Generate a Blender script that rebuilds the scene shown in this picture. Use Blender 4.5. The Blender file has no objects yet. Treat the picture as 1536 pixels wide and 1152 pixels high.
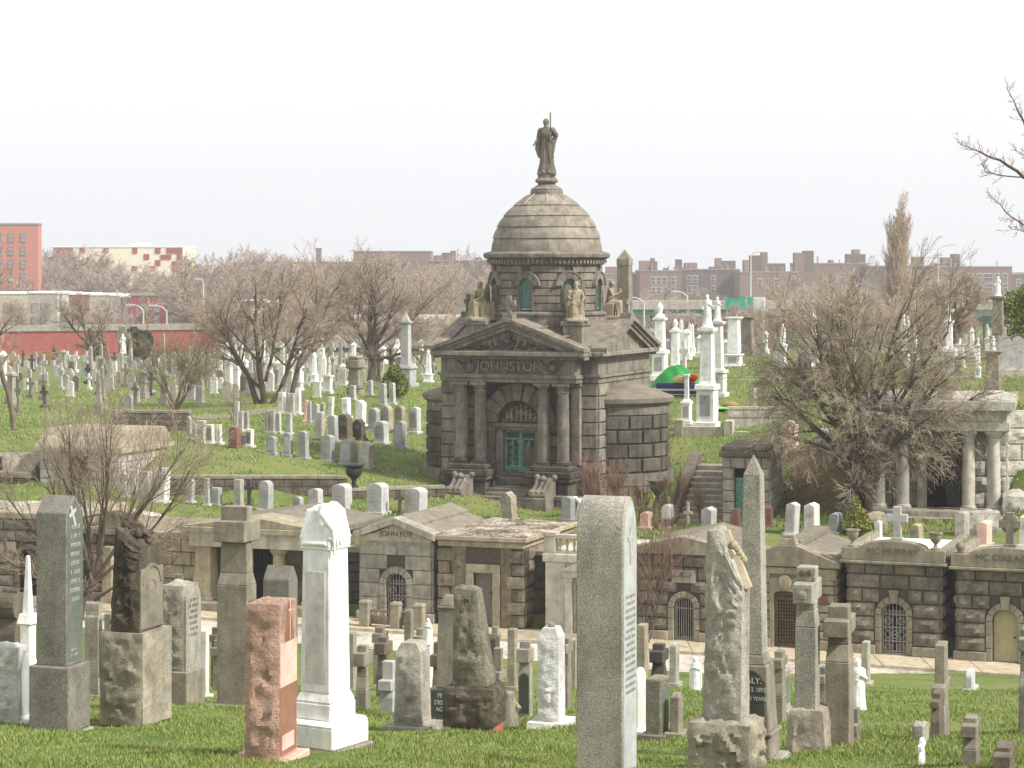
import bpy, bmesh, math, random
import numpy as np
from mathutils import Vector, Matrix, noise as mnoise
SC = bpy.context.scene
COL = SC.collection
R = math.radians
F, CX, HY = 3500.0, 768.0, 400.0       # focal length in photo pixels, principal column, horizon row

# ------------------------------------------------------------------ camera, sky, sun, exposure
cam_d = bpy.data.cameras.new('camera')
cam = bpy.data.objects.new('camera', cam_d); COL.objects.link(cam); SC.camera = cam
cam.location = (0, 0, 0); cam.rotation_euler = (R(90), 0, 0)
cam_d.sensor_width = 36; cam_d.lens = 36 * F / 1536
cam_d.shift_y = (HY - 576) / 1536
cam_d.clip_start = 0.1; cam_d.clip_end = 9000
SUN_EL, SUN_AZ = 44.0, 117.0             # azimuth clockwise from +Y: right and slightly behind the camera
W = bpy.data.worlds.new('World'); SC.world = W; W.use_nodes = True
nt = W.node_tree; nt.nodes.clear()
wo = nt.nodes.new('ShaderNodeOutputWorld'); bg = nt.nodes.new('ShaderNodeBackground')
sky = nt.nodes.new('ShaderNodeTexSky'); sky.sky_type = 'NISHITA'; sky.sun_disc = False
sky.sun_elevation = R(SUN_EL); sky.sun_rotation = R(SUN_AZ); sky.dust_density = 3.0; sky.air_density = 1.0
hs = nt.nodes.new('ShaderNodeHueSaturation'); hs.inputs['Saturation'].default_value = 0.1
mxw = nt.nodes.new('ShaderNodeMixRGB'); mxw.blend_type = 'MIX'; mxw.inputs['Fac'].default_value = 0.8
mxw.inputs['Color2'].default_value = (6.8, 6.9, 7.1, 1)      # thin bright cloud veil
nt.links.new(sky.outputs[0], hs.inputs['Color']); nt.links.new(hs.outputs[0], mxw.inputs['Color1'])
nt.links.new(mxw.outputs[0], bg.inputs[0]); bg.inputs[1].default_value = 0.113
nt.links.new(bg.outputs[0], wo.inputs[0])
sl = bpy.data.lights.new('sun', 'SUN'); sl.energy = 3.7; sl.angle = R(5); sl.color = (1.0, .965, .91)
so = bpy.data.objects.new('sun', sl); COL.objects.link(so)
sd = Vector((math.sin(R(SUN_AZ)) * math.cos(R(SUN_EL)), math.cos(R(SUN_AZ)) * math.cos(R(SUN_EL)), math.sin(R(SUN_EL))))
so.rotation_euler = (-sd).to_track_quat('-Z', 'Y').to_euler()
SC.view_settings.view_transform = 'Standard'; SC.view_settings.look = 'None'
SC.view_settings.exposure = 0.6; SC.view_settings.gamma = 1.0
SC.cycles.max_bounces = 5; SC.cycles.diffuse_bounces = 3

# ------------------------------------------------------------------ small maths
def P(px, py, D): return Vector(((px - CX) * D / F, D, (HY - py) * D / F))
def lin(c):
    return tuple(((v / 255) / 12.92 if v / 255 <= .04045 else ((v / 255 + .055) / 1.055) ** 2.4) for v in c)
def fbm(v, o=4):
    s, a = 0, .5
    v = Vector(v)
    for _ in range(o):
        s += a * mnoise.noise(v); v = v * 2.03; a *= .5
    return s

# ------------------------------------------------------------------ materials
MATS = {}
def mat_new(name):
    m = bpy.data.materials.new(name); m.use_nodes = True
    n = m.node_tree.nodes; l = m.node_tree.links
    MATS[name] = m
    return m, n, l, n['Principled BSDF']
def stone(name, rgb, k=1.0, vary=.22, speck=0., streak=.25, bump=.35, bscale=14, rough=.88, dark=.45, island=0., warm=0.0, bdist=.02):
    m, n, l, b = mat_new(name)
    c = Vector(lin(rgb)) * k
    tc = n.new('ShaderNodeTexCoord'); oi = n.new('ShaderNodeObjectInfo')
    ad = n.new('ShaderNodeVectorMath'); ad.operation = 'MULTIPLY_ADD'
    cmb = n.new('ShaderNodeCombineXYZ')
    for i in range(3): l.new(oi.outputs['Random'], cmb.inputs[i])
    l.new(cmb.outputs[0], ad.inputs[0]); ad.inputs[1].default_value = (37, 53, 71); l.new(tc.outputs['Object'], ad.inputs[2])
    co = ad.outputs[0]
    def noi(sc, det=5, vec=co, rg=.55):
        t = n.new('ShaderNodeTexNoise'); t.inputs['Scale'].default_value = sc; t.inputs['Detail'].default_value = det
        t.inputs['Roughness'].default_value = rg; l.new(vec, t.inputs['Vector']); return t.outputs['Fac']
    def rng(src, a, b_, lo, hi):
        r = n.new('ShaderNodeMapRange'); r.inputs['From Min'].default_value = a; r.inputs['From Max'].default_value = b_
        r.inputs['To Min'].default_value = lo; r.inputs['To Max'].default_value = hi; l.new(src, r.inputs['Value']); return r.outputs[0]
    def mul(a, b_):
        q = n.new('ShaderNodeMath'); q.operation = 'MULTIPLY'
        l.new(a, q.inputs[0])
        if isinstance(b_, float): q.inputs[1].default_value = b_
        else: l.new(b_, q.inputs[1])
        return q.outputs[0]
    v = rng(noi(1.7, 6), .3, .7, 1 - vary, 1 + vary)
    v = mul(v, rng(noi(9, 6, rg=.7), .3, .7, 1 - vary * .6, 1 + vary * .6))
    v = mul(v, rng(oi.outputs['Random'], 0, 1, .88, 1.1))
    if speck: v = mul(v, rng(noi(48, 2, rg=.8), .35, .65, 1 - speck, 1 + speck))
    if streak:
        mp = n.new('ShaderNodeMapping'); mp.inputs['Scale'].default_value = (5, 5, .5); l.new(co, mp.inputs['Vector'])
        v = mul(v, rng(noi(1.0, 5, mp.outputs[0], .6), .42, .72, 1, 1 - streak))
    if island:
        ge = n.new('ShaderNodeNewGeometry'); v = mul(v, rng(ge.outputs['Random Per Island'], 0, 1, 1 - island, 1 + island))
    mx = n.new('ShaderNodeMixRGB'); mx.blend_type = 'MULTIPLY'; mx.inputs['Fac'].default_value = 1
    cm = n.new('ShaderNodeMixRGB'); cm.blend_type = 'MIX'
    cm.inputs['Color1'].default_value = (*c, 1)
    w = c * 1.0; cm.inputs['Color2'].default_value = (w[0] * .74, w[1] * .75, w[2] * .74, 1)
    l.new(rng(noi(3.1, 7, rg=.7), .45, .65, 0, 1), cm.inputs['Fac'])
    l.new(cm.outputs[0], mx.inputs['Color1']); l.new(v, mx.inputs['Color2'])
    l.new(mx.outputs[0], b.inputs['Base Color']); b.inputs['Roughness'].default_value = rough
    b.inputs['Specular IOR Level'].default_value = .25
    if bump:
        bp = n.new('ShaderNodeBump'); bp.inputs['Strength'].default_value = min(1, bump * 1.8); bp.inputs['Distance'].default_value = bdist * 2
        l.new(noi(bscale, 8, rg=.72), bp.inputs['Height']); l.new(bp.outputs[0], b.inputs['Normal'])
    return m
def plain(name, rgb, k=1.0, rough=.8, metal=0., vary=.12, scale=6, spec=.3):
    m, n, l, b = mat_new(name)
    c = Vector(lin(rgb)) * k
    tc = n.new('ShaderNodeTexCoord'); t = n.new('ShaderNodeTexNoise'); t.inputs['Scale'].default_value = scale; t.inputs['Detail'].default_value = 6
    l.new(tc.outputs['Object'], t.inputs['Vector'])
    r = n.new('ShaderNodeMapRange'); r.inputs['From Min'].default_value = .3; r.inputs['From Max'].default_value = .7
    r.inputs['To Min'].default_value = 1 - vary; r.inputs['To Max'].default_value = 1 + vary; l.new(t.outputs['Fac'], r.inputs['Value'])
    mx = n.new('ShaderNodeMixRGB'); mx.blend_type = 'MULTIPLY'; mx.inputs['Fac'].default_value = 1; mx.inputs['Color1'].default_value = (*c, 1)
    l.new(r.outputs[0], mx.inputs['Color2']); l.new(mx.outputs[0], b.inputs['Base Color'])
    b.inputs['Roughness'].default_value = rough; b.inputs['Metallic'].default_value = metal; b.inputs['Specular IOR Level'].default_value = spec
    return m
def foliage(name, rgb, k=1.0, vary=.5, trans=0.0):
    """leaf / blade / twig colour: every loose blade or twig (mesh island) gets its own tone"""
    m, n, l, b = mat_new(name)
    c = Vector(lin(rgb)) * k
    ge = n.new('ShaderNodeNewGeometry'); rp = n.new('ShaderNodeValToRGB')
    rp.color_ramp.elements[0].color = (*(c * (1 - vary)), 1); rp.color_ramp.elements[1].color = (*(c * (1 + vary)), 1)
    l.new(ge.outputs['Random Per Island'], rp.inputs[0]); l.new(rp.outputs[0], b.inputs['Base Color'])
    b.inputs['Roughness'].default_value = .8; b.inputs['Specular IOR Level'].default_value = .15
    return m
def ramp_ground(name, stops, scales, bump=.4, bscale=20, rough=.95, bdist=.04):
    """large ground sheets: world-space noise mixed over several scales picks along a colour ramp"""
    m, n, l, b = mat_new(name)
    g = n.new('ShaderNodeNewGeometry'); acc = None
    for sc, wgt in scales:
        t = n.new('ShaderNodeTexNoise'); t.inputs['Scale'].default_value = sc; t.inputs['Detail'].default_value = 6; t.inputs['Roughness'].default_value = .6
        l.new(g.outputs['Position'], t.inputs['Vector'])
        q = n.new('ShaderNodeMath'); q.operation = 'MULTIPLY_ADD'; q.inputs[1].default_value = wgt
        l.new(t.outputs['Fac'], q.inputs[0])
        if acc is None: q.inputs[2].default_value = 0
        else: l.new(acc, q.inputs[2])
        acc = q.outputs[0]
    rp = n.new('ShaderNodeValToRGB'); e = rp.color_ramp.elements
    while len(e) < len(stops): e.new(.5)
    for i, (p, c) in enumerate(stops): e[i].position = p; e[i].color = (*lin(c), 1)
    l.new(acc, rp.inputs[0]); l.new(rp.outputs[0], b.inputs['Base Color'])
    b.inputs['Roughness'].default_value = rough; b.inputs['Specular IOR Level'].default_value = .1
    t = n.new('ShaderNodeTexNoise'); t.inputs['Scale'].default_value = bscale; t.inputs['Detail'].default_value = 6
    l.new(g.outputs['Position'], t.inputs['Vector'])
    bp = n.new('ShaderNodeBump'); bp.inputs['Strength'].default_value = bump; bp.inputs['Distance'].default_value = bdist
    l.new(t.outputs['Fac'], bp.inputs['Height']); l.new(bp.outputs[0], b.inputs['Normal'])
    return m

M = dict(
 grass=ramp_ground('grass_ground', [(.36, (68, 86, 42)), (.45, (90, 106, 54)), (.53, (110, 120, 67)), (.60, (122, 117, 76)), (.68, (140, 126, 98))], [(.16, .34), (.75, .33), (5, .33)]),
 road=ramp_ground('road_pale_asphalt', [(.38, (128, 122, 112)), (.46, (172, 165, 152)), (.6, (198, 191, 178))], [(.35, .5), (4, .5)], bump=.2),
 kerb=stone('kerb_concrete', (186, 172, 146), vary=.15, bump=.2),
 far_ground=ramp_ground('city_ground', [(.3, (110, 104, 92)), (.6, (140, 130, 112))], [(.02, .5), (.2, .5)], bump=.1),
 maus=stone('weathered_brown_granite', (132, 124, 112), vary=.3, speck=.12, streak=.45, island=.22, bump=.3),
 maus_dark=stone('shaded_brown_granite', (96, 90, 80), vary=.34, speck=.08, streak=.5, island=.2, bump=.4),  # darker copy of the granite; shade of the left side put into its colour
 maus_plain=stone('dressed_brown_granite', (132, 124, 112), vary=.34, speck=.12, streak=.45, bump=.25),
 dome=stone('dome_stone', (144, 135, 121), vary=.26, speck=.08, streak=.35, island=.07, bump=.2),
 roofstone=stone('roof_slab_stone', (128, 120, 106), vary=.18, streak=.1, bump=.2),
 statue=stone('statue_stone', (112, 105, 94), vary=.3, streak=.35, bump=.25),
 statue_tan=stone('tan_statue_stone', (158, 147, 122), vary=.25, streak=.35, bump=.25),
 marble=stone('white_marble', (250, 248, 243), k=.95, vary=.09, streak=.2, bump=.12, rough=.6),
 marble_old=stone('old_white_marble', (222, 218, 208), vary=.1, streak=.22, bump=.2),
 slabgrey=stone('grey_marble_slab', (182, 180, 176), vary=.12, streak=.2, bump=.15),
 slabblue=stone('bluish_grey_granite', (156, 155, 152), vary=.12, speck=.1, streak=.15, bump=.15),
 gran=stone('grey_granite', (158, 153, 140), vary=.16, speck=.34, streak=.2, bump=.2, bscale=40),
 gran_dark=stone('dark_grey_granite', (124, 121, 110), vary=.16, speck=.36, streak=.2, bump=.2, bscale=40),
 gran_rock=stone('rock_faced_granite', (160, 153, 138), vary=.25, speck=.2, streak=.2, bump=.6, bscale=18),
 polish_green=stone('polished_green_granite', (108, 114, 104), vary=.08, speck=.15, streak=.1, bump=0, rough=.35),
 polish_dark=stone('polished_dark_granite', (78, 78, 74), vary=.08, speck=.12, streak=.1, bump=0, rough=.35),
 polish_grey=stone('polished_grey_granite', (176, 178, 176), vary=.08, speck=.1, streak=.1, bump=0, rough=.4),
 rock_dark=stone('blackened_rock', (112, 102, 86), vary=.45, streak=.4, bump=.7, bscale=10, bdist=.05),
 rock_tan=stone('tan_rock', (160, 151, 133), vary=.3, speck=.12, streak=.25, bump=.5, bscale=12),
 rock_grey=stone('grey_rock', (190, 184, 170), vary=.25, speck=.12, streak=.2, bump=.6, bscale=12, bdist=.04),
 rock_white=stone('white_rock', (236, 234, 228), vary=.2, speck=.08, streak=.15, bump=.6, bscale=12, bdist=.04),
 rock_green=stone('greenish_grey_rock', (142, 136, 118), vary=.3, speck=.2, streak=.25, bump=.6, bscale=14, bdist=.04),
 pink=stone('pink_rock_granite', (200, 164, 144), vary=.3, speck=.2, streak=.05, bump=.7, bscale=14, bdist=.04),
 pink_pol=stone('polished_pink_granite', (142, 100, 80), vary=.06, speck=.1, streak=.0, bump=0, rough=.35),
 pink_pale=stone('frosted_pink_granite', (216, 180, 164), vary=.06, speck=.08, streak=.0, bump=.1, rough=.7),
 brownst=stone('brown_grey_stone', (140, 132, 116), vary=.22, speck=.15, streak=.3, bump=.25),
 brownst_dark=stone('dark_brown_stone', (112, 102, 88), vary=.25, speck=.12, streak=.3, bump=.3),
 stone_black=stone('dark_weathered_stone', (84, 80, 74), vary=.25, streak=.2, bump=.3),
 tanst=stone('tan_sandstone', (172, 161, 136), vary=.18, streak=.35, bump=.25, island=.12),
 v_grey=stone('vault_grey_stone', (160, 154, 140), vary=.2, speck=.1, streak=.35, bump=.4, island=.1),
 v_brown=stone('vault_brown_rock', (146, 135, 114), vary=.35, speck=.15, streak=.4, bump=.7, bdist=.04, island=.14),
 v_rock=stone('vault_rock_faced', (138, 130, 115), vary=.35, speck=.12, streak=.4, bump=.7, bdist=.04, island=.16),
 v_white=stone('vault_pale_stone', (196, 190, 176), vary=.12, streak=.3, bump=.2),
 v_tan=stone('vault_tan_stone', (156, 145, 124), vary=.2, streak=.3, bump=.3, island=.12),
 v_trim=stone('vault_dressed_trim', (148, 139, 121), vary=.18, streak=.35, bump=.2),
 redbrickst=stone('red_sandstone', (136, 94, 80), vary=.2, streak=.2, bump=.3),
 concrete=stone('old_concrete', (188, 180, 164), vary=.15, streak=.3, bump=.25),
 mortar=plain('dark_joint', (84, 77, 67), vary=.2),
 dark=plain('interior_shade_black', (30, 28, 26), vary=.1),  # near-black paint for sheets that stand in for unlit interiors
 leaves_gravel=ramp_ground('leaf_litter_gravel', [(.42, (88, 76, 60)), (.5, (132, 120, 104)), (.6, (188, 180, 166))], [(1.2, .5), (7, .5)], bump=.6),
 bronze=plain('green_patina_bronze', (100, 142, 126), vary=.4, scale=9, rough=.7),
 glass=plain('dark_window_glass', (70, 88, 90), rough=.15, spec=.6),
 iron=plain('dark_iron', (48, 46, 44), vary=.2, rough=.6),
 iron_pale=plain('pale_painted_iron', (150, 146, 140), vary=.2, rough=.5),
 iron_brown=plain('rusty_brown_iron', (116, 98, 76), vary=.25, rough=.7),
 door_tan=plain('tan_metal_door', (166, 156, 124), vary=.1, rough=.6),
 door_grey=plain('grey_metal_door', (112, 108, 96), vary=.15, rough=.6),
 bark=stone('bark', (124, 108, 92), vary=.3, streak=.3, bump=.6, bscale=25),
 bark_dark=stone('dark_bark', (104, 89, 77), vary=.3, streak=.3, bump=.6, bscale=25),
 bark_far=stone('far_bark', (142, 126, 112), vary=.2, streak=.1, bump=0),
 twig=foliage('twig_grey_brown', (158, 142, 125), vary=.35),
 twig_red=foliage('twig_red_brown', (146, 116, 100), vary=.3),
 twig_pale=foliage('twig_pale_tan', (164, 150, 130), vary=.4),
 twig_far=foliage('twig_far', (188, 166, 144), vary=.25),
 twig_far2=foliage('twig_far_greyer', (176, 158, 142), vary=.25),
 twig_olive=foliage('twig_olive', (136, 124, 92), vary=.35),
 ever=foliage('dark_evergreen_leaf', (52, 62, 44), vary=.5),
 ever_y=foliage('yellow_green_leaf', (104, 116, 34), vary=.5),
 holly=foliage('variegated_leaf', (130, 134, 62), vary=.6),
 blade=foliage('grass_blade', (120, 136, 72), vary=.4),
 blade_dry=foliage('grass_blade_dry', (146, 146, 90), vary=.3),
 tarp=plain('green_tarpaulin', (34, 128, 52), vary=.15, scale=3, rough=.6),
 navy=plain('navy_cloth', (40, 50, 84), rough=.7),
 flower_red=foliage('red_petals', (206, 34, 44), vary=.4),
 flower_pale=foliage('pale_petals', (236, 206, 150), vary=.3),
 letter_pale=plain('pale_cut_letters', (176, 178, 168), vary=.2, scale=30),
 letter_faint=plain('faint_cut_letters', (164, 163, 156), vary=.3, scale=20),
 letter_dark=plain('dark_cut_letters', (104, 97, 82), vary=.2, scale=30),
 brick_sal=stone('salmon_brick', (200, 134, 116), vary=.05, streak=.05, bump=0),
 brick_red=stone('red_brick', (164, 84, 74), vary=.08, streak=.1, bump=0),
 brick_brown=stone('brown_brick', (142, 114, 102), vary=.08, streak=.1, bump=0),
 brick_dk=stone('dark_brown_brick', (114, 97, 88), vary=.08, streak=.1, bump=0),
 cream=stone('cream_cladding', (250, 240, 216), vary=.03, streak=.05, bump=0),
 render_tan=stone('tan_render', (190, 176, 158), vary=.06, streak=.1, bump=0),
 render_grey=stone('grey_render', (170, 160, 150), vary=.06, streak=.1, bump=0),
 render_white=stone('white_render', (226, 222, 216), vary=.05, streak=.1, bump=0),
 wall_red=stone('red_painted_wall', (178, 98, 90), vary=.08, streak=.12, bump=0),
 roof_white=plain('white_roof', (236, 236, 236)),
 roof_grey=plain('grey_roof', (140, 138, 138)),
 win=plain('far_window', (96, 92, 98), rough=.3, spec=.5),
 win_light=plain('pale_window_frame', (226, 222, 214)),
 steel_green=plain('green_steel', (106, 150, 128)),
 sign_green=plain('green_sign', (30, 140, 112)),
 steel=plain('galvanised_steel', (190, 190, 188), rough=.5),
 fence_dark=plain('dark_fence_mesh', (66, 66, 74), vary=.25, scale=1),
 car_white=plain('white_car_paint', (232, 232, 232), rough=.3, spec=.5), car_grey=plain('grey_car_paint', (96, 98, 104), rough=.3, spec=.5),
 car_red=plain('red_car_paint', (140, 40, 40), rough=.3, spec=.5), tyre=plain('black_rubber', (28, 28, 28)),
 dirt=ramp_ground('bare_earth', [(.3, (120, 92, 64)), (.7, (190, 150, 100))], [(.6, .5), (4, .5)], bump=.6),
 leaf_bank=ramp_ground('dead_leaf_bank', [(.38, (70, 56, 40)), (.5, (104, 84, 60)), (.6, (96, 98, 52))], [(.5, .5), (5, .5)], bump=.8),
 mat_green=plain('pale_green_mat', (130, 196, 112)),
 brick_found=plain('red_brick_foundation', (160, 96, 72), vary=.35, scale=12),
)
# ------------------------------------------------------------------ mesh builders
class MB:
    def __init__(s): s.v = []; s.f = []
    def add(s, vs, fs):
        o = len(s.v); s.v += [tuple(p) for p in vs]; s.f += [tuple(i + o for i in f) for f in fs]; return s
    def box(s, x0, x1, y0, y1, z0, z1, top=(1, 1), off=(0, 0)):
        cx, cy = (x0 + x1) / 2, (y0 + y1) / 2
        vs = [(x0, y0, z0), (x1, y0, z0), (x1, y1, z0), (x0, y1, z0)]
        vs += [(cx + (x - cx) * top[0] + off[0], cy + (y - cy) * top[1] + off[1], z1) for x, y, _ in vs[:4]]
        return s.add(vs, [(3, 2, 1, 0), (4, 5, 6, 7), (0, 1, 5, 4), (1, 2, 6, 5), (2, 3, 7, 6), (3, 0, 4, 7)])
    def cbox(s, w, d, z0, z1, top=(1, 1), c=(0, 0), off=(0, 0)):
        return s.box(c[0] - w / 2, c[0] + w / 2, c[1] - d / 2, c[1] + d / 2, z0, z1, top, off)
    def prism(s, poly, axis, a, b):
        if axis == 'x': g = lambda p, t: (t, p[0], p[1])
        elif axis == 'y': g = lambda p, t: (p[0], t, p[1])
        else: g = lambda p, t: (p[0], p[1], t)
        n = len(poly); vs = [g(p, a) for p in poly] + [g(p, b) for p in poly]
        return s.add(vs, [tuple(range(n))[::-1], tuple(range(n, 2 * n))] + [(i, (i + 1) % n, n + (i + 1) % n, n + i) for i in range(n)])
    def lathe(s, prof, n=24, c=(0, 0, 0), a0=0, a1=2 * math.pi, sx=1, sy=1):
        full = abs(a1 - a0 - 2 * math.pi) < 1e-6; m = n if full else n + 1
        vs = []
        for r, z in prof:
            for i in range(m):
                a = a0 + (a1 - a0) * i / n
                vs.append((c[0] + r * math.cos(a) * sx, c[1] + r * math.sin(a) * sy, c[2] + z))
        fs = []
        for j in range(len(prof) - 1):
            for i in range(n):
                k = (i + 1) % m
                fs.append((j * m + i, j * m + k, (j + 1) * m + k, (j + 1) * m + i))
        if full:
            if prof[0][0] > 1e-4: fs.append(tuple(range(m))[::-1])
            if prof[-1][0] > 1e-4: fs.append(tuple((len(prof) - 1) * m + i for i in range(m)))
        return s.add(vs, fs)
    def tube(s, pts, rads, n=8):
        pts = [Vector(p) for p in pts]; vs = []; fs = []
        for i, p in enumerate(pts):
            t = (pts[min(i + 1, len(pts) - 1)] - pts[max(i - 1, 0)]).normalized()
            a = t.cross(Vector((0, 0, 1)) if abs(t.z) < .9 else Vector((1, 0, 0))).normalized(); b = t.cross(a)
            r = rads[i] if hasattr(rads, '__len__') else rads
            for k in range(n):
                q = 2 * math.pi * k / n; vs.append(p + (a * math.cos(q) + b * math.sin(q)) * r)
        for i in range(len(pts) - 1):
            for k in range(n):
                fs.append((i * n + k, i * n + (k + 1) % n, (i + 1) * n + (k + 1) % n, (i + 1) * n + k))
        fs.append(tuple(range(n))[::-1]); fs.append(tuple((len(pts) - 1) * n + k for k in range(n)))
        return s.add(vs, fs)
    def ball(s, c, r, sx=1, sy=1, sz=1, n=14):
        return s.lathe([(max(1e-5, r * math.sin(math.pi * i / n)), -r * sz * math.cos(math.pi * i / n)) for i in range(n + 1)], n, c, sx=sx, sy=sy)
    def merge(s, o, mtx=None):
        return s.add([(mtx @ Vector(p)) if mtx else p for p in o.v], o.f)
    def xf(s, mtx): s.v = [tuple(mtx @ Vector(p)) for p in s.v]; return s
    def mesh(s, name, mat, bevel=0, smooth=False):
        me = bpy.data.meshes.new(name); me.from_pydata(s.v, [], s.f)
        bm = bmesh.new(); bm.from_mesh(me)
        bmesh.ops.recalc_face_normals(bm, faces=bm.faces)
        if bevel:
            es = [e for e in bm.edges if len(e.link_faces) == 2 and e.calc_face_angle(0) > .6 and e.calc_length() > bevel * 2.5]
            bmesh.ops.bevel(bm, geom=es, offset=bevel, segments=1, affect='EDGES', clamp_overlap=True)
        if smooth:
            for f in bm.faces: f.smooth = True
        bm.to_mesh(me); bm.free()
        if smooth and smooth != 1:
            try: me.set_sharp_from_angle(angle=R(smooth))
            except Exception: pass
        me.materials.append(mat); return me
    def build(s, name, mat, parent=None, bevel=0, smooth=False, loc=None, rz=0):
        return link(name, s.mesh(name, mat, bevel, smooth), parent, loc, rz)
def link(name, me, parent=None, loc=None, rz=0):
    o = bpy.data.objects.new(name, me); COL.objects.link(o)
    if parent: o.parent = parent
    if loc is not None: o.location = loc
    if rz: o.rotation_euler = (0, 0, rz)
    return o
def tag(o, label, cat, group=None):
    o['label'] = label; o['category'] = cat
    if group: o['group'] = group
    return o
def thing(name, label, cat, loc=(0, 0, 0), rz=0, group=None):
    o = bpy.data.objects.new(name, None); COL.objects.link(o); o.empty_display_size = .3
    o.location = loc; o.rotation_euler = (0, 0, rz)
    return tag(o, label, cat, group)
KIDS = {}
def kids(o):
    return [c for c in bpy.data.objects if c.parent is o]
def dup(root, loc, rz, label, group=None, cat=None, scale=1):
    r = root.copy(); COL.objects.link(r); r.location = loc; r.rotation_euler = (random.gauss(0, .025), random.gauss(0, .025), rz)
    r.scale = (scale,) * 3 if not hasattr(scale, '__len__') else scale
    r['label'] = label
    if group: r['group'] = group
    key = root.name
    if key not in KIDS: KIDS[key] = [(c, kids(c)) for c in kids(root)]
    for ch, gs in KIDS[key]:
        c = ch.copy(); COL.objects.link(c); c.parent = r
        for g in gs:
            d = g.copy(); COL.objects.link(d); d.parent = c
    return r
def struct(o, kind='structure'): o['kind'] = kind; return o

def grid_faces(nx, ny, o=0):
    return [(o + j * (nx + 1) + i, o + j * (nx + 1) + i + 1, o + (j + 1) * (nx + 1) + i + 1, o + (j + 1) * (nx + 1) + i) for j in range(ny) for i in range(nx)]
def chips(p, cell=.13, sl=.5):
    """split-stone relief: each Voronoi cell is a randomly tilted flat chip"""
    q = Vector(p) / cell + mnoise.noise_vector(Vector(p) * 5) * .35
    _, pts = mnoise.voronoi(q)
    c = pts[0]; g = mnoise.cell_vector(c * 7.7) ; h = mnoise.cell(c * 3.3 + Vector((5, 1, 9)))
    return (h * .5 + (q - c).dot(g - Vector((.5, .5, .5)) * 0) * sl)
def rough(mb, x0, x1, y0, y1, z0, z1, seg=.08, amp=.03, seed=0., smooth='', taper=(1, 1), fn=None, fr=3.0):
    """rock-faced block: every face a grid pushed out by noise, sunk to straight arrises at its edges.
       smooth lists faces left flat, e.g. 'X' = +x, 'x' = -x, 'Y', 'y', 'Z', 'z'"""
    sx, sy, sz = x1 - x0, y1 - y0, z1 - z0
    n = [max(2, min(40, int(round(s / seg)))) for s in (sx, sy, sz)]
    so_ = Vector((seed * 7.31, seed * 3.77, seed * 5.13))
    for ax, sg in ((0, -1), (0, 1), (1, -1), (1, 1), (2, -1), (2, 1)):
        a, b = [i for i in range(3) if i != ax]
        flat = 'xyz'[ax] if sg < 0 else 'XYZ'[ax]
        vs = []
        for j in range(n[b] + 1):
            for i in range(n[a] + 1):
                q = [0, 0, 0]; q[ax] = 0 if sg < 0 else 1; q[a] = i / n[a]; q[b] = j / n[b]
                p = Vector((x0 + q[0] * sx, y0 + q[1] * sy, z0 + q[2] * sz))
                k = p + so_
                if flat not in smooth:
                    e = min(q[a], 1 - q[a]) * (sx, sy, sz)[a]; e2 = min(q[b], 1 - q[b]) * (sx, sy, sz)[b]
                    fade = min(1, e / (seg * 1.6 + amp)) * min(1, e2 / (seg * 1.6 + amp))
                    h = 1.25 * amp * fade * (.6 + .55 * fbm(k * fr, 4) + .8 * chips(k, max(.08, seg * 2.4)) + .6 * chips(k * .45 + Vector((3, 1, 7)), max(.08, seg * 2.4)))
                    dv = Vector((0, 0, 0)); dv[ax] = sg * h; p = p + dv
                # ragged arrises, same on both faces of an edge
                jt = mnoise.noise_vector(k * 4.1) * amp * .35
                if any((c in smooth) for c in flat): jt[ax] = 0
                elif True:
                    for c, on in (('x', q[0] == 0), ('X', q[0] == 1), ('y', q[1] == 0), ('Y', q[1] == 1), ('z', q[2] == 0), ('Z', q[2] == 1)):
                        if on and c in smooth: jt['xyz'.index(c.lower())] = 0
                p = p + jt
                if taper != (1, 1):
                    t = q[2]; cx, cy = (x0 + x1) / 2, (y0 + y1) / 2
                    p.x = cx + (p.x - cx) * (1 + (taper[0] - 1) * t); p.y = cy + (p.y - cy) * (1 + (taper[1] - 1) * t)
                if fn: p = Vector(fn(p.x, p.y, p.z))
                vs.append(p)
        mb.add(vs, grid_faces(n[a], n[b]))
    return mb
def flatmap(O, U, N):
    O, U, N = Vector(O), Vector(U), Vector(N)
    return lambda s, z, d: O + U * s + N * d + Vector((0, 0, z))
def cylmap(c, r):
    return lambda s, z, d: Vector((c[0] + (r + d) * math.sin(s / r), c[1] - (r + d) * math.cos(s / r), z))
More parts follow.
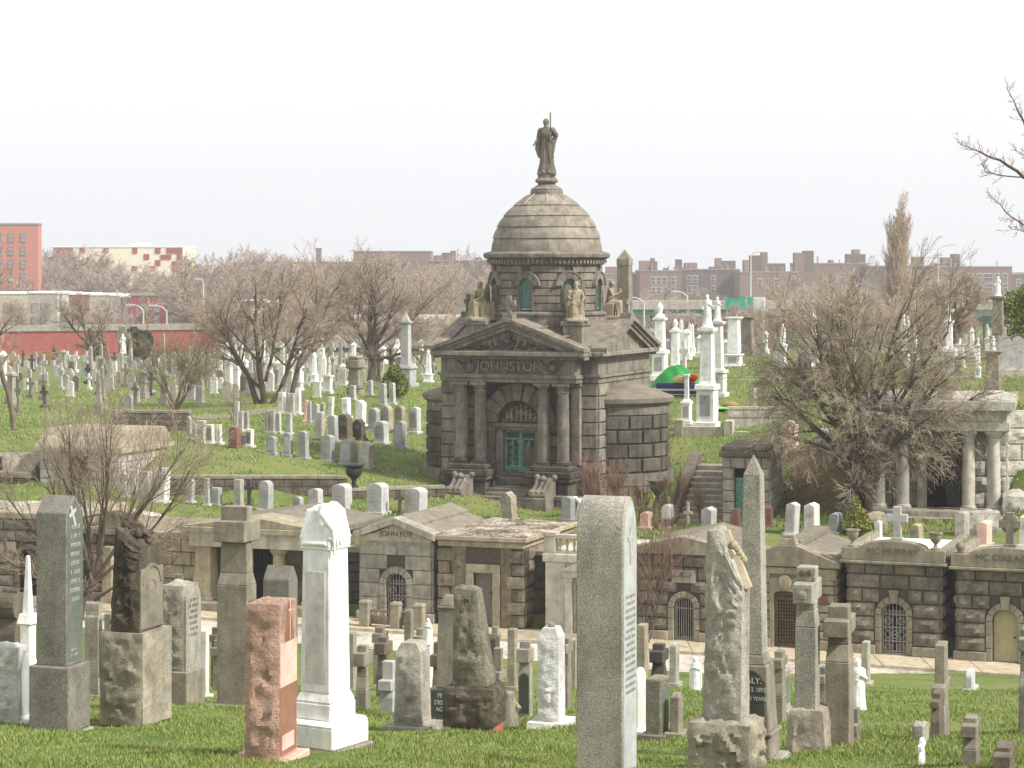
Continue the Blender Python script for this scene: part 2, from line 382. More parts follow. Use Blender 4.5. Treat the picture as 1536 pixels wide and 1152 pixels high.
def ashlar(mb, mp, s0, s1, courses, blen=.9, gap=.02, depth=.05, ch=.02, hole=None, rough_amp=0., seed=0, nx=1, ny=1, stag=True, gs=None):
    gs = gap if gs is None else gs
    rr = random.Random(seed)
    for ci, (za, zb) in enumerate(courses):
        iv = [(s0, s1)]
        if hole:
            for h in hole(za, zb):
                niv = []
                for a, b in iv:
                    if h[1] <= a or h[0] >= b: niv.append((a, b)); continue
                    if h[0] - a > .05: niv.append((a, h[0]))
                    if b - h[1] > .05: niv.append((h[1], b))
                iv = niv
        for a, b in iv:
            n = max(1, int(round((b - a) / blen)))
            if stag and n >= 1 and (b - a) > blen * .9:
                cuts = [a + (b - a) * k / n for k in range(n + 1)] if ci % 2 == 0 else [a] + [a + (b - a) * (k + .5) / n for k in range(n)] + [b]
            else: cuts = [a + (b - a) * k / n for k in range(n + 1)]
            cuts = [cuts[0]] + [c + rr.uniform(-.06, .06) * blen for c in cuts[1:-1]] + [cuts[-1]]
            for c0, c1 in zip(cuts[:-1], cuts[1:]):
                if c1 - c0 < .06: continue
                A, B, Z0, Z1 = c0 + gs / 2, c1 - gs / 2, za + gap / 2, zb - gap / 2
                X, Y = (nx, ny) if rough_amp == 0 else (max(4, int((B - A) / .14)), max(3, int((Z1 - Z0) / .12)))
                vs = []; sd_ = rr.random() * 50
                for j in range(Y + 1):
                    for i in range(X + 1):
                        fx, fz = i / X, j / Y
                        cs_ = min(ch, gs); s = A + cs_ + (B - A - 2 * cs_) * fx; z = Z0 + ch + (Z1 - Z0 - 2 * ch) * fz
                        d = depth
                        if rough_amp:
                            fd = min(1, 3.2 * min(fx, 1 - fx)) * min(1, 2.6 * min(fz, 1 - fz))
                            d += rough_amp * (fd * .8 + (1.0 * fbm((s * 3.4 + sd_, z * 5, sd_), 3) + .9 * chips((s + sd_, z, sd_), .2)) * (.2 + fd))
                        vs.append(mp(s, z, d))
                fs = grid_faces(X, Y)
                ring = [(i, 0) for i in range(X)] + [(X, j) for j in range(Y)] + [(i, Y) for i in range(X, 0, -1)] + [(0, j) for j in range(Y, 0, -1)]
                o = len(vs)
                for i, j in ring: vs.append(mp(A + (B - A) * i / X, Z0 + (Z1 - Z0) * j / Y, 0))
                L = len(ring)
                for k in range(L):
                    i, j = ring[k]; i2, j2 = ring[(k + 1) % L]
                    fs.append((o + k, o + (k + 1) % L, j2 * (X + 1) + i2, j * (X + 1) + i))
                mb.add(vs, fs)
    return mb
def courses(z0, z1, n): return [(z0 + (z1 - z0) * i / n, z0 + (z1 - z0) * (i + 1) / n) for i in range(n)]
def arc(cx, cz, r, a0, a1, n): return [(cx + r * math.cos(a0 + (a1 - a0) * i / n), cz + r * math.sin(a0 + (a1 - a0) * i / n)) for i in range(n + 1)]
def arch_hole(c, hw, zs, ring):
    """door opening: half width hw, springing height zs, dressed ring of width ring"""
    def h(za, zb):
        w = hw + ring
        if za < zs: return [(c - w, c + w)]
        if za < zs + w: x = math.sqrt(max(0, w * w - (za - zs) ** 2)); return [(c - x, c + x)] if x > .05 else []
        return []
    return h
def text_mb(s, size, depth=.02, align='CENTER', sx=1.0):
    cu = bpy.data.curves.new('txt', 'FONT'); cu.body = s; cu.size = size; cu.extrude = depth / 2; cu.align_x = align; cu.align_y = 'CENTER'
    ob = bpy.data.objects.new('txt', cu); COL.objects.link(ob)
    me = bpy.data.meshes.new_from_object(ob.evaluated_get(bpy.context.evaluated_depsgraph_get()))
    mb = MB(); mb.add([(v.co.x * sx, v.co.y, v.co.z) for v in me.vertices], [tuple(p.vertices) for p in me.polygons])
    bpy.data.objects.remove(ob); bpy.data.curves.remove(cu); bpy.data.meshes.remove(me)
    return mb
FACE_Y = Matrix(((1, 0, 0, 0), (0, 0, -1, 0), (0, 1, 0, 0), (0, 0, 0, 1)))        # text plane -> reads from -y
FACE_X = Matrix(((0, 0, 1, 0), (1, 0, 0, 0), (0, 1, 0, 0), (0, 0, 0, 1)))         # text plane -> reads from +x
def lettering(mb, y0, y1, z0, z1, rows, x, seed=0, h=.5):
    """worn unreadable inscription: rows of small upright strokes on a +x face"""
    rr = random.Random(seed)
    for k in range(rows):
        zc = z1 - (z1 - z0) * (k + .5) / rows; hh = (z1 - z0) / rows * h
        y = y0 + rr.uniform(0, .12) * (y1 - y0); e = y1 - rr.uniform(0, .12) * (y1 - y0)
        while y < e:
            w = hh * rr.uniform(.25, .5); q = rr.random()
            if q > .14:
                mb.box(x, x + .006, y, y + w * .45, zc - hh / 2, zc + hh / 2)
                if q > .55: mb.box(x, x + .006, y + w * .45, y + w, zc + hh / 2 - hh * .28, zc + hh / 2)
            y += w * 1.7
    return mb
def ring(mb, c, r, t, plane='y', n=14, d=None):
    """flat hoop of square section around c"""
    pr = []
    for i in range(n):
        for rr_, dd in ((r - t, -t), (r + t, -t), (r + t, t), (r - t, t)):
            a = 2 * math.pi * i / n; u, w = rr_ * math.cos(a), rr_ * math.sin(a)
            pr.append((c[0] + u, c[1] + dd, c[2] + w) if plane == 'y' else (c[0] + dd, c[1] + u, c[2] + w))
    fs = []
    for i in range(n):
        for k in range(4):
            fs.append((i * 4 + k, i * 4 + (k + 1) % 4, ((i + 1) % n) * 4 + (k + 1) % 4, ((i + 1) % n) * 4 + k))
    return mb.add(pr, fs)
def remesh(mb, vox, name, mat, smooth=True):
    me = bpy.data.meshes.new(name); me.from_pydata(mb.v, [], mb.f)
    o = bpy.data.objects.new(name, me); COL.objects.link(o)
    md = o.modifiers.new('r', 'REMESH'); md.mode = 'VOXEL'; md.voxel_size = vox
    s2 = o.modifiers.new('s', 'SMOOTH'); s2.factor = .5; s2.iterations = 2
    out = bpy.data.meshes.new_from_object(o.evaluated_get(bpy.context.evaluated_depsgraph_get()))
    bpy.data.objects.remove(o); bpy.data.meshes.remove(me); out.name = name
    out.materials.clear(); out.materials.append(mat)
    if smooth:
        out.polygons.foreach_set('use_smooth', [True] * len(out.polygons))
    return out

# ------------------------------------------------------------------ ground shape
COLS = [(-300, [(92, -9.8), (101, -9.4), (103, -7.6), (120, -7.9), (200, -9.2), (300, -11.6)]),
        (0,   [(92, -9.8), (101, -9.4), (103, -7.6), (120, -7.9), (200, -9.2), (300, -11.6)]),
        (230, [(90, -10.2), (98, -9.6), (102, -8.1), (120, -7.9), (200, -9.0), (300, -11.2)]),
        (384, [(88, -10.3), (97, -9.65), (97.6, -9.0), (106, -8.4), (115, -7.9), (150, -7.9), (200, -8.9), (300, -11)]),
        (640, [(87, -10.3), (97, -10.1), (97.6, -9.9), (105, -9.4), (125, -7.9), (150, -7.7), (200, -8.8), (300, -11)]),
        (820, [(86, -10.1), (96, -10.35), (110, -10.2), (125, -8), (150, -7.7), (200, -8.8), (300, -11)]),
        (1000, [(85, -9.9), (95, -10.0), (103, -9.6), (112, -7.95), (125, -7), (160, -6.5), (220, -8), (300, -11)]),
        (1160, [(84, -9.75), (90, -9.3), (96, -8.2), (112, -7.5), (125, -6.7), (160, -6.1), (220, -8), (300, -11)]),
        (1340, [(83, -9.95), (86.4, -9.9), (88.6, -9.4), (93, -7.5), (100, -5.7), (112, -5.4), (140, -5.3), (200, -7), (300, -11)]),
        (1536, [(81, -9.75), (85.3, -9.65), (88, -8.8), (91, -6.9), (97, -5.2), (112, -5.0), (140, -5.1), (200, -7), (300, -11)]),
        (1900, [(81, -9.4), (87, -8.6), (91, -6.2), (97, -5.0), (112, -4.9), (140, -5.0), (200, -7), (300, -11)])]
def lerp_tab(tab, d):
    if d <= tab[0][0]: return tab[0][1]
    for (a, za), (b, zb) in zip(tab[:-1], tab[1:]):
        if d <= b: return za + (zb - za) * (d - a) / (b - a)
    return tab[-1][1]
def zroad(x): return -12.85 - .013 * x
def tline(x, y): return y + .36 * x - 82.0          # metres beyond the line of vault fronts
def near_z(x, y):
    a = -1.6 - .155 * y; b = zroad(x); k = .25
    h = max(k - abs(a - b), 0) / k
    return max(a, b) + h * h * k * .25
def bump(x, y): return .05 * (math.sin(.9 * x + .3 * y) + math.sin(.37 * y - .6 * x + 1) + .6 * math.sin(1.7 * x - 1.1 * y + 2))
def gz(x, y):
    t = tline(x, y); y = max(y, 1)
    if t < 1.0: 
        b = bump(x, y) * (1 if t < -6.3 else 0) * min(1, max(0, (-6.3 - t)))
        return near_z(x, y) + b
    px = CX + F * x / y
    zt = None
    if px <= COLS[0][0]: zt = lerp_tab(COLS[0][1], y)
    elif px >= COLS[-1][0]: zt = lerp_tab(COLS[-1][1], y)
    else:
        for (pa, ta), (pb, tb) in zip(COLS[:-1], COLS[1:]):
            if px <= pb:
                k = (px - pa) / (pb - pa); zt = lerp_tab(ta, y) * (1 - k) + lerp_tab(tb, y) * k; break
    if y > 300: zt = zt + (-13.0 - zt) * min(1, (y - 300) / 25) - 2.5 * min(1, max(0, (y - 325) / 200))
    zt += bump(x, y) * .8 * (1 if y < 300 else .2)
    if 80 < y < 98 and 6 < x < 22:                      # ground is cut away under the two hillside tombs
        for (ox, oy, a, xa, xb, ya, yb, zf) in ((16.1, 88.6, R(13), -2.9, 2.9, -2.2, 7.4, -9.5), (8.82, 88.2, R(14), -.95, .95, -.2, 4.4, -9.9)):
            dx, dy = x - ox, y - oy; u, v = dx * math.cos(a) - dy * math.sin(a), dx * math.sin(a) + dy * math.cos(a)
            if xa < u < xb and ya < v < yb: zt = min(zt, zf)
    if t < 2.4:
        k = (t - 1.0) / 1.4; return near_z(x, y) * (1 - k) + zt * k
    return zt
def ypx(x, y): return HY - F * gz(x, y) / y
def hit(px, py, dmin=18., dmax=295.):
    D = dmin; prev = None
    while D < dmax:
        y = HY - F * gz((px - CX) * D / F, D) / D
        if y <= py: return D
        D += .2
    return dmax
def gpt(px, D, sink=.05):
    x = (px - CX) * D / F
    return Vector((x, D, gz(x, D) - sink))
def vline(px): return 82.0 / (1 + .36 * (px - CX) / F)
# ------------------------------------------------------------------ ground, road, kerb
def sheet(name, rows, xs_fn, zfn, mat, kind='structure'):
    vs = []; nx = None
    for r in rows:
        xs = xs_fn(r); nx = len(xs)
        for x in xs:
            w_ = max(0, min(1, (r - 15) / 45)) * max(0, min(1, (170 - r) / 50))
            y = r - .36 * x * w_
            vs.append((x, y, zfn(x, y)))
    mb = MB().add(vs, grid_faces(nx - 1, len(rows) - 1))
    o = mb.build(name, mat, smooth=True); struct(o, kind); return o
rows = [1 + i for i in range(65)] + [66 + .7 * i for i in range(105)] + [140 + 4 * i for i in range(53)] + [360, 420, 520, 700, 1000, 1600, 2600, 4200, 6500]
def gxs(r): return [-(14 + .62 * r) + (28 + 1.24 * r) * i / 190 for i in range(191)]
ground = sheet('grass_ground', rows, gxs, gz, M['grass'])
def ribbon(name, t0, t1, x0, x1, dz0, dz1, mat, n=60, m=1):
    vs = []
    for j in range(m + 1):
        t = t0 + (t1 - t0) * j / m; dz = dz0 + (dz1 - dz0) * j / m
        for i in range(n + 1):
            x = x0 + (x1 - x0) * i / n; vs.append((x, 82 + t - .36 * x, zroad(x) + dz))
    return MB().add(vs, grid_faces(n, m))
rb = ribbon('road', -5.7, -2.2, -30, 30, .012, .012, M['road']); struct(rb.build('cemetery_road', M['road']))
kb = MB()
for a, b, z in ((-2.2, .35, .13),):
    n = 40
    for i in range(n):
        xa, xb = -30 + 60 * i / n, -30 + 60 * (i + 1) / n - .012
        p = lambda x, t, dz: (x, 82 + t - .36 * x, zroad(x) + dz)
        vs = [p(xa, a, -.1), p(xb, a, -.1), p(xb, b, -.1), p(xa, b, -.1), p(xa, a, z), p(xb, a, z), p(xb, b, z), p(xa, b, z)]
        kb.add(vs, [(3, 2, 1, 0), (4, 5, 6, 7), (0, 1, 5, 4), (1, 2, 6, 5), (2, 3, 7, 6), (3, 0, 4, 7)])
struct(kb.build('pavement', M['kerb'], bevel=.015))
# a faded path crossing the far left lawn, and the gravel lane on the left terrace
def drape(name, pts, wid, mat, dz=.03):
    vs = []
    L = []
    for (a, da), (b, db) in zip(pts[:-1], pts[1:]):
        A = Vector(((a - CX) * da / F, da)); B = Vector(((b - CX) * db / F, db)); n = max(2, int((B - A).length / 1.0))
        L += [A.lerp(B, i / n) for i in range(n)]
    L.append(B)
    for i, p in enumerate(L):
        d = (L[min(i + 1, len(L) - 1)] - L[max(i - 1, 0)]).normalized(); nrm = Vector((-d.y, d.x))
        for k in range(5):
            q = p + nrm * wid * (k / 4 - .5); vs.append((q.x, q.y, gz(q.x, q.y) + dz))
    return struct(MB().add(vs, grid_faces(4, len(L) - 1)).build(name, mat, smooth=True))
drape('grey_path', [(280, 122), (372, 126), (470, 131)], 2.2, MATS['city_ground'])
drape('gravel_lane', [(-120, 95), (60, 95), (200, 92.5), (240, 91)], 2.4, M['road'], .05)

# retaining wall that holds the lawn up behind the vaults
rw = thing('retaining_wall', 'long coursed dark stone retaining wall seen in the gaps between the front tombs', 'wall', (0, 82, 0), math.atan2(-.36, 1))
k_ = math.sqrt(1 + .36 ** 2)
def rwz(s): x = s / k_; return x
wl = MB(); cp = MB()
for i in range(28):
    s0, s1 = -31 + i * 2.15, -31 + (i + 1) * 2.15
    xm = (s0 + s1) / 2 / k_; zb = zroad(xm) - .2; zt = gz(xm, 82 + 2.5 - .36 * xm) + .05
    ashlar(wl, flatmap((0, 1.15, 0), (1, 0, 0), (0, -1, 0)), s0, s1, courses(zb, zt - .18, 7), blen=.9, rough_amp=.0, depth=.06, seed=i)
    wl.box(s0, s1, 1.15, 1.6, zb, zt - .18)
    cp.box(s0, s1 - .01, .98, 1.75, zt - .18, zt)
wl.build('wall_face', M['maus_dark'], rw); cp.build('coping', M['v_trim'], rw, bevel=.02)
# yellow coursed wing wall left of the pillared tomb
# ------------------------------------------------------------------ front row of tombs
VRZ = -math.atan(.36)
def vault_root(px, label, dz=.13, t=0.0):
    D = (82 + t) / (1 + .36 * (px - CX) / F); x = (px - CX) * D / F
    return thing('burial_vault', label, 'tomb', (x, D, zroad(x) + dz), VRZ, 'burial vaults lining the road')
def archpoly(hw, zs, n=12): return [(-hw, 0), (-hw, zs)] + arc(0, zs, hw, math.pi, 0, n)[1:-1] + [(hw, zs), (hw, 0)]
def shell(root, w, h, dep, hw, zs, mat, arched=True, x0=0.0):
    """hollow backing of the tomb: front with its real door opening, sides, back, floor"""
    mb = MB(); th = .3
    op = archpoly(hw, zs) if arched else [(-hw, 0), (-hw, zs), (hw, zs), (hw, 0)]
    poly = [(-w / 2, 0)] + [(p[0] + x0, p[1]) for p in op] + [(w / 2, 0), (w / 2, h), (-w / 2, h)]
    mb.prism(poly, 'y', .02, th)
    mb.box(-w / 2, -w / 2 + .25, th, dep, 0, h); mb.box(w / 2 - .25, w / 2, th, dep, 0, h)
    mb.box(-w / 2, w / 2, dep, dep + .2, 0, h)
    mb.build('inner_wall', mat, root)
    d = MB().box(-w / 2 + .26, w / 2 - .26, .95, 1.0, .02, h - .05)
    d.box(-w / 2 + .26, w / 2 - .26, .31, 1.0, .004, .02); d.build('interior_shade_sheet', M['dark'], root)  # dark sheet and floor added, shade of the tomb interior put in their colour
def grille(root, hw, zs, kind, mat, x0=0.0, y=.12):
    mb = MB(); r = .016
    fr = MB()
    if kind in ('plate', 'rectplate'):
        pl = archpoly(hw - .02, zs) if kind == 'plate' else [(-hw + .02, 0.01), (-hw + .02, zs - .02), (hw - .02, zs - .02), (hw - .02, 0.01)]
        o = MB().prism([(p[0] + x0, p[1] + .01) for p in pl], 'y', y, y + .05).build('door', mat, root, bevel=.01)
        hb = MB().ball((x0 + hw * .68, y - .03, zs * .62), .035); hb.build('handle', M['iron'], o); return o
    out = archpoly(hw - .01, zs) if kind != 'rect' else [(-hw + .01, .01), (-hw + .01, zs - .01), (hw - .01, zs - .01), (hw - .01, .01)]
    inn = archpoly(hw - .055, zs - .0) if kind != 'rect' else [(-hw + .055, .05), (-hw + .055, zs - .055), (hw - .055, zs - .055), (hw - .055, .05)]
    inn = [(p[0], max(p[1], .05)) for p in inn]
    n = len(out); vs = []
    for p in out: vs.append((p[0] + x0, y, p[1]))
    for p in inn: vs.append((p[0] + x0, y, p[1]))
    for p in out: vs.append((p[0] + x0, y + .04, p[1]))
    for p in inn: vs.append((p[0] + x0, y + .04, p[1]))
    fs = []
    for i in range(n):
        j = (i + 1) % n
        fs += [(i, j, n + j, n + i), (2 * n + i, 3 * n + i, 3 * n + j, 2 * n + j), (n + i, n + j, 3 * n + j, 3 * n + i)]
    fr.add(vs, fs)
    o = fr.build('door_frame', mat, root)
    def bar(x, z0, z1, rr=r): mb.box(x0 + x - rr, x0 + x + rr, y + .005, y + .03, z0, z1)
    def hbar(z, rr=r): 
        ww = hw if z < zs or kind == 'rect' else math.sqrt(max(0, hw ** 2 - (z - zs) ** 2)); mb.box(x0 - ww + .03, x0 + ww - .03, y + .003, y + .035, z - rr, z + rr)
    nb = 9 if kind in ('bars', 'rect') else 7
    for i in range(1, nb):
        x = -hw + 2 * hw * i / nb; top = zs + math.sqrt(max(0, hw * hw - x * x)) - .04 if kind != 'rect' else zs - .03
        bar(x, .04, top, .014)
    for z in ([.1, zs * .97] if kind == 'bars' else [.1, zs * .5, zs * .9] if kind == 'rect' else [.1, zs * .33, zs * .68, zs]): hbar(z, .018)
    if kind == 'rect':
        for k in range(1, 16): hbar(zs * k / 16, .007)
    if kind == 'ornate':
        for z in (zs * .18, zs * .84):
            for s in (-.5, .5): ring(mb, (x0 + s * hw, y, z), hw * .3, .012, n=12); ring(mb, (x0 + s * hw, y, z), hw * .15, .01, n=8)
        ring(mb, (x0, y, zs * .5), hw * .3, .014, n=12)
        for a, b in (((-1, .33), (0, .5)), ((1, .33), (0, .5)), ((-1, .68), (0, .5)), ((1, .68), (0, .5)), ((-1, .5), (0, .68)), ((1, .5), (0, .68)), ((-1, .5), (0, .33)), ((1, .5), (0, .33))):
            mb.tube([(x0 + a[0] * hw * .92, y, zs * a[1]), (x0 + b[0] * hw * .92, y, zs * b[1])], .013, 5)
        for i in range(5): ring(mb, (x0 + (-.6 + .3 * i) * hw, y, zs + hw * .25), hw * .1, .009, n=8)
    mb.build('grille', mat, o); return o
def surround(root, hw, zs, wd, mat, proud=.08, key=True, x0=0.0):
    mb = MB()
    n = 7
    for k in range(n):
        a0, a1 = math.pi * k / n + .015, math.pi * (k + 1) / n - .015
        pl = arc(x0, zs, hw, a0, a1, 3) + arc(x0, zs, hw + wd, a1, a0, 3)
        mb.prism(pl, 'y', -proud, .1)
    z = 0
    for a, b in courses(0, zs, 3):
        for s in (-1, 1): mb.box(min(x0 + s * hw, x0 + s * (hw + wd)), max(x0 + s * hw, x0 + s * (hw + wd)), -proud, .1, a + .01, b - .01)
    if key: mb.prism([(x0 - .1, zs + hw - .02), (x0 + .1, zs + hw - .02), (x0 + .16, zs + hw + wd + .22), (x0 - .16, zs + hw + wd + .22)], 'y', -proud - .06, .1)
    mb.build('door_surround', mat, root, bevel=.01)
def urn_mb(s=1.0, c=(0, 0, 0)):
    pr = [(.001, 0), (.16, 0), (.16, .05), (.07, .1), (.05, .18), (.08, .22), (.16, .3), (.2, .44), (.19, .5), (.24, .54), (.24, .58), (.17, .58), (.15, .5), (.001, .48)]
    return MB().lathe([(r * s, z * s) for r, z in pr], 18, c)
def cross_mb(w, h, t, d, arm_z, z0=0, c=(0, 0), axis='x', flare=1.0, armt=None):
    """latin cross; arms along axis; t = stem width, d = depth"""
    at = armt or t
    pl = [(-t / 2, z0), (t / 2, z0), (t / 2 / flare, arm_z - at / 2), (w / 2, arm_z - at / 2 * flare), (w / 2, arm_z + at / 2 * flare), (t / 2 / flare, arm_z + at / 2), (t / 2, h), (-t / 2, h), (-t / 2 / flare, arm_z + at / 2), (-w / 2, arm_z + at / 2 * flare), (-w / 2, arm_z - at / 2 * flare), (-t / 2 / flare, arm_z - at / 2)]
    if axis == 'x': return MB().prism([(p[0] + c[0], p[1]) for p in pl], 'y', c[1] - d / 2, c[1] + d / 2)
    return MB().prism([(p[0] + c[1], p[1]) for p in pl], 'x', c[0] - d / 2, c[0] + d / 2)

def vault_walls(root, w, h, dep, mat, n, hole, ra, seed, plinth=.32, blen=1.15, depth=.06, pm=None, gap=.022):
    mb = MB()
    cs = courses(plinth, h, n)
    ashlar(mb, flatmap((0, 0, 0), (1, 0, 0), (0, -1, 0)), -w / 2, w / 2, cs, blen, gap, depth, min(.025, gap * 1.1), hole, ra, seed)
    ashlar(mb, flatmap((w / 2, 0, 0), (0, 1, 0), (1, 0, 0)), 0.0, dep, cs, blen, gap, depth, min(.025, gap * 1.1), None, ra, seed + 1)
    ashlar(mb, flatmap((-w / 2, dep, 0), (0, -1, 0), (-1, 0, 0)), 0, dep, cs, blen, gap, depth, min(.025, gap * 1.1), None, ra, seed + 2)
    mb.build('wall', mat, root)
    pb = MB()
    hh = [x for x in (hole(0, .1) if hole else [])]
    a, b = (hh[0] if hh else (0, 0))
    e = depth + .07
    pb.box(-w / 2 - e, a - .0, -e, .02, 0, plinth - .01); pb.box(b, w / 2 + e, -e, .02, 0, plinth - .01)
    pb.box(w / 2, w / 2 + e, .02, dep, 0, plinth - .01); pb.box(-w / 2 - e, -w / 2, .02, dep, 0, plinth - .01)
    pb.build('plinth', pm or M['v_trim'], root, bevel=.02)

# segmental-parapet twins at the right, rock faced
def parapet_vault(px, w, h, label, name, kind, gm, seed, urns, orb=False):
    root = vault_root(px, label); hw, zs = .42, 1.32
    shell(root, w, h, 4.6, hw + .02, zs, M['mortar'])
    vault_walls(root, w, h, 4.6, M['v_rock'], 6, arch_hole(0, hw, zs, .2), .105, seed)
    surround(root, hw, zs, .2, M['v_trim'])
    grille(root, hw, zs, kind, gm)
    e = .2
    pts = [(-w / 2 - e, h), (w / 2 + e, h), (w / 2 + e, h + .42)] + [(w * .36 * math.cos(a), h + .42 + .26 * math.sin(a)) for a in [math.pi * i / 14 for i in range(0, 15)]] + [(-w / 2 - e, h + .42)]
    pa = MB().prism(pts, 'y', -e, .35)
    pa.box(w / 2 - .1, w / 2 + e, .352, 4.8, h, h + .42); pa.box(-w / 2 - e, -w / 2 + .1, .352, 4.8, h, h + .42)
    pa.box(-w / 2 - e - .06, w / 2 + e + .06, -e - .07, .3, h - .1, h - .002)
    p = pa.build('parapet', M['v_trim'], root, bevel=.02)
    t = text_mb(name, .3, .03); t.xf(Matrix.Translation((0, -e - .008, h + .33)) @ FACE_Y); t.build('name_letters', M['letter_dark'], p)
    MB().box(-w / 2 + .102, w / 2 - .102, .354, 4.9, h + .05, h + .2).build('roof', M['roof_white' if not orb else 'concrete'], root)
    cr = cross_mb(.7, 1.15, .26, .22, .76, .1); cr.cbox(.4, .34, 0, .12)
    cr.xf(Matrix.Translation((0.1 if not orb else .15, .05, h + .66))).build('cross', M['slabgrey' if not orb else 'brownst'], root, bevel=.015)
    if orb:
        ring(MB(), (0, 0, 0), .1, .1)
        rg = ring(MB(), (.15, .05, h + .66 + .76), .26, .05, n=20); rg.build('cross_ring', M['brownst'], root)
        MB().lathe([(.001, 0), (.14, 0), (.1, .07), (.13, .12), (.17, .22), (.12, .33), (.001, .38)], 14, (-w / 2 + .1, .0, h + .42)).build('finial', M['v_trim'], root, smooth=True)
    for x in urns: urn_mb(1.0, (x, 0, h + .42)).build('urn', M['v_trim'], root, smooth=40)
    return root
parapet_vault(1341, 3.05, 3.12, 'rock-faced tomb with silver ornate grille and two urns on its curved parapet', 'MC MURRAY', 'ornate', M['iron_pale'], 3, (-1.38, 1.38))
parapet_vault(1508, 3.1, 3.1, 'rock-faced tomb at the right edge with a plain tan arched door', 'MC CULLAGH', 'plate', M['door_tan'], 7, (), True)

# low gabled tomb with brick bands and a cross on its ridge
def gable_tomb():
    w, h = 3.15, 2.75
    root = vault_root(1183, 'tan tomb with low gable, round medallion and brown barred door'); hw, zs = .4, 1.9
    shell(root, w, h, 5, hw, zs - .06, M['mortar'], False, -.1)
    hole = lambda a, b: [(-.1 - hw, -.1 + hw)] if a < 2.3 and abs(a - 0) < 2.05 else []
    vault_walls(root, w, h, 5, M['v_tan'], 8, lambda a, b: [(-.62, .42)] if a < 2.0 else [], .02, 21, blen=.8)
    cs = MB()
    for s in (-.58, .36): cs.box(s - .06, s + .08, -.09, .1, 0, 1.78)
    cs.prism([(-.64, 1.78), (-.5, 1.78)] + [(-.1 + .4 * math.cos(a), 1.78 + .14 * math.sin(a)) for a in [math.pi - math.pi * i / 8 for i in range(9)]] + [(.44, 1.78), (.44, 2.5), (-.64, 2.5)], 'y', -.1, .1)
    sd_ = cs.build('door_surround', M['v_trim'], root, bevel=.01)
    MB().lathe([(.001, -.03), (.24, -.03), (.24, .03), (.19, .05), (.001, .05)], 20).xf(Matrix.Translation((-.1, -.12, 2.22)) @ Matrix.Rotation(R(90), 4, 'X')).build('medallion', M['tanst'], sd_)
    grille(root, hw - .0, zs - .08, 'rect', M['iron_brown'], -.1)
    for s in (-1.42, -1.0, .78, 1.18): MB().box(s - .13, s + .15, -.1, .02, 1.52, 1.82).build('brick_panel', M['redbrickst'], root)
    MB().box(-w / 2 - .06, w / 2 + .06, -.1, .02, 2.35, 2.7).build('frieze', M['tanst'], root)
    e = .22
    pl = [(-w / 2 - e, h), (w / 2 + e, h), (w / 2 + e, h + .16), (.3, h + .72), (-.3, h + .72), (-w / 2 - e, h + .16)]
    MB().prism(pl, 'y', -e, .45).build('pediment', M['v_trim'], root, bevel=.02)
    rf = MB().prism([(-w / 2 - .1, h + .0), (w / 2 + .1, h + .0), (w / 2 + .1, h + .12), (0, h + .68), (-w / 2 - .1, h + .12)], 'y', .452, 5.2)
    rf.box(-.3, .3, .46, 5.2, h + .6, h + .82); rf.build('roof', M['roofstone'], root, bevel=.015)
    MB().cbox(.62, .5, h + .72, h + .95, top=(.75, .75), c=(0, .05)).cbox(.4, .3, h + .94, h + 1.06, c=(0, .05)).build('ridge_pedestal', M['v_trim'], root, bevel=.02)
gable_tomb()
def rough_gable():
    w, h = 3.3, 2.95
    root = vault_root(1026, 'brown rock-faced tomb with pale barred arched door behind the bare shrub'); hw, zs = .36, 1.12
    shell(root, w, h, 5, hw + .02, zs, M['mortar'])
    vault_walls(root, w, h, 5, M['v_rock'], 6, arch_hole(0, hw, zs, .2), .09, 31, pm=M['v_tan'])
    surround(root, hw, zs, .2, M['v_trim'], key=False)
    grille(root, hw, zs, 'bars', M['iron_pale'])
    MB().box(-.42, .42, -.1, .02, 1.98, 2.42).build('name_block', M['concrete'], root, bevel=.01)
    e = .18
    MB().prism([(-w / 2 - e, h), (w / 2 + e, h), (w / 2 + e, h + .22), (.1, h + .62), (-.1, h + .62), (-w / 2 - e, h + .22)], 'y', -e, .4).build('pediment', M['v_trim'], root, bevel=.02)
    MB().prism([(-w / 2 - .1, h), (w / 2 + .1, h), (w / 2 + .1, h + .18), (0, h + .56), (-w / 2 - .1, h + .18)], 'y', .402, 5.2).build('roof', M['roofstone'], root)
rough_gable()
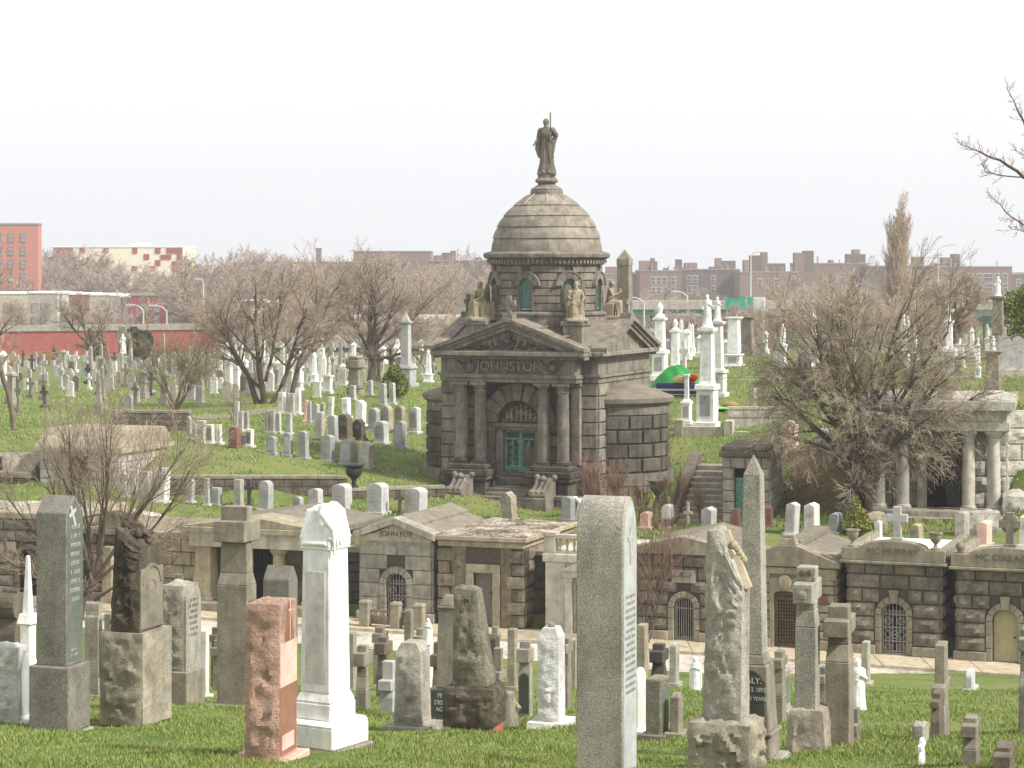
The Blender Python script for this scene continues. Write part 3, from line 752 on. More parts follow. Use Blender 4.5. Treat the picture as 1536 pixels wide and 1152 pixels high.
def classical():
    w, h = 3.0, 2.75
    root = vault_root(882, 'pale classical tomb with small door pediment, mostly hidden by the tall granite slab'); hw, zs = .4, 1.75
    shell(root, w, h, 4.5, hw, zs, M['v_white'], False, -.05)
    mb = MB()
    mb.box(-w / 2 - .04, -.8, -.08, .019, 0, h - .3); mb.box(.7, w / 2 + .04, -.08, .019, 0, h - .3); mb.box(-.8, .7, -.03, .019, zs + .45, h - .3)
    mb.box(w / 2, w / 2 + .05, .02, 4.5, 0, h - .3); mb.box(-w / 2 - .05, -w / 2, .02, 4.5, 0, h - .3)
    mb.build('wall', M['v_white'], root, bevel=.01)
    pl = MB()
    for s in (-.66, .56): pl.box(s - .12, s + .12, -.2, .0, 0, zs + .05); pl.box(s - .16, s + .16, -.23, .0, zs + .05, zs + .2)
    pl.build('pilaster', M['v_white'], root, bevel=.01)
    MB().box(-.9, .8, -.26, 0, zs + .2, zs + .42).prism([(-.98, zs + .42), (.88, zs + .42), (-.05, zs + .85)], 'y', -.3, 0).build('door_pediment', M['v_white'], root, bevel=.01)
    grille(root, hw, zs, 'rect', M['iron'], -.05)
    e = .14
    MB().box(-w / 2 - e, w / 2 + e, -e, 4.6, h - .3, h).build('cornice', M['v_white'], root, bevel=.03)
    bl = MB()
    for s in (-w / 2 + .12, w / 2 - .12): bl.box(s - .2, s + .2, -.12, .28, h, h + .62); bl.box(s - .25, s + .25, -.17, .33, h + .62, h + .74)
    for i in range(9): bl.lathe([(.05, 0), (.05, .04), (.03, .1), (.065, .25), (.03, .42), (.05, .46)], 8, (-1.05 + i * .262, .08, h + .08))
    bl.box(-w / 2 + .32, w / 2 - .32, -.06, .22, h, h + .08); bl.box(-w / 2 + .32, w / 2 - .32, -.08, .24, h + .54, h + .66)
    bl.build('balustrade', M['concrete'], root)
    MB().box(-w / 2, w / 2, .35, 4.5, h, h + .06).build('roof', M['concrete'], root)
classical()
def flat_tomb():
    w, h = 3.1, 2.9
    root = vault_root(722, 'square brown stone tomb with quoins, flat leaf-strewn roof and grey slab door'); hw, zs = .36, 1.9
    x0 = .08
    shell(root, w, h, 5.4, hw, zs, M['mortar'], False, x0)
    mb = MB()
    hole = lambda a, b: [(x0 - hw - .3, x0 + hw + .3)] if a < zs + .3 else []
    ashlar(mb, flatmap((0, 0, 0), (1, 0, 0), (0, -1, 0)), -w / 2 + .4, w / 2 - .4, courses(0, h - .1, 2), 3.2, .0, .03, .0, hole, .05, 5)
    ashlar(mb, flatmap((w / 2, 0, 0), (0, 1, 0), (1, 0, 0)), 0, 5.4, courses(0, h - .1, 6), .9, .03, .06, .02, None, .05, 6)
    ashlar(mb, flatmap((-w / 2, 5.4, 0), (0, -1, 0), (-1, 0, 0)), 0, 5.4, courses(0, h - .1, 6), .9, .03, .06, .02, None, .05, 8)
    mb.build('wall', M['v_brown'], root)
    for s in (-1, 1):
        q = MB()
        for i, (a, b) in enumerate(courses(.05, h - .15, 6)):
            l = .55 if i % 2 else .36
            xa, xb = (-w / 2 - .06, -w / 2 + l) if s < 0 else (w / 2 - l, w / 2 + .06)
            rough(q, xa, xb, -.13 if i % 2 else -.08, .15, a, b - .05, .12, .03, i + s * 9)
        q.build('quoin', M['v_brown'], root)
    fr = MB().box(x0 - hw - .28, x0 - hw, -.1, .1, 0, zs).box(x0 + hw, x0 + hw + .28, -.1, .1, 0, zs).box(x0 - hw - .28, x0 + hw + .28, -.1, .1, zs, zs + .3)
    fr.build('door_surround', M['v_tan'], root, bevel=.015)
    grille(root, hw, zs, 'rectplate', M['door_grey'], x0)
    e = .22
    MB().box(-w / 2 - .08, w / 2 + .08, -.1, 5.45, h - .1, h + .12).box(-w / 2 - e, w / 2 + e, -e, 5.6, h + .122, h + .3).build('cornice', M['v_tan'], root, bevel=.03)
    vs = []; rr = random.Random(4)
    for j in range(25):
        for i in range(17): vs.append((-w / 2 - .15 + (w + .3) * i / 16, -.15 + 5.6 * j / 24, h + .31 + max(0, .12 * fbm((i * .3, j * .3, 2), 3) + .04) * (0 if i in (0, 16) or j in (0, 24) else 1)))
    lf = MB().add(vs, grid_faces(16, 24)).build('roof_litter', M['leaves_gravel'], root, smooth=True)
flat_tomb()
def foy():
    w, h = 2.75, 2.85
    root = vault_root(594, 'grey gabled stone tomb with dark ornate arched gate and small railing posts'); hw, zs = .4, 1.3
    shell(root, w, h, 5, hw + .02, zs, M['mortar'])
    vault_walls(root, w, h, 5, M['v_grey'], 5, arch_hole(.02, hw, zs, .24), .02, 41, blen=1.3, pm=M['v_grey'], gap=.009)
    surround(root, hw, zs, .24, M['v_grey'], proud=.07, key=False, x0=.02)
    grille(root, hw, zs, 'ornate', M['iron_pale'], .02)
    e = .16
    MB().prism([(-w / 2 - .02, h), (w / 2 + .02, h), (w / 2 + .02, h + .06), (0, h + .6), (-w / 2 - .02, h + .06)], 'y', -.08, .4).build('pediment', M['concrete'], root)
    t = text_mb('JOHN FOY', .27, .03); t.xf(Matrix.Translation((.05, -.085, h + .25)) @ FACE_Y); t.build('name_letters', M['letter_dark'], root)
    rk = MB()
    for s in (-1, 1):
        a, b = (0, h + .62), (s * (w / 2 + .2), h + .06)
        for k in range(2):
            p = [(a[0] + (b[0] - a[0]) * u, a[1] + (b[1] - a[1]) * u) for u in ((0, .34) if k == 0 else (.345, 1))]
            rk.prism([p[0], p[1], (p[1][0], p[1][1] + .26), (p[0][0], p[0][1] + .26)], 'y', -.28, .42)
    rk.build('raking_cornice', M['v_grey'], root, bevel=.02)
    rf = MB()
    for s in (-1, 1):
        rf.prism([(0, h + .64), (s * .75, h + .40), (s * .75, h + .62), (0, h + .87)], 'y', .425, 5.4)
        rf.prism([(s * .75, h + .36), (s * (w / 2 + .2), h + .06), (s * (w / 2 + .2), h + .26), (s * .75, h + .53)], 'y', .425, 5.3)
    rf.build('roof', M['roofstone'], root, bevel=.01)
    MB().box(-w / 2, w / 2, -.075, .0, h - .2, h).build('frieze', M['v_grey'], root)
    for s in (-.78, .86): urn_mb(.9, (s, -.55, 0)).build('urn', M['v_trim'], root, smooth=40)
foy()
# low front railing of that tomb
fr = thing('tomb_railing', 'low stone posts with brown rails in front of the grey gabled tomb', 'railing', (0, 0, 0))
for i, (px, w_) in enumerate(((548, .34), (594, .34), (629, .36))):
    D = 80.3 / (1 + .36 * (px - CX) / F); x = (px - CX) * D / F
    q = MB().cbox(w_, w_, 0, .82).cbox(w_ + .06, w_ + .06, .82, .93, top=(.8, .8)); q.build('post', M['v_trim'], fr, bevel=.02, loc=(x, D, zroad(x) + .12), rz=VRZ)
q = MB()
for a, b in ((548, 594), (594, 629)):
    for z0, z1 in ((.1, .38), (.52, .6)):
        Da, Db = 80.3 / (1 + .36 * (a - CX) / F), 80.3 / (1 + .36 * (b - CX) / F); xa, xb = (a - CX) * Da / F + .17, (b - CX) * Db / F - .17
        z = zroad(xa) + .12
        q.add([(xa, Da, z + z0), (xb, Db, z + z0), (xb, Db, z + z1), (xa, Da, z + z1), (xa, Da + .1, z + z0), (xb, Db + .1, z + z0), (xb, Db + .1, z + z1), (xa, Da + .1, z + z1)], [(0, 1, 2, 3), (5, 4, 7, 6), (3, 2, 6, 7), (1, 0, 4, 5), (0, 3, 7, 4), (1, 5, 6, 2)])
q.build('rail', M['v_brown'], fr)
def temple():
    w, h = 5.3, 2.55
    root = vault_root(388, 'wide tan temple-front tomb with tapered pillars and shallow pediment', dz=.45)
    MB().box(-w / 2 - .3, w / 2 + .3, -.75, 5, -.5, 0).build('step', M['v_trim'], root, bevel=.03)
    MB().box(-w / 2, w / 2, .9, 1.1, 0, h - .5).box(-w / 2, -w / 2 + .3, 1.1, 5, 0, h).box(w / 2 - .3, w / 2, 1.1, 5, 0, h).build('wall', M['v_brown'], root)
    for s in (-w / 2 + .42, w / 2 - .42): MB().cbox(.86, .8, 0, .12, c=(s, .15)).cbox(.8, .7, .12, h - .55, top=(.72, .8), c=(s, .15)).build('pillar', M['tanst'], root, bevel=.02)
    for s in (-.75, .75):
        MB().lathe([(.001, 0), (.3, 0), (.3, .1), (.25, .14), (.22, h - .85), (.22, h - .8), (.33, h - .68), (.33, h - .55)], 18, (s, .15, 0)).build('column', M['tanst'], root, smooth=40)
    MB().box(-w / 2 - .05, w / 2 + .05, -.28, 1.2, h - .55, h - .02).build('entablature', M['v_white'], root, bevel=.01)
    e = .3
    MB().box(-w / 2 - e, w / 2 + e, -.28 - e, 1.3, h, h + .2).prism([(-w / 2 - e, h + .2), (w / 2 + e, h + .2), (0, h + .62)], 'y', -.5, 1.3).build('pediment', M['tanst'], root, bevel=.02)
    MB().box(-w / 2 - .2, w / 2 + .2, 1.3, 5.2, h, h + .19).prism([(-w / 2 - .2, h + .19), (w / 2 + .2, h + .19), (0, h + .6)], 'y', 1.302, 5.2).build('roof', M['roofstone'], root)
    mb = MB()
    for i in range(10): mb.box(-.45 + i * .1 - .014, -.45 + i * .1 + .014, .78, .81, 0, 1.9)
    for z in (.1, .9, 1.8): mb.box(-.5, .5, .775, .815, z, z + .04)
    g = mb.build('door_grille', M['iron'], root); MB().box(-.6, .6, .86, .898, 0, 1.95).build('door', M['dark'], root)  # black plate behind the bars paints the shade of the doorway
temple()
def low_block(px, w, h, label, mat, doorpx=None, seed=0, top='flat'):
    root = vault_root(px, label); hw, zs = .42, 1.35
    x0 = 0
    if doorpx is not None: x0 = (doorpx - px) * 88 / F / .92
    shell(root, w, h, 4.5, hw, zs, M['mortar'], True, x0)
    vault_walls(root, w, h, 4.5, mat, 6, arch_hole(x0, hw, zs, .18), .05, seed)
    surround(root, hw, zs, .18, M['v_brown'], key=False, x0=x0)
    grille(root, hw, zs, 'bars', M['iron'], x0)
    e = .15
    if top == 'flat': MB().box(-w / 2 - e, w / 2 + e, -e, 4.7, h, h + .25).build('cornice', M['v_tan'], root, bevel=.03)
    else:
        MB().box(-w / 2 - e, w / 2 + e, -e, 4.7, h, h + .2).prism([(-w * .3, h + .2), (w * .3, h + .2), (w * .26, h + .75), (0, h + .95), (-w * .26, h + .75)], 'y', -.1, .4).build('parapet', M['v_brown'], root, bevel=.02)
        pl = MB().cbox(.5, .4, 0, .25, c=(-w * .1, -.4)).cbox(.42, .34, .25, 2.1, top=(.85, .85), c=(-w * .1, -.4)); pl.build('pilaster', M['tanst'], root, bevel=.02)
    return root
low_block(42, 3.1, 2.9, 'dark coursed tomb at the left edge with a black arched doorway', M['v_rock'], 44, 51)
low_block(182, 2.9, 2.5, 'brown tomb with stepped parapet behind the black rock monument', M['v_brown'], None, 61, 'step')
# tan wing wall between those two tombs
ww = vault_root(262, 'tan coursed wing wall beside the pillared tomb'); ww['category'] = 'wall'; ww.name = 'wing_wall'; del ww['group']
mb = MB(); ashlar(mb, flatmap((0, 0, 0), (1, 0, 0), (0, -1, 0)), -1.2, 1.1, courses(0, 2.5, 5), .8, .02, .06, .02, None, .02, 77); mb.box(-1.2, 1.1, .02, 1.1, 0, 2.5); mb.build('wall_face', M['tanst'], ww)
MB().box(-1.3, 1.2, -.15, 1.2, 2.5, 2.72).build('coping', M['tanst'], ww, bevel=.03)
MB().box(-1.0, 1.0, -.9, -.1, 0, .35).build('kerb_stone', M['tanst'], ww, bevel=.03)
# ------------------------------------------------------------------ carved figures (one continuous body each)
def robe(mb, secs, folds=9, amp=.09, n=40, c=(0, 0, 0), ph=0.):
    vs = []
    for z, rx, ry, ox, oy in secs:
        k = max(0, 1 - z / 1.25)
        for i in range(n):
            a = 2 * math.pi * i / n
            m = 1 + amp * k * (math.sin(folds * a + ph + z * 1.5) + .5 * math.sin(folds * 1.7 * a - z * 4)) + .02 * math.sin(5 * a + z * 9)
            vs.append((c[0] + ox + rx * m * math.cos(a), c[1] + oy + ry * m * math.sin(a), c[2] + z))
    fs = grid_faces(n - 1, len(secs) - 1)
    for j in range(len(secs) - 1): fs.append((j * n + n - 1, j * n, (j + 1) * n, (j + 1) * n + n - 1))
    fs += [tuple(range(n))[::-1], tuple((len(secs) - 1) * n + i for i in range(n))]
    return mb.add(vs, fs)
def head(mb, c, r=.105, tilt=0., beard=False, veil=False, hair=True):
    x, y, z = c
    mb.ball((x, y, z), r, .82, .95, 1.15); mb.ball((x, y - r * .82, z - r * .12), r * .2, .8, 1, 1.5, 8)      # skull, nose
    mb.ball((x, y - r * .55, z - r * .72), r * .45, 1, .9, .8, 10)                                               # chin
    mb.ball((x, y - r * .72, z + r * .2), r * .32, 2.0, .6, .4, 10)                                              # brow
    for s in (-1, 1): mb.ball((x + s * r * .84, y, z - r * .05), r * .22, .5, .8, 1.2, 8)
    if hair: mb.ball((x, y + r * .18, z + r * .18), r * 1.02, .95, 1, 1.1)
    if hair: mb.ball((x, y + r * .5, z - r * .5), r * .75, 1.1, .8, 1.2)
    if beard: mb.ball((x, y - r * .6, z - r * 1.05), r * .5, 1, .8, 1.3, 10)
    if veil: mb.ball((x, y + r * .3, z - r * .1), r * 1.25, 1, 1, 1.25); mb.tube([(x, y + r * .6, z), (x, y + r * .8, z - .25)], [r * 1.1, r * 1.7], 12)
    mb.tube([(x, y + .01, z - r * 2.2), (x, y, z - r * .5)], [r * .7, r * .58], 10)
def arm(mb, pts, r0=.062, r1=.036):
    n = len(pts); mb.tube(pts, [r0 + (r1 - r0) * i / (n - 1) for i in range(n)], 10)
    for i, p in enumerate(pts): mb.ball(p, r0 + (r1 - r0) * i / (n - 1), n=10)
    a, b = Vector(pts[-2]), Vector(pts[-1]); d = (b - a).normalized(); s = d.cross(Vector((0, 0, 1)));  s = s.normalized() if s.length > .1 else Vector((1, 0, 0))
    mb.tube([b, b + d * .08], [.034, .03], 8)
    for k in range(4): mb.tube([b + d * .07 + s * (k - 1.5) * .017, b + d * (.13 - .008 * abs(k - 1.5)) + s * (k - 1.5) * .019], [.012, .008], 6)
    mb.tube([b + d * .03 + s * .03, b + d * .08 + s * .055], [.012, .009], 6)
STD = [(0, .27, .24, 0, 0), (.06, .28, .25, 0, 0), (.3, .235, .2, 0, 0), (.6, .215, .175, .01, -.01), (.9, .205, .16, .01, 0), (1.05, .185, .14, 0, 0), (1.16, .165, .125, 0, 0), (1.3, .19, .135, 0, 0), (1.4, .2, .13, 0, 0), (1.46, .165, .11, 0, 0), (1.5, .08, .075, 0, 0)]
def standing(kind):
    mb = MB(); robe(mb, STD, 9 if kind == 'staff' else 11)
    head(mb, (0.0 if kind != 'staff' else -.02, -.03, 1.63), beard=kind == 'staff', veil=kind == 'veil')
    if kind == 'staff':
        arm(mb, [(-.19, 0, 1.41), (-.27, -.03, 1.14), (-.37, -.14, .95)]); arm(mb, [(.19, 0, 1.41), (.33, -.06, 1.2), (.2, -.2, 1.37)], .075)
        mb.tube([(-.2, 0, 1.42), (-.26, .02, 1.1), (-.3, .0, .8), (-.24, .0, .5)], [.09, .085, .08, .04], 10)      # hanging cloak
        mb.tube([(-.16, -.1, 1.4), (.0, -.16, 1.22), (.16, -.14, 1.05), (.22, -.04, .95)], [.035, .04, .04, .03], 8)
        mb.tube([(.2, -.02, 1.4), (.3, 0, 1.25), (.24, -.02, 1.0), (.2, -.12, .5)], [.08, .09, .07, .03], 10)
    elif kind == 'veil':
        arm(mb, [(-.18, 0, 1.4), (-.24, -.06, 1.14), (-.04, -.19, 1.22)], .06); arm(mb, [(.18, 0, 1.4), (.24, -.06, 1.14), (.04, -.19, 1.24)], .06)
        mb.tube([(-.17, .04, 1.4), (-.24, .06, .9), (-.26, .06, .2)], [.07, .09, .07], 8); mb.tube([(.17, .04, 1.4), (.24, .06, .9), (.26, .06, .2)], [.07, .09, .07], 8)
    else:
        arm(mb, [(-.18, 0, 1.4), (-.25, -.04, 1.13), (-.2, -.2, 1.0)], .06); arm(mb, [(.18, 0, 1.4), (.26, -.02, 1.14), (.12, -.18, 1.26)], .06)
        mb.tube([(.16, .02, 1.42), (.0, -.15, 1.1), (-.2, -.05, .8)], [.05, .06, .04], 8)
    for s in (-1, 1): mb.ball((s * .09, -.25, .03), .06, .8, 1.5, .7, 8)
    mb.cbox(.58, .54, -.06, .02)
    return mb
def seated(kind=0):
    mb = MB()
    mb.cbox(.62, .5, 0, .5, c=(0, .16)); mb.cbox(.7, .12, 0, 1.3 if kind else .6, c=(0, .44), top=(.8, 1))
    T = [(.42, .24, .2, 0, .12), (.6, .2, .16, 0, .1), (.75, .17, .13, 0, .08), (.9, .2, .14, 0, .06), (1.0, .21, .13, 0, .05), (1.06, .17, .11, 0, .05), (1.1, .08, .07, 0, .05)]
    robe(mb, T, 7, .03)
    for s in (-1, 1):
        mb.tube([(s * .11, .12, .5), (s * .15, -.28, .54)], [.12, .1], 12); mb.ball((s * .15, -.28, .54), .1)
        mb.tube([(s * .15, -.28, .54), (s * .13, -.3, .08)], [.1, .085], 12); mb.ball((s * .13, -.38, .04), .06, .8, 1.5, .8, 8)
    robe(mb, [(0, .3, .16, 0, -.24), (.15, .27, .15, 0, -.23), (.4, .24, .14, 0, -.2), (.56, .22, .14, 0, -.16)], 10, .12)
    mb.ball((0, -.1, .5), .22, 1.1, 1.1, .6)
    head(mb, (0, .0, 1.24), beard=kind == 0)
    if kind == 0:
        arm(mb, [(-.2, .05, 1.0), (-.28, -.02, .76), (-.12, -.22, .68)]); arm(mb, [(.2, .05, 1.0), (.28, -.04, .76), (.2, -.28, .66)])
        mb.cbox(.24, .06, .6, .9, c=(-.05, -.28)); mb.tube([(-.24, .0, 1.02), (-.3, .1, .7), (-.28, .1, .2)], [.07, .1, .08], 8)
    else:
        arm(mb, [(-.2, .05, 1.0), (-.27, -.06, .8), (-.1, -.26, .9)]); arm(mb, [(.2, .05, 1.0), (.27, -.06, .8), (.08, -.28, .92)])
        mb.ball((0, -.3, 1.0), .06, 1, 1, 1.6)
    mb.cbox(.8, 1.05, -.1, .02, c=(0, .02))
    return mb
FIG = {'staff': remesh(standing('staff'), .018, 'robed_figure', M['statue']),
       'veil': remesh(standing('veil'), .02, 'veiled_figure', M['marble']),
       'robe': remesh(standing('robe'), .02, 'draped_figure', M['marble']),
       'seatA': remesh(seated(0), .022, 'seated_figure', M['statue_tan']),
       'seatB': remesh(seated(1), .022, 'seated_angel_figure', M['statue_tan'])}

# ------------------------------------------------------------------ the domed mausoleum
MT = R(22.5); MX = (820 - CX) * 105 / F
ms = thing('domed_mausoleum', 'large dark stone mausoleum with green bronze gate and ringed dome', 'mausoleum', (MX, 105, -10.3), -MT)
def mworld(x, y, z): return Matrix.Translation((MX, 105, -10.3)) @ Matrix.Rotation(-MT, 4, 'Z') @ Vector((x, y, z))
hx, hy = 3.65, 3.25
wb = MB(); cs = courses(1.3, 5.27, 7)
core = MB().box(-hx, hx, -hy + .36, hy, -.4, 6.3)
core.box(-hx, -1.1, -hy, -hy + .36, -.4, 6.3).box(1.1, hx, -hy, -hy + .36, -.4, 6.3).box(-1.1, 1.1, -hy, -hy + .36, 4.75, 6.3)
core.build('inner_wall', M['mortar'], ms)
dh = lambda a, b: [(-1.1, 1.1)] if a < 3.3 else ([(-1.75, 1.75)] if a < 5.2 else [])
ashlar(wb, flatmap((0, -hy, 0), (1, 0, 0), (0, -1, 0)), -hx, hx, cs, 1.3, .035, .08, .03, dh, 0, 1, gs=.008)
ashlar(wb, flatmap((hx, 0, 0), (0, 1, 0), (1, 0, 0)), -hy, hy, cs, 1.3, .035, .08, .03, None, 0, 2, gs=.008)
ashlar(wb, flatmap((-hx, 0, 0), (0, -1, 0), (-1, 0, 0)), -hy, hy, cs, 1.3, .035, .08, .03, None, 0, 3, gs=.008)
ashlar(wb, flatmap((0, hy, 0), (-1, 0, 0), (0, 1, 0)), -hx, hx, cs, 1.3, .035, .08, .03, None, 0, 4, gs=.008)
wb.build('wall', M['maus'], ms)
pl = MB()
def belt(mb, x0, x1, y0, y1, z0, z1, e, e2=None): return mb.box(x0 - e, x1 + e, y0 - e, y1 + e, z0, z1)
belt(pl, -hx, hx, -hy + .01, hy, -.4, .75, .24); belt(pl, -hx, hx, -hy + .01, hy, .752, 1.1, .18); belt(pl, -hx, hx, -hy + .01, hy, 1.102, 1.29, .12)
pl.build('plinth', M['maus_dark'], ms, bevel=.04)
en = MB()
belt(en, -hx, hx, -hy, hy, 5.272, 5.5, .1); belt(en, -hx, hx, -hy, hy, 5.5 + .002, 5.64, .18); belt(en, -hx, hx, -hy, hy, 5.642, 6.3, .07)
en.build('entablature', M['maus_plain'], ms, bevel=.015)
cn = MB()
belt(cn, -hx, hx, -hy, hy, 6.302, 6.42, .22); belt(cn, -hx, hx, -hy, hy, 6.422, 6.62, .45)
cn.build('cornice', M['maus_plain'], ms, bevel=.03)
# portico
pe = MB().box(-3.04, 3.04, -4.3, -hy - .2, 5.275, 5.46).box(-3.1, 3.1, -4.36, -hy - .2, 5.462, 5.64).box(-3.0, 3.0, -4.27, -hy - .1, 5.642, 6.3)
po = pe.build('portico_entablature', M['maus_plain'], ms, bevel=.015)
MB().box(-3.25, 3.25, -4.45, -hy - .5, 6.303, 6.43).box(-3.58, 3.58, -4.75, -hy - .5, 6.433, 6.64).build('portico_cornice', M['maus_plain'], ms, bevel=.03)
t = text_mb('JOHNSTON', .58, .1, sx=1.02); t.xf(Matrix.Translation((0, -4.31, 5.97)) @ FACE_Y); t.build('name_letters', M['dome'], po)
MB().box(-1.5, 1.5, -4.285, -4.272, 5.68, 6.26).build('name_panel', M['maus_dark'], po)
for s in (-1.95, 1.95):
    w = MB(); rr = random.Random(3)
    for k in range(26):
        a = 2 * math.pi * k / 26; r_ = .22 + .04 * math.sin(k * 2.4); w.ball((s + r_ * math.cos(a), -4.3, 5.95 + r_ * math.sin(a)), .065, 1, .8, 1, 8)
    for q in (-1, 1):
        for k in range(5): w.ball((s + q * (.3 + .06 * k), -4.3, 6.05 + .04 * k), .07 - .006 * k, 1.2, .7, .8, 8)
    w.build('wreath', M['maus_dark'], po, smooth=True)
for s in (-1, 1):
    q = MB(); x0, x1 = s * 1.93 - .92, s * 1.93 + .92
    q.box(x0, x1, -4.55, -hy - .0, -.4, .32).box(x0 + .06, x1 - .06, -4.49, -hy - .0, .322, .95).box(x0, x1, -4.56, -hy, .952, 1.05).box(x0 - .1, x1 + .1, -4.72, -hy, 1.052, 1.22).box(x0 - .14, x1 + .14, -4.78, -hy, 1.222, 1.5).box(x0 + .02, x1 - .02, -4.62, -hy, 1.502, 1.72)
    q.build('column_pedestal', M['maus_dark'], ms, bevel=.035)
    for u in (1.49, 2.37):
        x = s * u
        c = MB().lathe([(.27, 1.98), (.272, 2.6), (.262, 3.6), (.235, 4.85)], 28, (x, -4.05, 0)).build('column', M['maus_plain'], ms, smooth=40)
        MB().cbox(.72, .72, 1.722, 1.82, c=(x, -4.05)).lathe([(.36, 1.822), (.37, 1.88), (.3, 1.93), (.28, 1.99)], 28, (x, -4.05, 0)).build('column_base', M['maus_dark'], c, smooth=40)
        MB().lathe([(.235, 4.85), (.275, 4.87), (.27, 4.93), (.245, 4.94), (.25, 5.02), (.33, 5.12), (.34, 5.15)], 28, (x, -4.05, 0)).cbox(.74, .74, 5.15, 5.27, c=(x, -4.05)).build('capital', M['maus_plain'], c, smooth=40)
    a = MB().box(s * 2.75 - .2, s * 2.75 + .2, -3.6, -hy - .06, 1.725, 5.1).box(s * 2.75 - .26, s * 2.75 + .26, -3.66, -hy - .06, 5.1, 5.272); a.build('pilaster', M['maus_plain'], ms, bevel=.015)
    a = MB().box(s * 1.22 - .14, s * 1.22 + .14, -3.5, -hy - .0, .7, 3.1).box(s * 1.22 - .2, s * 1.22 + .2, -3.56, -hy, 3.1, 3.3); a.build('door_pilaster', M['maus_plain'], ms, bevel=.015)
vo = MB()
for k in range(9):
    a0, a1 = math.pi * k / 9 + .012, math.pi * (k + 1) / 9 - .012
    o = 1.72 if k not in (3, 4, 5) else 1.74
    vo.prism(arc(0, 3.48, .98, a0, a1, 3) + arc(0, 3.48, o, a1, a0, 3), 'y', -3.42 - (.12 if k == 4 else 0), -3.0)
vo.build('voussoir_arch', M['maus'], ms, bevel=.015)
MB().box(-1.35, 1.35, -3.48, -3.0, 3.3, 3.46).box(-1.08, 1.08, -3.36, -2.9, 3.15, 3.3).build('door_lintel', M['maus_plain'], ms, bevel=.015)
for s in (-1, 1): MB().box(s * .92 - .16, s * .92 + .16, -3.3, -2.88, .7, 3.15).build('door_jamb', M['maus_plain'], ms, bevel=.015)
rl = MB(); rr = random.Random(12)
rl.prism(arc(0, 3.48, .97, 0, math.pi, 20), 'y', -3.05, -2.9)
lr = rl.build('lunette', M['maus_dark'], ms)
rl = MB()
for x, hh in ((-.62, .42), (-.4, .58), (-.18, .7), (.05, .8), (.27, .7), (.48, .58), (.68, .4)):
    rl.tube([(x, -3.1, 3.5), (x + rr.uniform(-.05, .05), -3.12, 3.5 + hh * .75)], [.1, .07], 8); rl.ball((x, -3.14, 3.5 + hh * .88), .065)
    arm(rl, [(x, -3.12, 3.5 + hh * .7), (x + .12 * rr.choice((-1, 1)), -3.17, 3.5 + hh * .5)], .035, .025)
for k in range(40): rl.ball((rr.uniform(-.85, .85), -3.06, 3.5 + rr.uniform(0, .25)), rr.uniform(.03, .07), n=8)
rl.build('relief_figures', M['statue_tan'], lr, smooth=True)
# gate
fr = MB()
for s in (-1, 1):
    x0, x1 = (-.76, -.02) if s < 0 else (.02, .76)
    g = MB().box(x0, x0 + .07, -3.06, -3.0, .78, 3.12).box(x1 - .07, x1, -3.06, -3.0, .78, 3.12)
    for z in (.78, 1.42, 1.52, 2.72, 3.04): g.box(x0 + .07, x1 - .07, -3.06, -3.0, z, z + .08)
    o = g.build('gate_leaf', M['bronze'], ms)
    g = MB(); xm = (x0 + x1) / 2
    for k in range(6): g.box(x0 + .1 + k * .1, x0 + .12 + k * .1, -3.045, -3.015, 2.8, 3.04)
    for k in range(5):
        for j in range(2): ring(g, (x0 + .15 + .11 * k, -3.03, 1.0 + .28 * j), .07, .017, n=10); ring(g, (x0 + .15 + .11 * k, -3.03, 1.13 + .24 * j), .04, .014, n=8)
    for k in range(11): ring(g, (xm + .1 * math.sin(k * 1.9), -3.03, 1.62 + .1 * k), .065, .017, n=10)
    for k in range(10): ring(g, (x0 + .1, -3.03, 1.6 + .11 * k), .035, .012, n=8); ring(g, (x1 - .1, -3.03, 1.6 + .11 * k), .035, .012, n=8)
    g.tube([(xm, -3.03, 1.52), (xm, -3.03, 2.72)], .02, 6); g.build('gate_ornament', M['bronze'], o)
    if s > 0: MB().prism([(x0 + .12, 1.58), (x1 - .04, 1.58), (x1 - .04, 2.3)] + [(xm + .06 + .25 * math.cos(a), 2.3 + .18 * math.sin(a)) for a in (0.5, 1.0, 1.57, 2.1, 2.7)] + [(x0 + .12, 2.3)], 'y', -3.09, -3.065).build('gate_panel', M['maus_dark'], o)
MB().box(-.05, .05, -3.1, -3.065, .75, 3.1).cbox(.34, .05, 2.62, 2.7, c=(0, -3.08)).build('gate_cross', M['bronze'], ms)
MB().box(-1.05, 1.05, -2.88, -2.84, .7, 3.3).build('doorway_shade_sheet', M['dark'], ms)  # added sheet, darkness behind the gate put into its colour
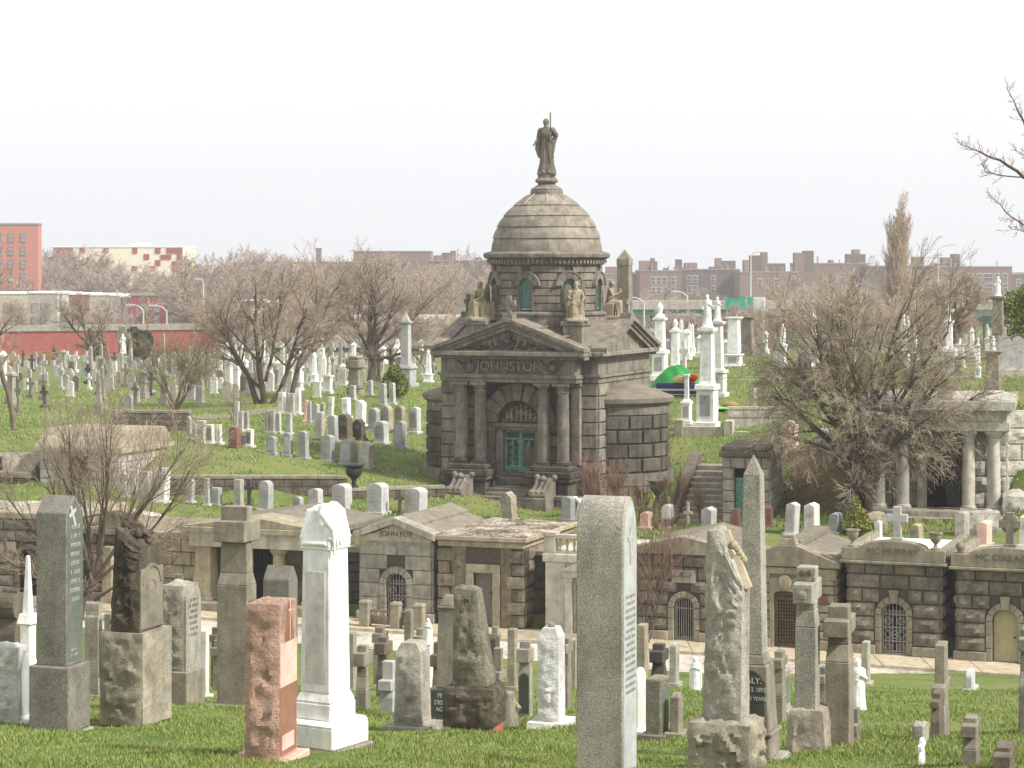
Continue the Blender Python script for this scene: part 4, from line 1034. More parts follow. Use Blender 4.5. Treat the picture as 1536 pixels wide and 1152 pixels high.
# steps and scroll brackets
st = MB()
for k in range(6):
    z1 = .7 - k * .15; w = .98 if k < 2 else 1.42 - .05
    st.box(-w, w, -4.3 - (.34 * k if k else 0) - (0 if k < 2 else .0) - .1, -hy + .3 if k == 0 else -4.3 - .34 * (k - 1) - .08, z1 - .15 - (.5 if k == 5 else 0), z1)
st.build('stairs', M['maus_plain'], ms, bevel=.015)
for s in (-1, 1):
    x0, x1 = s * 1.92 - .42, s * 1.92 + .42
    b = MB().box(x0 - .05, x1 + .05, -6.1, -4.6, -.5, .5).build('scroll_block', M['maus_plain'], ms, bevel=.03)
    pf = [(-5.98, .5), (-6.02, .62), (-5.95, .78), (-5.8, .85), (-5.62, .86), (-5.42, .98), (-5.28, 1.14), (-5.1, 1.26), (-4.92, 1.28), (-4.7, 1.2), (-4.7, .5)]
    v = MB().prism(pf, 'x', x0 + .05, x1 - .05)
    for q in (-.24, 0, .24): v.tube([(s * 1.92 + q, -6.0, .72), (s * 1.92 + q, -5.65, .9), (s * 1.92 + q, -5.35, 1.1), (s * 1.92 + q, -5.1, 1.28)], .06, 8)
    for q in (-.4, .4): v.ball((s * 1.92 + q, -4.95, 1.3), .13)
    v.ball((s * 1.92, -5.25, 1.25), .15, 1, 1, 1); v.build('scroll', M['maus_plain'], b, smooth=40)
    MB().box(min(s * 2.4, s * 5.2), max(s * 2.4, s * 5.2), -5.1, -4.8, -.3, .34).box(min(s * 2.4, s * 5.25), max(s * 2.4, s * 5.25), -5.2, -4.7, .34, .52).build('wing_wall', M['maus_plain'], ms, bevel=.02)
# apses
for s in (-1, 1):
    cu, r = s * 3.2, 2.42
    a_ = MB().lathe([(r + .22, -.5), (r + .22, .75), (r + .14, .78), (r + .14, 1.12), (r + .08, 1.28), (r, 1.3), (r, 4.45)], 40, (cu, 0, 0))
    ap = a_.build('apse', M['mortar'], ms, smooth=30)
    bl = MB(); mp = cylmap((cu, 0), r)
    lo, hi = (R(-5) * r, R(185) * r) if s > 0 else (R(-185) * r, R(5) * r)
    ashlar(bl, mp, lo, hi, courses(1.34, 3.82, 4), 1.12, .05, .09, .035, None, 0, 11 + s, nx=5)
    bl.build('apse_block', M['maus_dark'], ap)  # shade painted into the block colour, on the right apse too
    b2 = MB(); ashlar(b2, mp, lo, hi, [(3.84, 4.2)], 1.2, .01, .06, .0, None, 0, 14, nx=6, stag=False)
    b2.build('apse_band', M['maus_plain'], ap); b2 = MB()
    ashlar(b2, cylmap((cu, 0), r + .05), lo, hi, [(-.4, .74), (.76, 1.28)], 1.5, .01, .19, .01, None, 0, 15, nx=6)
    b2.build('apse_plinth', M['maus_plain'], ap)
    MB().lathe([(r + .05, 4.2), (r + .12, 4.25), (r + .26, 4.36), (r + .28, 4.55), (r + .12, 4.62), (r * .62, 4.98), (r * .6, 5.06), (r * .25, 5.25), (.01, 5.3)], 48, (cu, 0, 0)).build('apse_cap', M['roofstone'], ap, smooth=30)
# gables and roof
EZ, AZ = 6.64, 7.93
def gable(axis, half, face, tip, inner):
    """raking cornice, tympanum; axis 'y' = front/back, 'x' = sides; face = tympanum plane, tip = cornice nose"""
    sl = (AZ - EZ) / half
    for lo, hi, nose in ((.0, .16, tip), (-.16, .0, tip * .97), (-.36, -.16, face + (tip - face) * .5)):
        mb = MB()
        for s in (-1, 1):
            a, b = (0, AZ), (s * half, EZ)
            ww = half if lo >= 0 else half * .985
            pts = [(0, AZ + lo), (s * ww, AZ - sl * ww + lo), (s * ww, AZ - sl * ww + hi), (0, AZ + hi)]
            mb.prism(pts, axis, nose, inner)
        mb.build('raking_cornice', M['maus_plain'], ms, bevel=.0)
    MB().prism([(-half * .97, EZ - .02), (half * .97, EZ - .02), (0, AZ - .1)], axis, face, inner).build('tympanum', M['maus_plain'], ms)
gable('y', 3.6, -4.3, -4.78, -4.0)
gable('x', 3.6, 3.78, 4.2, 3.5); gable('x', 3.6, -3.78, -4.2, -3.5)
rf = MB()
rf.prism([(-3.56, EZ - .05), (3.56, EZ - .05), (0, AZ + .11)], 'y', -4.0, 3.7); rf.prism([(-3.6, EZ - .05), (3.6, EZ - .05), (0, AZ + .11)], 'x', -3.52, 3.52)
rf.build('roof', M['roofstone'], ms)
rs = MB()
for s in (-1, 1):
    for k in range(3):
        t0 = .3 + k * .3
        rs.prism([(s * 3.6 * t0, AZ - (AZ - EZ) * t0 + .125), (s * 3.6 * (t0 + .012), AZ - (AZ - EZ) * (t0 + .012) + .125), (s * 3.6 * (t0 + .012), AZ - (AZ - EZ) * (t0 + .012) + .16), (s * 3.6 * t0, AZ - (AZ - EZ) * t0 + .16)], 'y', -4.0, -2.4)
rs.build('roof_joint', M['roofstone'], ms)
rl = MB(); rr = random.Random(8)
rl.prism([(.2 * math.cos(math.pi / 2 + k * math.pi / 5) * (1 if k % 2 == 0 else .42), 7.28 + .2 * math.sin(math.pi / 2 + k * math.pi / 5) * (1 if k % 2 == 0 else .42)) for k in range(10)], 'y', -4.42, -4.3)
for k in range(70):
    t_ = rr.uniform(-1, 1); zz = 6.74 + rr.random() * .42 * (1 - abs(t_)) ; rl.ball((t_ * 2.0, -4.31, zz), rr.uniform(.05, .1), 1.3, .8, .8, 8)
for s in (-1, 1):
    for k in range(6): rl.tube([(s * (.15 + k * .28), -4.33, 6.78), (s * (.3 + k * .28), -4.36, 7.18 - k * .06)], [.05, .02], 6)
rl.build('tympanum_relief', M['maus_dark'], ms, smooth=True)
def fcross(x, y, z, ax):
    mb = cross_mb(.62, 1.0, .2, .18, .68, .2, axis=ax, flare=1.15).cbox(.5, .5, -.1, .2)
    mb.xf(Matrix.Translation((x, y, z))).build('finial_cross', M['maus_plain'], ms, bevel=.015)
fcross(0, -4.4, AZ + .12, 'x'); fcross(3.85, 0, AZ + .12, 'y'); fcross(-3.85, 0, AZ + .12, 'y')
for sx in (-1, 1):
    for sy in (-1, 1):
        x, y = sx * 2.3, sy * 2.3
        MB().cbox(.92, .92, 6.5, 7.72, c=(x, y)).cbox(1.06, 1.06, 7.72, 7.92, c=(x, y)).build('statue_pedestal', M['maus_plain'], ms, bevel=.025)
# drum
DR = 2.44
db = MB().lathe([(2.62, 6.9), (2.62, 8.12), (2.7, 8.16), (2.7, 8.24), (2.56, 8.32), (2.46, 8.32)], 64); db.build('drum_base', M['maus_plain'], ms, smooth=30)
WA = [k * math.pi / 4 for k in range(8)]
whw, wz0, wzs = .3, 8.42, 9.46
dr = MB(); mp = cylmap((0, 0), DR)
hole = lambda a, b: [(DR * (w - 2 * math.pi * j) - x, DR * (w - 2 * math.pi * j) + x) for w in WA for j in (0, 1) for x in [(whw + .02) if a < wzs - .05 else math.sqrt(max(0, (whw + .3) ** 2 - (a - wzs) ** 2)) if a < wzs + whw + .3 else 0] if x > .05]
ashlar(dr, mp, -math.pi * DR, math.pi * DR, courses(8.33, 10.37, 6), .95, .03, .06, .02, hole, 0, 4, nx=6, gs=.006)
drum = dr.build('drum', M['maus'], ms)
cr = MB(); n = 128; vs = []
# inner drum wall with the window openings left out
for k in range(8):
    a0 = WA[k] + (whw + .02) / DR; a1 = WA[(k + 1) % 8] + 2 * math.pi * (k == 7) - (whw + .02) / DR
    for (za, zb) in ((8.3, 9.78),):
        g = [(DR * math.sin(a0 + (a1 - a0) * i / 8), -DR * math.cos(a0 + (a1 - a0) * i / 8), z) for z in (za, zb) for i in range(9)]
        cr.add(g, grid_faces(8, 1))
cr.lathe([(DR, 9.77), (DR, 10.4)], 64); cr.build('drum_core', M['mortar'], drum, smooth=30)
for w in WA:
    mt = Matrix.Rotation(w, 4, 'Z') @ Matrix.Translation((0, -DR, 0))
    am = MB()
    for k in range(5):
        a0, a1 = math.pi * k / 5 + .02, math.pi * (k + 1) / 5 - .02
        am.prism(arc(0, wzs, whw + .02, a0, a1, 3) + arc(0, wzs, whw + .3, a1, a0, 3), 'y', -.13, .12)
    for s in (-1, 1): am.box(s * (whw + .01) - (.0 if s > 0 else .05), s * (whw + .01) + (.05 if s > 0 else .0), -.07, .14, wz0 - .1, wzs)
    ho = MB().prism([(p[0] * 1.0, p[1]) for p in arc(0, wzs, whw + .36, 0, math.pi, 16)] + [(p[0], p[1]) for p in arc(0, wzs, whw + .302, math.pi, 0, 16)], 'y', -.17, .05)
    am.merge(ho); am.xf(mt).build('window_arch', M['maus_plain'], drum)
    wf = MB(); pl_ = archpoly(whw - .0, wzs - wz0); inn = [(p[0] * .9, max(.05, p[1] * .975 if p[1] > .9 else p[1])) for p in pl_]
    nn = len(pl_); v_ = [(p[0], .0, p[1]) for p in pl_] + [(p[0], .0, p[1]) for p in inn] + [(p[0], .07, p[1]) for p in inn]
    wf.add(v_, [(i, (i + 1) % nn, nn + (i + 1) % nn, nn + i) for i in range(nn)] + [(nn + i, nn + (i + 1) % nn, 2 * nn + (i + 1) % nn, 2 * nn + i) for i in range(nn)])
    
    for q in (-.11, .11): wf.box(q - .006, q + .006, .03, .05, .06, 1.02)
    for q in (.3, .62, .99): wf.box(-whw * .88, whw * .88, .03, .05, q, q + .014)
    ring(wf, (0, .04, 1.02), .14, .007, n=12)
    wf.xf(mt @ Matrix.Translation((0, .04, wz0))); wo_ = wf.build('window', M['bronze'], drum)
    MB().prism([(p[0] * .9, p[1]) for p in pl_], 'y', .055, .07).xf(mt @ Matrix.Translation((0, .04, wz0))).build('pane', M['glass'], wo_)
dc = MB().lathe([(2.5, 10.37), (2.6, 10.4), (2.6, 10.62), (2.72, 10.66), (2.84, 10.72), (2.86, 10.86), (2.8, 10.92), (2.55, 10.98), (2.4, 11.0)], 72)
dco = dc.build('drum_cornice', M['maus_plain'], ms, smooth=30)
dn = MB()
for k in range(84):
    a = 2 * math.pi * k / 84; b = MB().box(-.05, .05, -2.7, -2.6, 10.46, 10.62); dn.merge(b, Matrix.Rotation(a, 4, 'Z'))
dn.build('dentil', M['maus_plain'], dco)
# dome of stepped stone rings
PR = [(2.43, 10.97), (2.37, 11.56), (2.2, 12.08), (1.9, 12.58), (1.44, 13.06), (.7, 13.56)]
dm = MB()
def dome_r(z):
    for (ra, za), (rb, zb) in zip(PR[:-1], PR[1:]):
        if z <= zb + 1e-6:
            t_ = (z - za) / (zb - za); return ra + (rb - ra) * t_ + .045 * 4 * t_ * (1 - t_)
    return PR[-1][0]
for bi, ((ra, za), (rb, zb)) in enumerate(zip(PR[:-1], PR[1:])):
    off = (0, 0, .5, .5, .0)[bi]
    for k in range(8):
        a0 = (k + .5 + off) * math.pi / 4 + .004 / max(.6, ra); a1 = (k + 1.5 + off) * math.pi / 4 - .004 / max(.6, ra); vs = []
        for j in range(6):
            z = za + (zb - za) * j / 5; lip = .05 * (1 - j / 5) + (.012 if j == 0 else 0); r_ = dome_r(z) + lip
            for i in range(9):
                a = a0 + (a1 - a0) * i / 8; vs.append((r_ * math.sin(a), -r_ * math.cos(a), z))
        nv = len(vs)
        for i in range(9):
            a = a0 + (a1 - a0) * i / 8; vs.append(((ra - .06) * math.sin(a), -(ra - .06) * math.cos(a), za))
        fs = grid_faces(8, 5) + [(nv + i, nv + i + 1, i + 1, i) for i in range(8)]
        dm.add(vs, fs)
dom = dm.build('dome', M['dome'], ms, smooth=30)
MB().lathe([(dome_r(10.97 + 2.6 * j / 20) - .02, 10.97 + 2.6 * j / 20) for j in range(21)], 64).build('dome_core', M['mortar'], dom)
mj = MB()
for k in range(8):
    a = (k + .5 + .0) * math.pi / 4
    p = [(dome_r(z) + .055, z) for z in (13.1, 13.25, 13.4, 13.55)]
    mj.tube([(r_ * math.sin(a), -r_ * math.cos(a), z) for r_, z in p], .02, 5)
mj.build('dome_joint', M['v_white'], dom)
MB().lathe([(.74, 13.54), (.74, 13.68), (.7, 13.72), (.72, 13.78), (.6, 13.86), (.4, 13.98), (.38, 14.04), (.5, 14.1), (.52, 14.18), (.46, 14.26), (.4, 14.28), (.4, 14.4), (.36, 14.44)], 40).build('dome_pedestal', M['maus_plain'], ms, smooth=30)
def place_fig(kind, name, label, w, rz, sc, mat=None, parts=None, group=None):
    r = thing(name, label, 'statue', w, rz, group); b = link('figure', FIG[kind], r); r.scale = (sc,) * 3
    if mat:
        me = FIG[kind].copy(); me.materials.clear(); me.materials.append(mat); b.data = me
    return r
d_st = place_fig('staff', 'dome_statue', 'robed bearded statue holding a tall staff on top of the dome', mworld(0, 0, 14.5), R(-6), 1.4)
MB().tube([(.13, -.2, .02), (.14, -.22, 1.95)], .022, 8).build('staff', M['statue'], d_st)
MB().tube([(-.05, -.06, 0), (-.05, -.06, .01)], .01, 6)
for (sx, sy, lab, kd, rz) in ((1, -1, 'seated tan statue above the right side of the main pediment', 'seatA', 5), (-1, -1, 'seated statue facing left on the left roof corner of the domed mausoleum', 'seatA', -62), (1, 1, 'seated statue in right profile on the right roof corner of the domed mausoleum', 'seatB', 78), (-1, 1, 'seated statue at the hidden back corner of the mausoleum roof', 'seatB', 180)):
    if lab.startswith('seated statue at the hidden'): continue
    s_ = place_fig(kd, 'seated_statue', lab, mworld(sx * 2.3, sy * 2.3, 8.02), R(rz), 1.2)
    wg = MB()
    for q in (-1, 1): wg.prism([(q * .05, .5), (q * .12, 1.15), (q * .28, 1.28), (q * .4, 1.1), (q * .42, .6), (q * .34, .08), (q * .2, .02)], 'y', .42 + .06 * (q > 0), .5 + .06 * (q > 0))
    wg.build('wing', M['statue'], s_, bevel=.02)
# ------------------------------------------------------------------ trees: polylines grown first, meshed in one numpy pass
def batch_tubes(polys, sides):
    """polys: list of (pts[k,3], rad[k]) all same k"""
    A = np.array([p for p, _ in polys]); Rd = np.array([r for _, r in polys]); N, k, _ = A.shape
    T = np.empty_like(A); T[:, 1:-1] = A[:, 2:] - A[:, :-2]; T[:, 0] = A[:, 1] - A[:, 0]; T[:, -1] = A[:, -1] - A[:, -2]
    T /= np.linalg.norm(T, axis=2, keepdims=True) + 1e-9
    up = np.where(np.abs(T[..., 2:3]) < .9, np.array([0, 0, 1.]), np.array([1., 0, 0]))
    U = np.cross(T, up); U /= np.linalg.norm(U, axis=2, keepdims=True) + 1e-9; V = np.cross(T, U)
    ang = np.arange(sides) * 2 * np.pi / sides
    ringv = A[:, :, None, :] + Rd[:, :, None, None] * (U[:, :, None, :] * np.cos(ang)[None, None, :, None] + V[:, :, None, :] * np.sin(ang)[None, None, :, None])
    verts = ringv.reshape(-1, 3)
    base = (np.arange(N) * k * sides)[:, None, None] + (np.arange(k - 1) * sides)[None, :, None]
    i = np.arange(sides)[None, None, :]; j = (np.arange(sides) + 1) % sides; j = j[None, None, :]
    q = np.stack([base + i, base + j, base + sides + j, base + sides + i], -1).reshape(-1, 4)
    return verts, q
def np_mesh(name, verts, quads, mat, smooth=True, tris=False):
    me = bpy.data.meshes.new(name); n = quads.shape[1]
    me.vertices.add(len(verts)); me.vertices.foreach_set('co', np.asarray(verts, np.float32).ravel())
    me.loops.add(quads.size); me.loops.foreach_set('vertex_index', quads.astype(np.int32).ravel())
    me.polygons.add(len(quads)); me.polygons.foreach_set('loop_start', np.arange(0, quads.size, n, dtype=np.int32))
    me.polygons.foreach_set('loop_total', np.full(len(quads), n, np.int32))
    if smooth: me.polygons.foreach_set('use_smooth', np.ones(len(quads), bool))
    me.update(calc_edges=True); me.materials.append(mat); return me
class Tree:
    def __init__(s, seed): s.r = random.Random(seed); s.br = {}; s.tw = []
    def grow(s, p, d, L, r, lvl, P):
        rn = s.r; last = lvl >= P['levels']
        n = P['seg'][min(lvl, len(P['seg']) - 1)]; pts = [p]; rad = [r]; dirs = [d]
        wig = P['wig'][min(lvl, len(P['wig']) - 1)]; trop = P['trop'][min(lvl, len(P['trop']) - 1)]
        for i in range(n):
            d = (d + Vector((rn.gauss(0, wig), rn.gauss(0, wig), rn.gauss(0, wig) + trop))).normalized()
            p = p + d * (L / n); pts.append(p); dirs.append(d); rad.append(max(P['rmin'], r * (1 - (i + 1) / n * P['tap'][min(lvl, len(P['tap']) - 1)])))
        if lvl >= P['twig']: s.tw.append((pts, rad))
        else: s.br.setdefault(n + 1, []).append((pts, rad))
        if last: return
        k = P['kids'][lvl]; k = max(1, int(round(k * rn.uniform(.8, 1.2)))); t0 = P['from'][min(lvl, len(P['from']) - 1)]
        for c in range(k):
            t = t0 + (1 - t0) * (c + rn.random()) / k; f = t * n; i = min(n - 1, int(f)); q = pts[i].lerp(pts[i + 1], f - i); dd = dirs[i + 1]
            a = R(rn.gauss(P['ang'][lvl], P['ang'][lvl] * .25))
            ax = dd.cross(Vector((rn.gauss(0, 1), rn.gauss(0, 1), rn.gauss(0, 1)))).normalized()
            nd = Matrix.Rotation(a, 3, ax) @ dd
            if 'plane' in P: nd = Vector((nd.x, nd.y * P['plane'], nd.z)).normalized()
            s.grow(q, nd, L * P['len'][lvl] * rn.uniform(.65, 1.2) * (1.1 - .45 * t), max(P['rmin'], (rad[i] + rad[i + 1]) / 2 * P['rad'][lvl]), lvl + 1, P)
    def meshes(s, nm, bark, twig, sides=6, ts=3):
        vs, qs, o = [], [], 0
        for k, pl in s.br.items():
            v, q = batch_tubes([(np.array([tuple(x) for x in p]), np.array(r)) for p, r in pl], sides); vs.append(v); qs.append(q + o); o += len(v)
        tm = np_mesh(nm + '_trunk', np.vstack(vs), np.vstack(qs), bark)
        by = {}
        for p, r in s.tw: by.setdefault(len(p), []).append((np.array([tuple(x) for x in p]), np.array(r)))
        vs, qs, o = [], [], 0
        for k, pl in by.items():
            v, q = batch_tubes(pl, ts); vs.append(v); qs.append(q + o); o += len(v)
        return tm, np_mesh(nm + '_crown', np.vstack(vs), np.vstack(qs), twig)
def tree(name, label, loc, seed, P, stems, bark, twig, cat='tree', group=None, rz=0, sides=6, extra=()):
    t = Tree(seed)
    for (p, d, L, r) in stems: t.grow(Vector(p), Vector(d).normalized(), L, r, 0, P)
    for (p, d, L, r, P2) in extra: t.grow(Vector(p), Vector(d).normalized(), L, r, 0, P2)
    tm, cm = t.meshes(name, bark, twig, sides)
    o = thing(name, label, cat, loc, rz, group); link('trunk', tm, o); link('crown', cm, o); return o
# T1: multi-stemmed bare tree in front of the left tombs
VASE = dict(levels=3, twig=2, seg=[7, 5, 4, 3], wig=[.05, .07, .09, .1], trop=[.06, .05, .04, .02], tap=[.75, .8, .8, .7], rmin=.006, kids=[11, 8, 6], ang=[24, 28, 32], len=[.55, .52, .5], rad=[.5, .55, .6])
VASE['from'] = [.25, .12, .1]
def fan(n, sp, L, r, seed, z=0.0, up=1.0):
    rr = random.Random(seed); out = []
    for i in range(n):
        a = rr.uniform(0, 2 * math.pi) if i % 2 else (0 if rr.random() < .5 else math.pi) + rr.gauss(0, .5)
        k = sp * rr.uniform(.25, 1.0); out.append(((rr.gauss(0, .06), rr.gauss(0, .06), z + rr.uniform(0, .2)), (math.cos(a) * k, math.sin(a) * k * .8, up), L * rr.uniform(.75, 1.1) * (1.05 if k < sp * .6 else .95), r * rr.uniform(.6, 1.1)))
    return out
p1 = gpt(126, 83.4, .1)
t1s = [((-.25, 0, 0), (.35, 0, 1), 2.1, .22), ((.3, 0, 1.3), (-.1, .1, 1), 4.9, .09), ((.36, 0, 1.5), (.75, .0, 1), 5.6, .085), ((.3, 0, 1.2), (-.55, .1, 1), 5.0, .08), ((.35, 0, 1.7), (.28, -.2, 1), 5.4, .085), ((.3, 0, 1.6), (-.25, -.2, 1), 5.2, .08), ((.35, 0, 1.4), (1.15, .2, .9), 5.4, .07), ((.3, 0, 1.1), (-1.0, 0, .8), 4.6, .07), ((.35, .1, 1.6), (.05, .3, 1), 5.0, .075), ((.35, .1, .8), (.9, -.2, .6), 3.2, .06), ((.3, 0, 1.3), (.5, .4, 1), 5.2, .07), ((.2, 0, 1.0), (-1.4, -.1, .5), 3.6, .06)]
tree('bare_tree', 'many-stemmed bare tree fanning up between the dark granite slab and the left tombs', p1, 11, VASE, t1s, M['bark_dark'], M['twig'])
SH = dict(levels=2, twig=1, seg=[6, 5, 4], wig=[.05, .07, .09], trop=[.05, .05, .04], tap=[.7, .8, .8], rmin=.005, kids=[7, 5], ang=[16, 20], len=[.5, .5], rad=[.5, .6]); SH['from'] = [.2, .15]
p2 = gpt(966, 79.2, .1)
tree('bare_shrub', 'thin-stemmed reddish bare shrub rising beside the tall central granite slab', p2, 21, dict(SH, kids=[6, 5, 3], levels=3, twig=2, ang=[20, 24, 28], len=[.5, .5, .5], rad=[.45, .6, .6]), fan(12, .5, 4.6, .03, 5), M['bark_dark'], M['twig_red'], 'shrub')
# T3: broad drooping bare tree at the right
WEEP = dict(levels=4, twig=3, seg=[7, 6, 5, 4, 3], wig=[.06, .1, .12, .13, .12], trop=[.01, -.015, -.045, -.05, -.03], tap=[.6, .75, .8, .8, .7], rmin=.0062, kids=[8, 7, 6, 5], ang=[44, 46, 42, 34], len=[.66, .66, .62, .58], rad=[.55, .5, .5, .6]); WEEP['from'] = [.25, .12, .1, .1]
p3 = gpt(1287, 88.4, .1)
t3s = [((0, 0, 0), (-.1, 0, 1), 2.9, .25), ((.45, 0, 0), (-.02, 0, 1), 3.0, .18), ((-.2, 0, 2.6), (-.3, -.1, 1), 4.6, .13), ((.3, 0, 2.6), (.22, .15, 1), 5.0, .13), ((.3, 0, 2.2), (.9, -.2, .75), 4.0, .12), ((-.2, 0, 2.3), (-.95, .15, .7), 3.9, .11), ((.3, 0, 2.4), (.6, .5, 1), 4.2, .11), ((.3, 0, 2.1), (1.1, .2, .2), 3.5, .1), ((0, 0, 2.3), (-.2, -.6, .8), 3.4, .1), ((-.2, 0, 2.4), (-1.1, -.1, .3), 3.4, .1), ((.3, 0, 2.3), (.75, -.5, .5), 3.2, .09), ((-.2, 0, 2.5), (-.6, .4, .9), 3.8, .1), ((.4, 0, 2.8), (1.3, -.1, .55), 4.2, .11)]
UPW = dict(WEEP, trop=[.02, .03, .03, .02, .0], kids=[7, 7, 6, 4], ang=[36, 34, 30, 28], len=[.62, .62, .62, .55], wig=[.06, .08, .08, .08, .08])
ups = [((-.2, 0, 2.5), (-.3, -.1, 1), 5.4, .11, UPW), ((.3, 0, 2.6), (.22, .15, 1), 5.9, .11, UPW), ((.3, 0, 2.5), (.7, -.1, 1), 5.6, .1, UPW), ((0, 0, 2.5), (-.75, .1, 1), 5.2, .1, UPW), ((.1, 0, 2.6), (.0, -.3, 1), 5.4, .09, UPW)]
tree('drooping_bare_tree', 'broad dense bare tree with drooping twigs at right before the columned mausoleum', p3, 33, WEEP, t3s, M['bark_dark'], M['twig_pale'], extra=ups)
SPR = dict(levels=3, twig=2, seg=[9, 7, 4, 3], wig=[.12, .15, .14, .13], trop=[.02, .02, .02, .02], tap=[.65, .75, .8, .7], rmin=.0085, kids=[11, 10, 9], ang=[38, 38, 38], len=[.58, .54, .5], rad=[.5, .5, .6]); SPR['from'] = [.3, .15, .1]
def mid(px, D, label, seed, stems, P=SPR, tw='twig', bark='bark', name='bare_tree', cat='tree'):
    return tree(name, label, gpt(px, D, .1), seed, P, stems, M[bark], M[tw], cat)
mid(396, 133, 'spreading bare tree with several leaning trunks left of the white gravestones', 41, [((-.3, 0, 0), (-.5, .1, 1), 5.6, .2), ((0, 0, 0), (.05, 0, 1), 6.4, .21), ((.4, 0, 0), (.5, -.1, 1), 6.2, .17), ((-.2, 0, 1), (-.95, .1, .6), 5.2, .11), ((.1, 0, 1.4), (.2, .4, 1), 5.4, .12)], bark='bark_dark')
mid(437, 140, 'slim dark leaning bare tree just right of the spreading bare tree', 45, [((0, 0, 0), (.2, 0, 1), 7.6, .2), ((.35, 0, 1.8), (.7, 0, 1), 3.8, .1)], bark='bark_dark')
mid(557, 166, 'tall rounded bare tree behind the monument with the carved square top', 51, [((0, 0, 0), (0, 0, 1), 3.2, .34), ((0, 0, 2), (-.25, 0, 1), 5.4, .17), ((0, 0, 2.2), (.3, .1, 1), 5.5, .17), ((0, 0, 2), (-.8, .1, .9), 5.8, .14), ((0, 0, 2), (.9, 0, .8), 5.8, .14), ((0, 0, 2), (.1, .4, 1), 5.2, .14), ((0, 0, 2), (-.5, -.2, 1), 5.2, .13), ((0, 0, 2), (.55, -.2, 1), 5.1, .13), ((0, 0, 1.6), (1.2, -.1, .35), 4.6, .16)], bark='bark_dark')
mid(22, 111, 'slender bare tree at the left edge with thin whorled branches', 61, [((0, 0, 0), (.02, 0, 1), 8.6, .15)], dict(SPR, kids=[24, 6, 5], ang=[58, 40, 36], len=[.26, .5, .5], rmin=.007, trop=[.02, .03, .02, .02]))
mid(134, 232, 'dark arching bare tree beside the stone crucifix', 71, [((0, 0, 0), (-.1, 0, 1), 3.2, .3), ((0, 0, 2.2), (-1.2, 0, .9), 4.6, .18), ((0, 0, 2.2), (-.5, .2, .9), 4.2, .14), ((.1, 0, 2.0), (.5, 0, .8), 3, .12)], dict(SPR, rmin=.013), bark='bark_dark')
mid(264, 128, 'tangled olive-brown thicket tree above the dark low wall at left', 81, fan(12, .8, 4.2, .05, 8), dict(SPR, rmin=.007, kids=[8, 6, 5]), tw='twig_olive')
mid(350, 118, 'pale leafless bush among the small gravestones', 83, fan(10, .5, 1.6, .02, 9), SH, tw='twig_pale', name='bare_bush', cat='shrub')
mid(1432, 150, 'dark twisted bare tree behind the white angel column at right', 91, [((0, 0, 0), (.1, 0, 1), 2.4, .3), ((.1, 0, 2), (-.7, 0, 1), 2.6, .15), ((.1, 0, 2), (.6, .1, 1), 2.6, .15), ((.1, 0, 2), (1.1, 0, .6), 2.6, .12), ((.1, 0, 2), (-.1, .3, 1), 2.6, .12)], dict(SPR, rmin=.009), bark='bark_dark', tw='twig')
POP = dict(levels=3, twig=1, seg=[8, 6, 4, 3], wig=[.02, .05, .07, .09], trop=[.05, .12, .08, .04], tap=[.8, .85, .8, .7], rmin=.018, kids=[64, 9, 5], ang=[21, 22, 26], len=[.29, .42, .5], rad=[.35, .6, .7]); POP['from'] = [.12, .15, .1]
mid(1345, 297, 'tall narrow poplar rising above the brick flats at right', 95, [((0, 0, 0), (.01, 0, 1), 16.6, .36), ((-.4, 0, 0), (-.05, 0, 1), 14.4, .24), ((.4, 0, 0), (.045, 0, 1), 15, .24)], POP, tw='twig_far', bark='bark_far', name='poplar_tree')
# reddish stemmed shrubs beside the mausoleum and before the stone stairs
for px, D, n, L, lab, sd_ in ((885, 96.5, 30, 1.7, 'red-brown bare shrub against the right base of the domed mausoleum', 3), (922, 97.3, 24, 1.5, 'red-brown bare shrub left of the dark urn on the slope', 4), (1010, 90, 26, 1.6, 'red-brown bare shrub at the foot of the stone stairs', 5), (1050, 88.8, 18, 1.1, 'low red-brown bare shrub right of the foot of the stone stairs', 6), (960, 91, 20, 1.2, 'red-brown bare shrub on the lawn below the dark urn', 7)):
    tree('bare_shrub', lab, gpt(px, D), 100 + sd_, SH, fan(int(n * .75), .4, L, .008, sd_), M['bark_dark'], M['twig_red'], 'shrub')

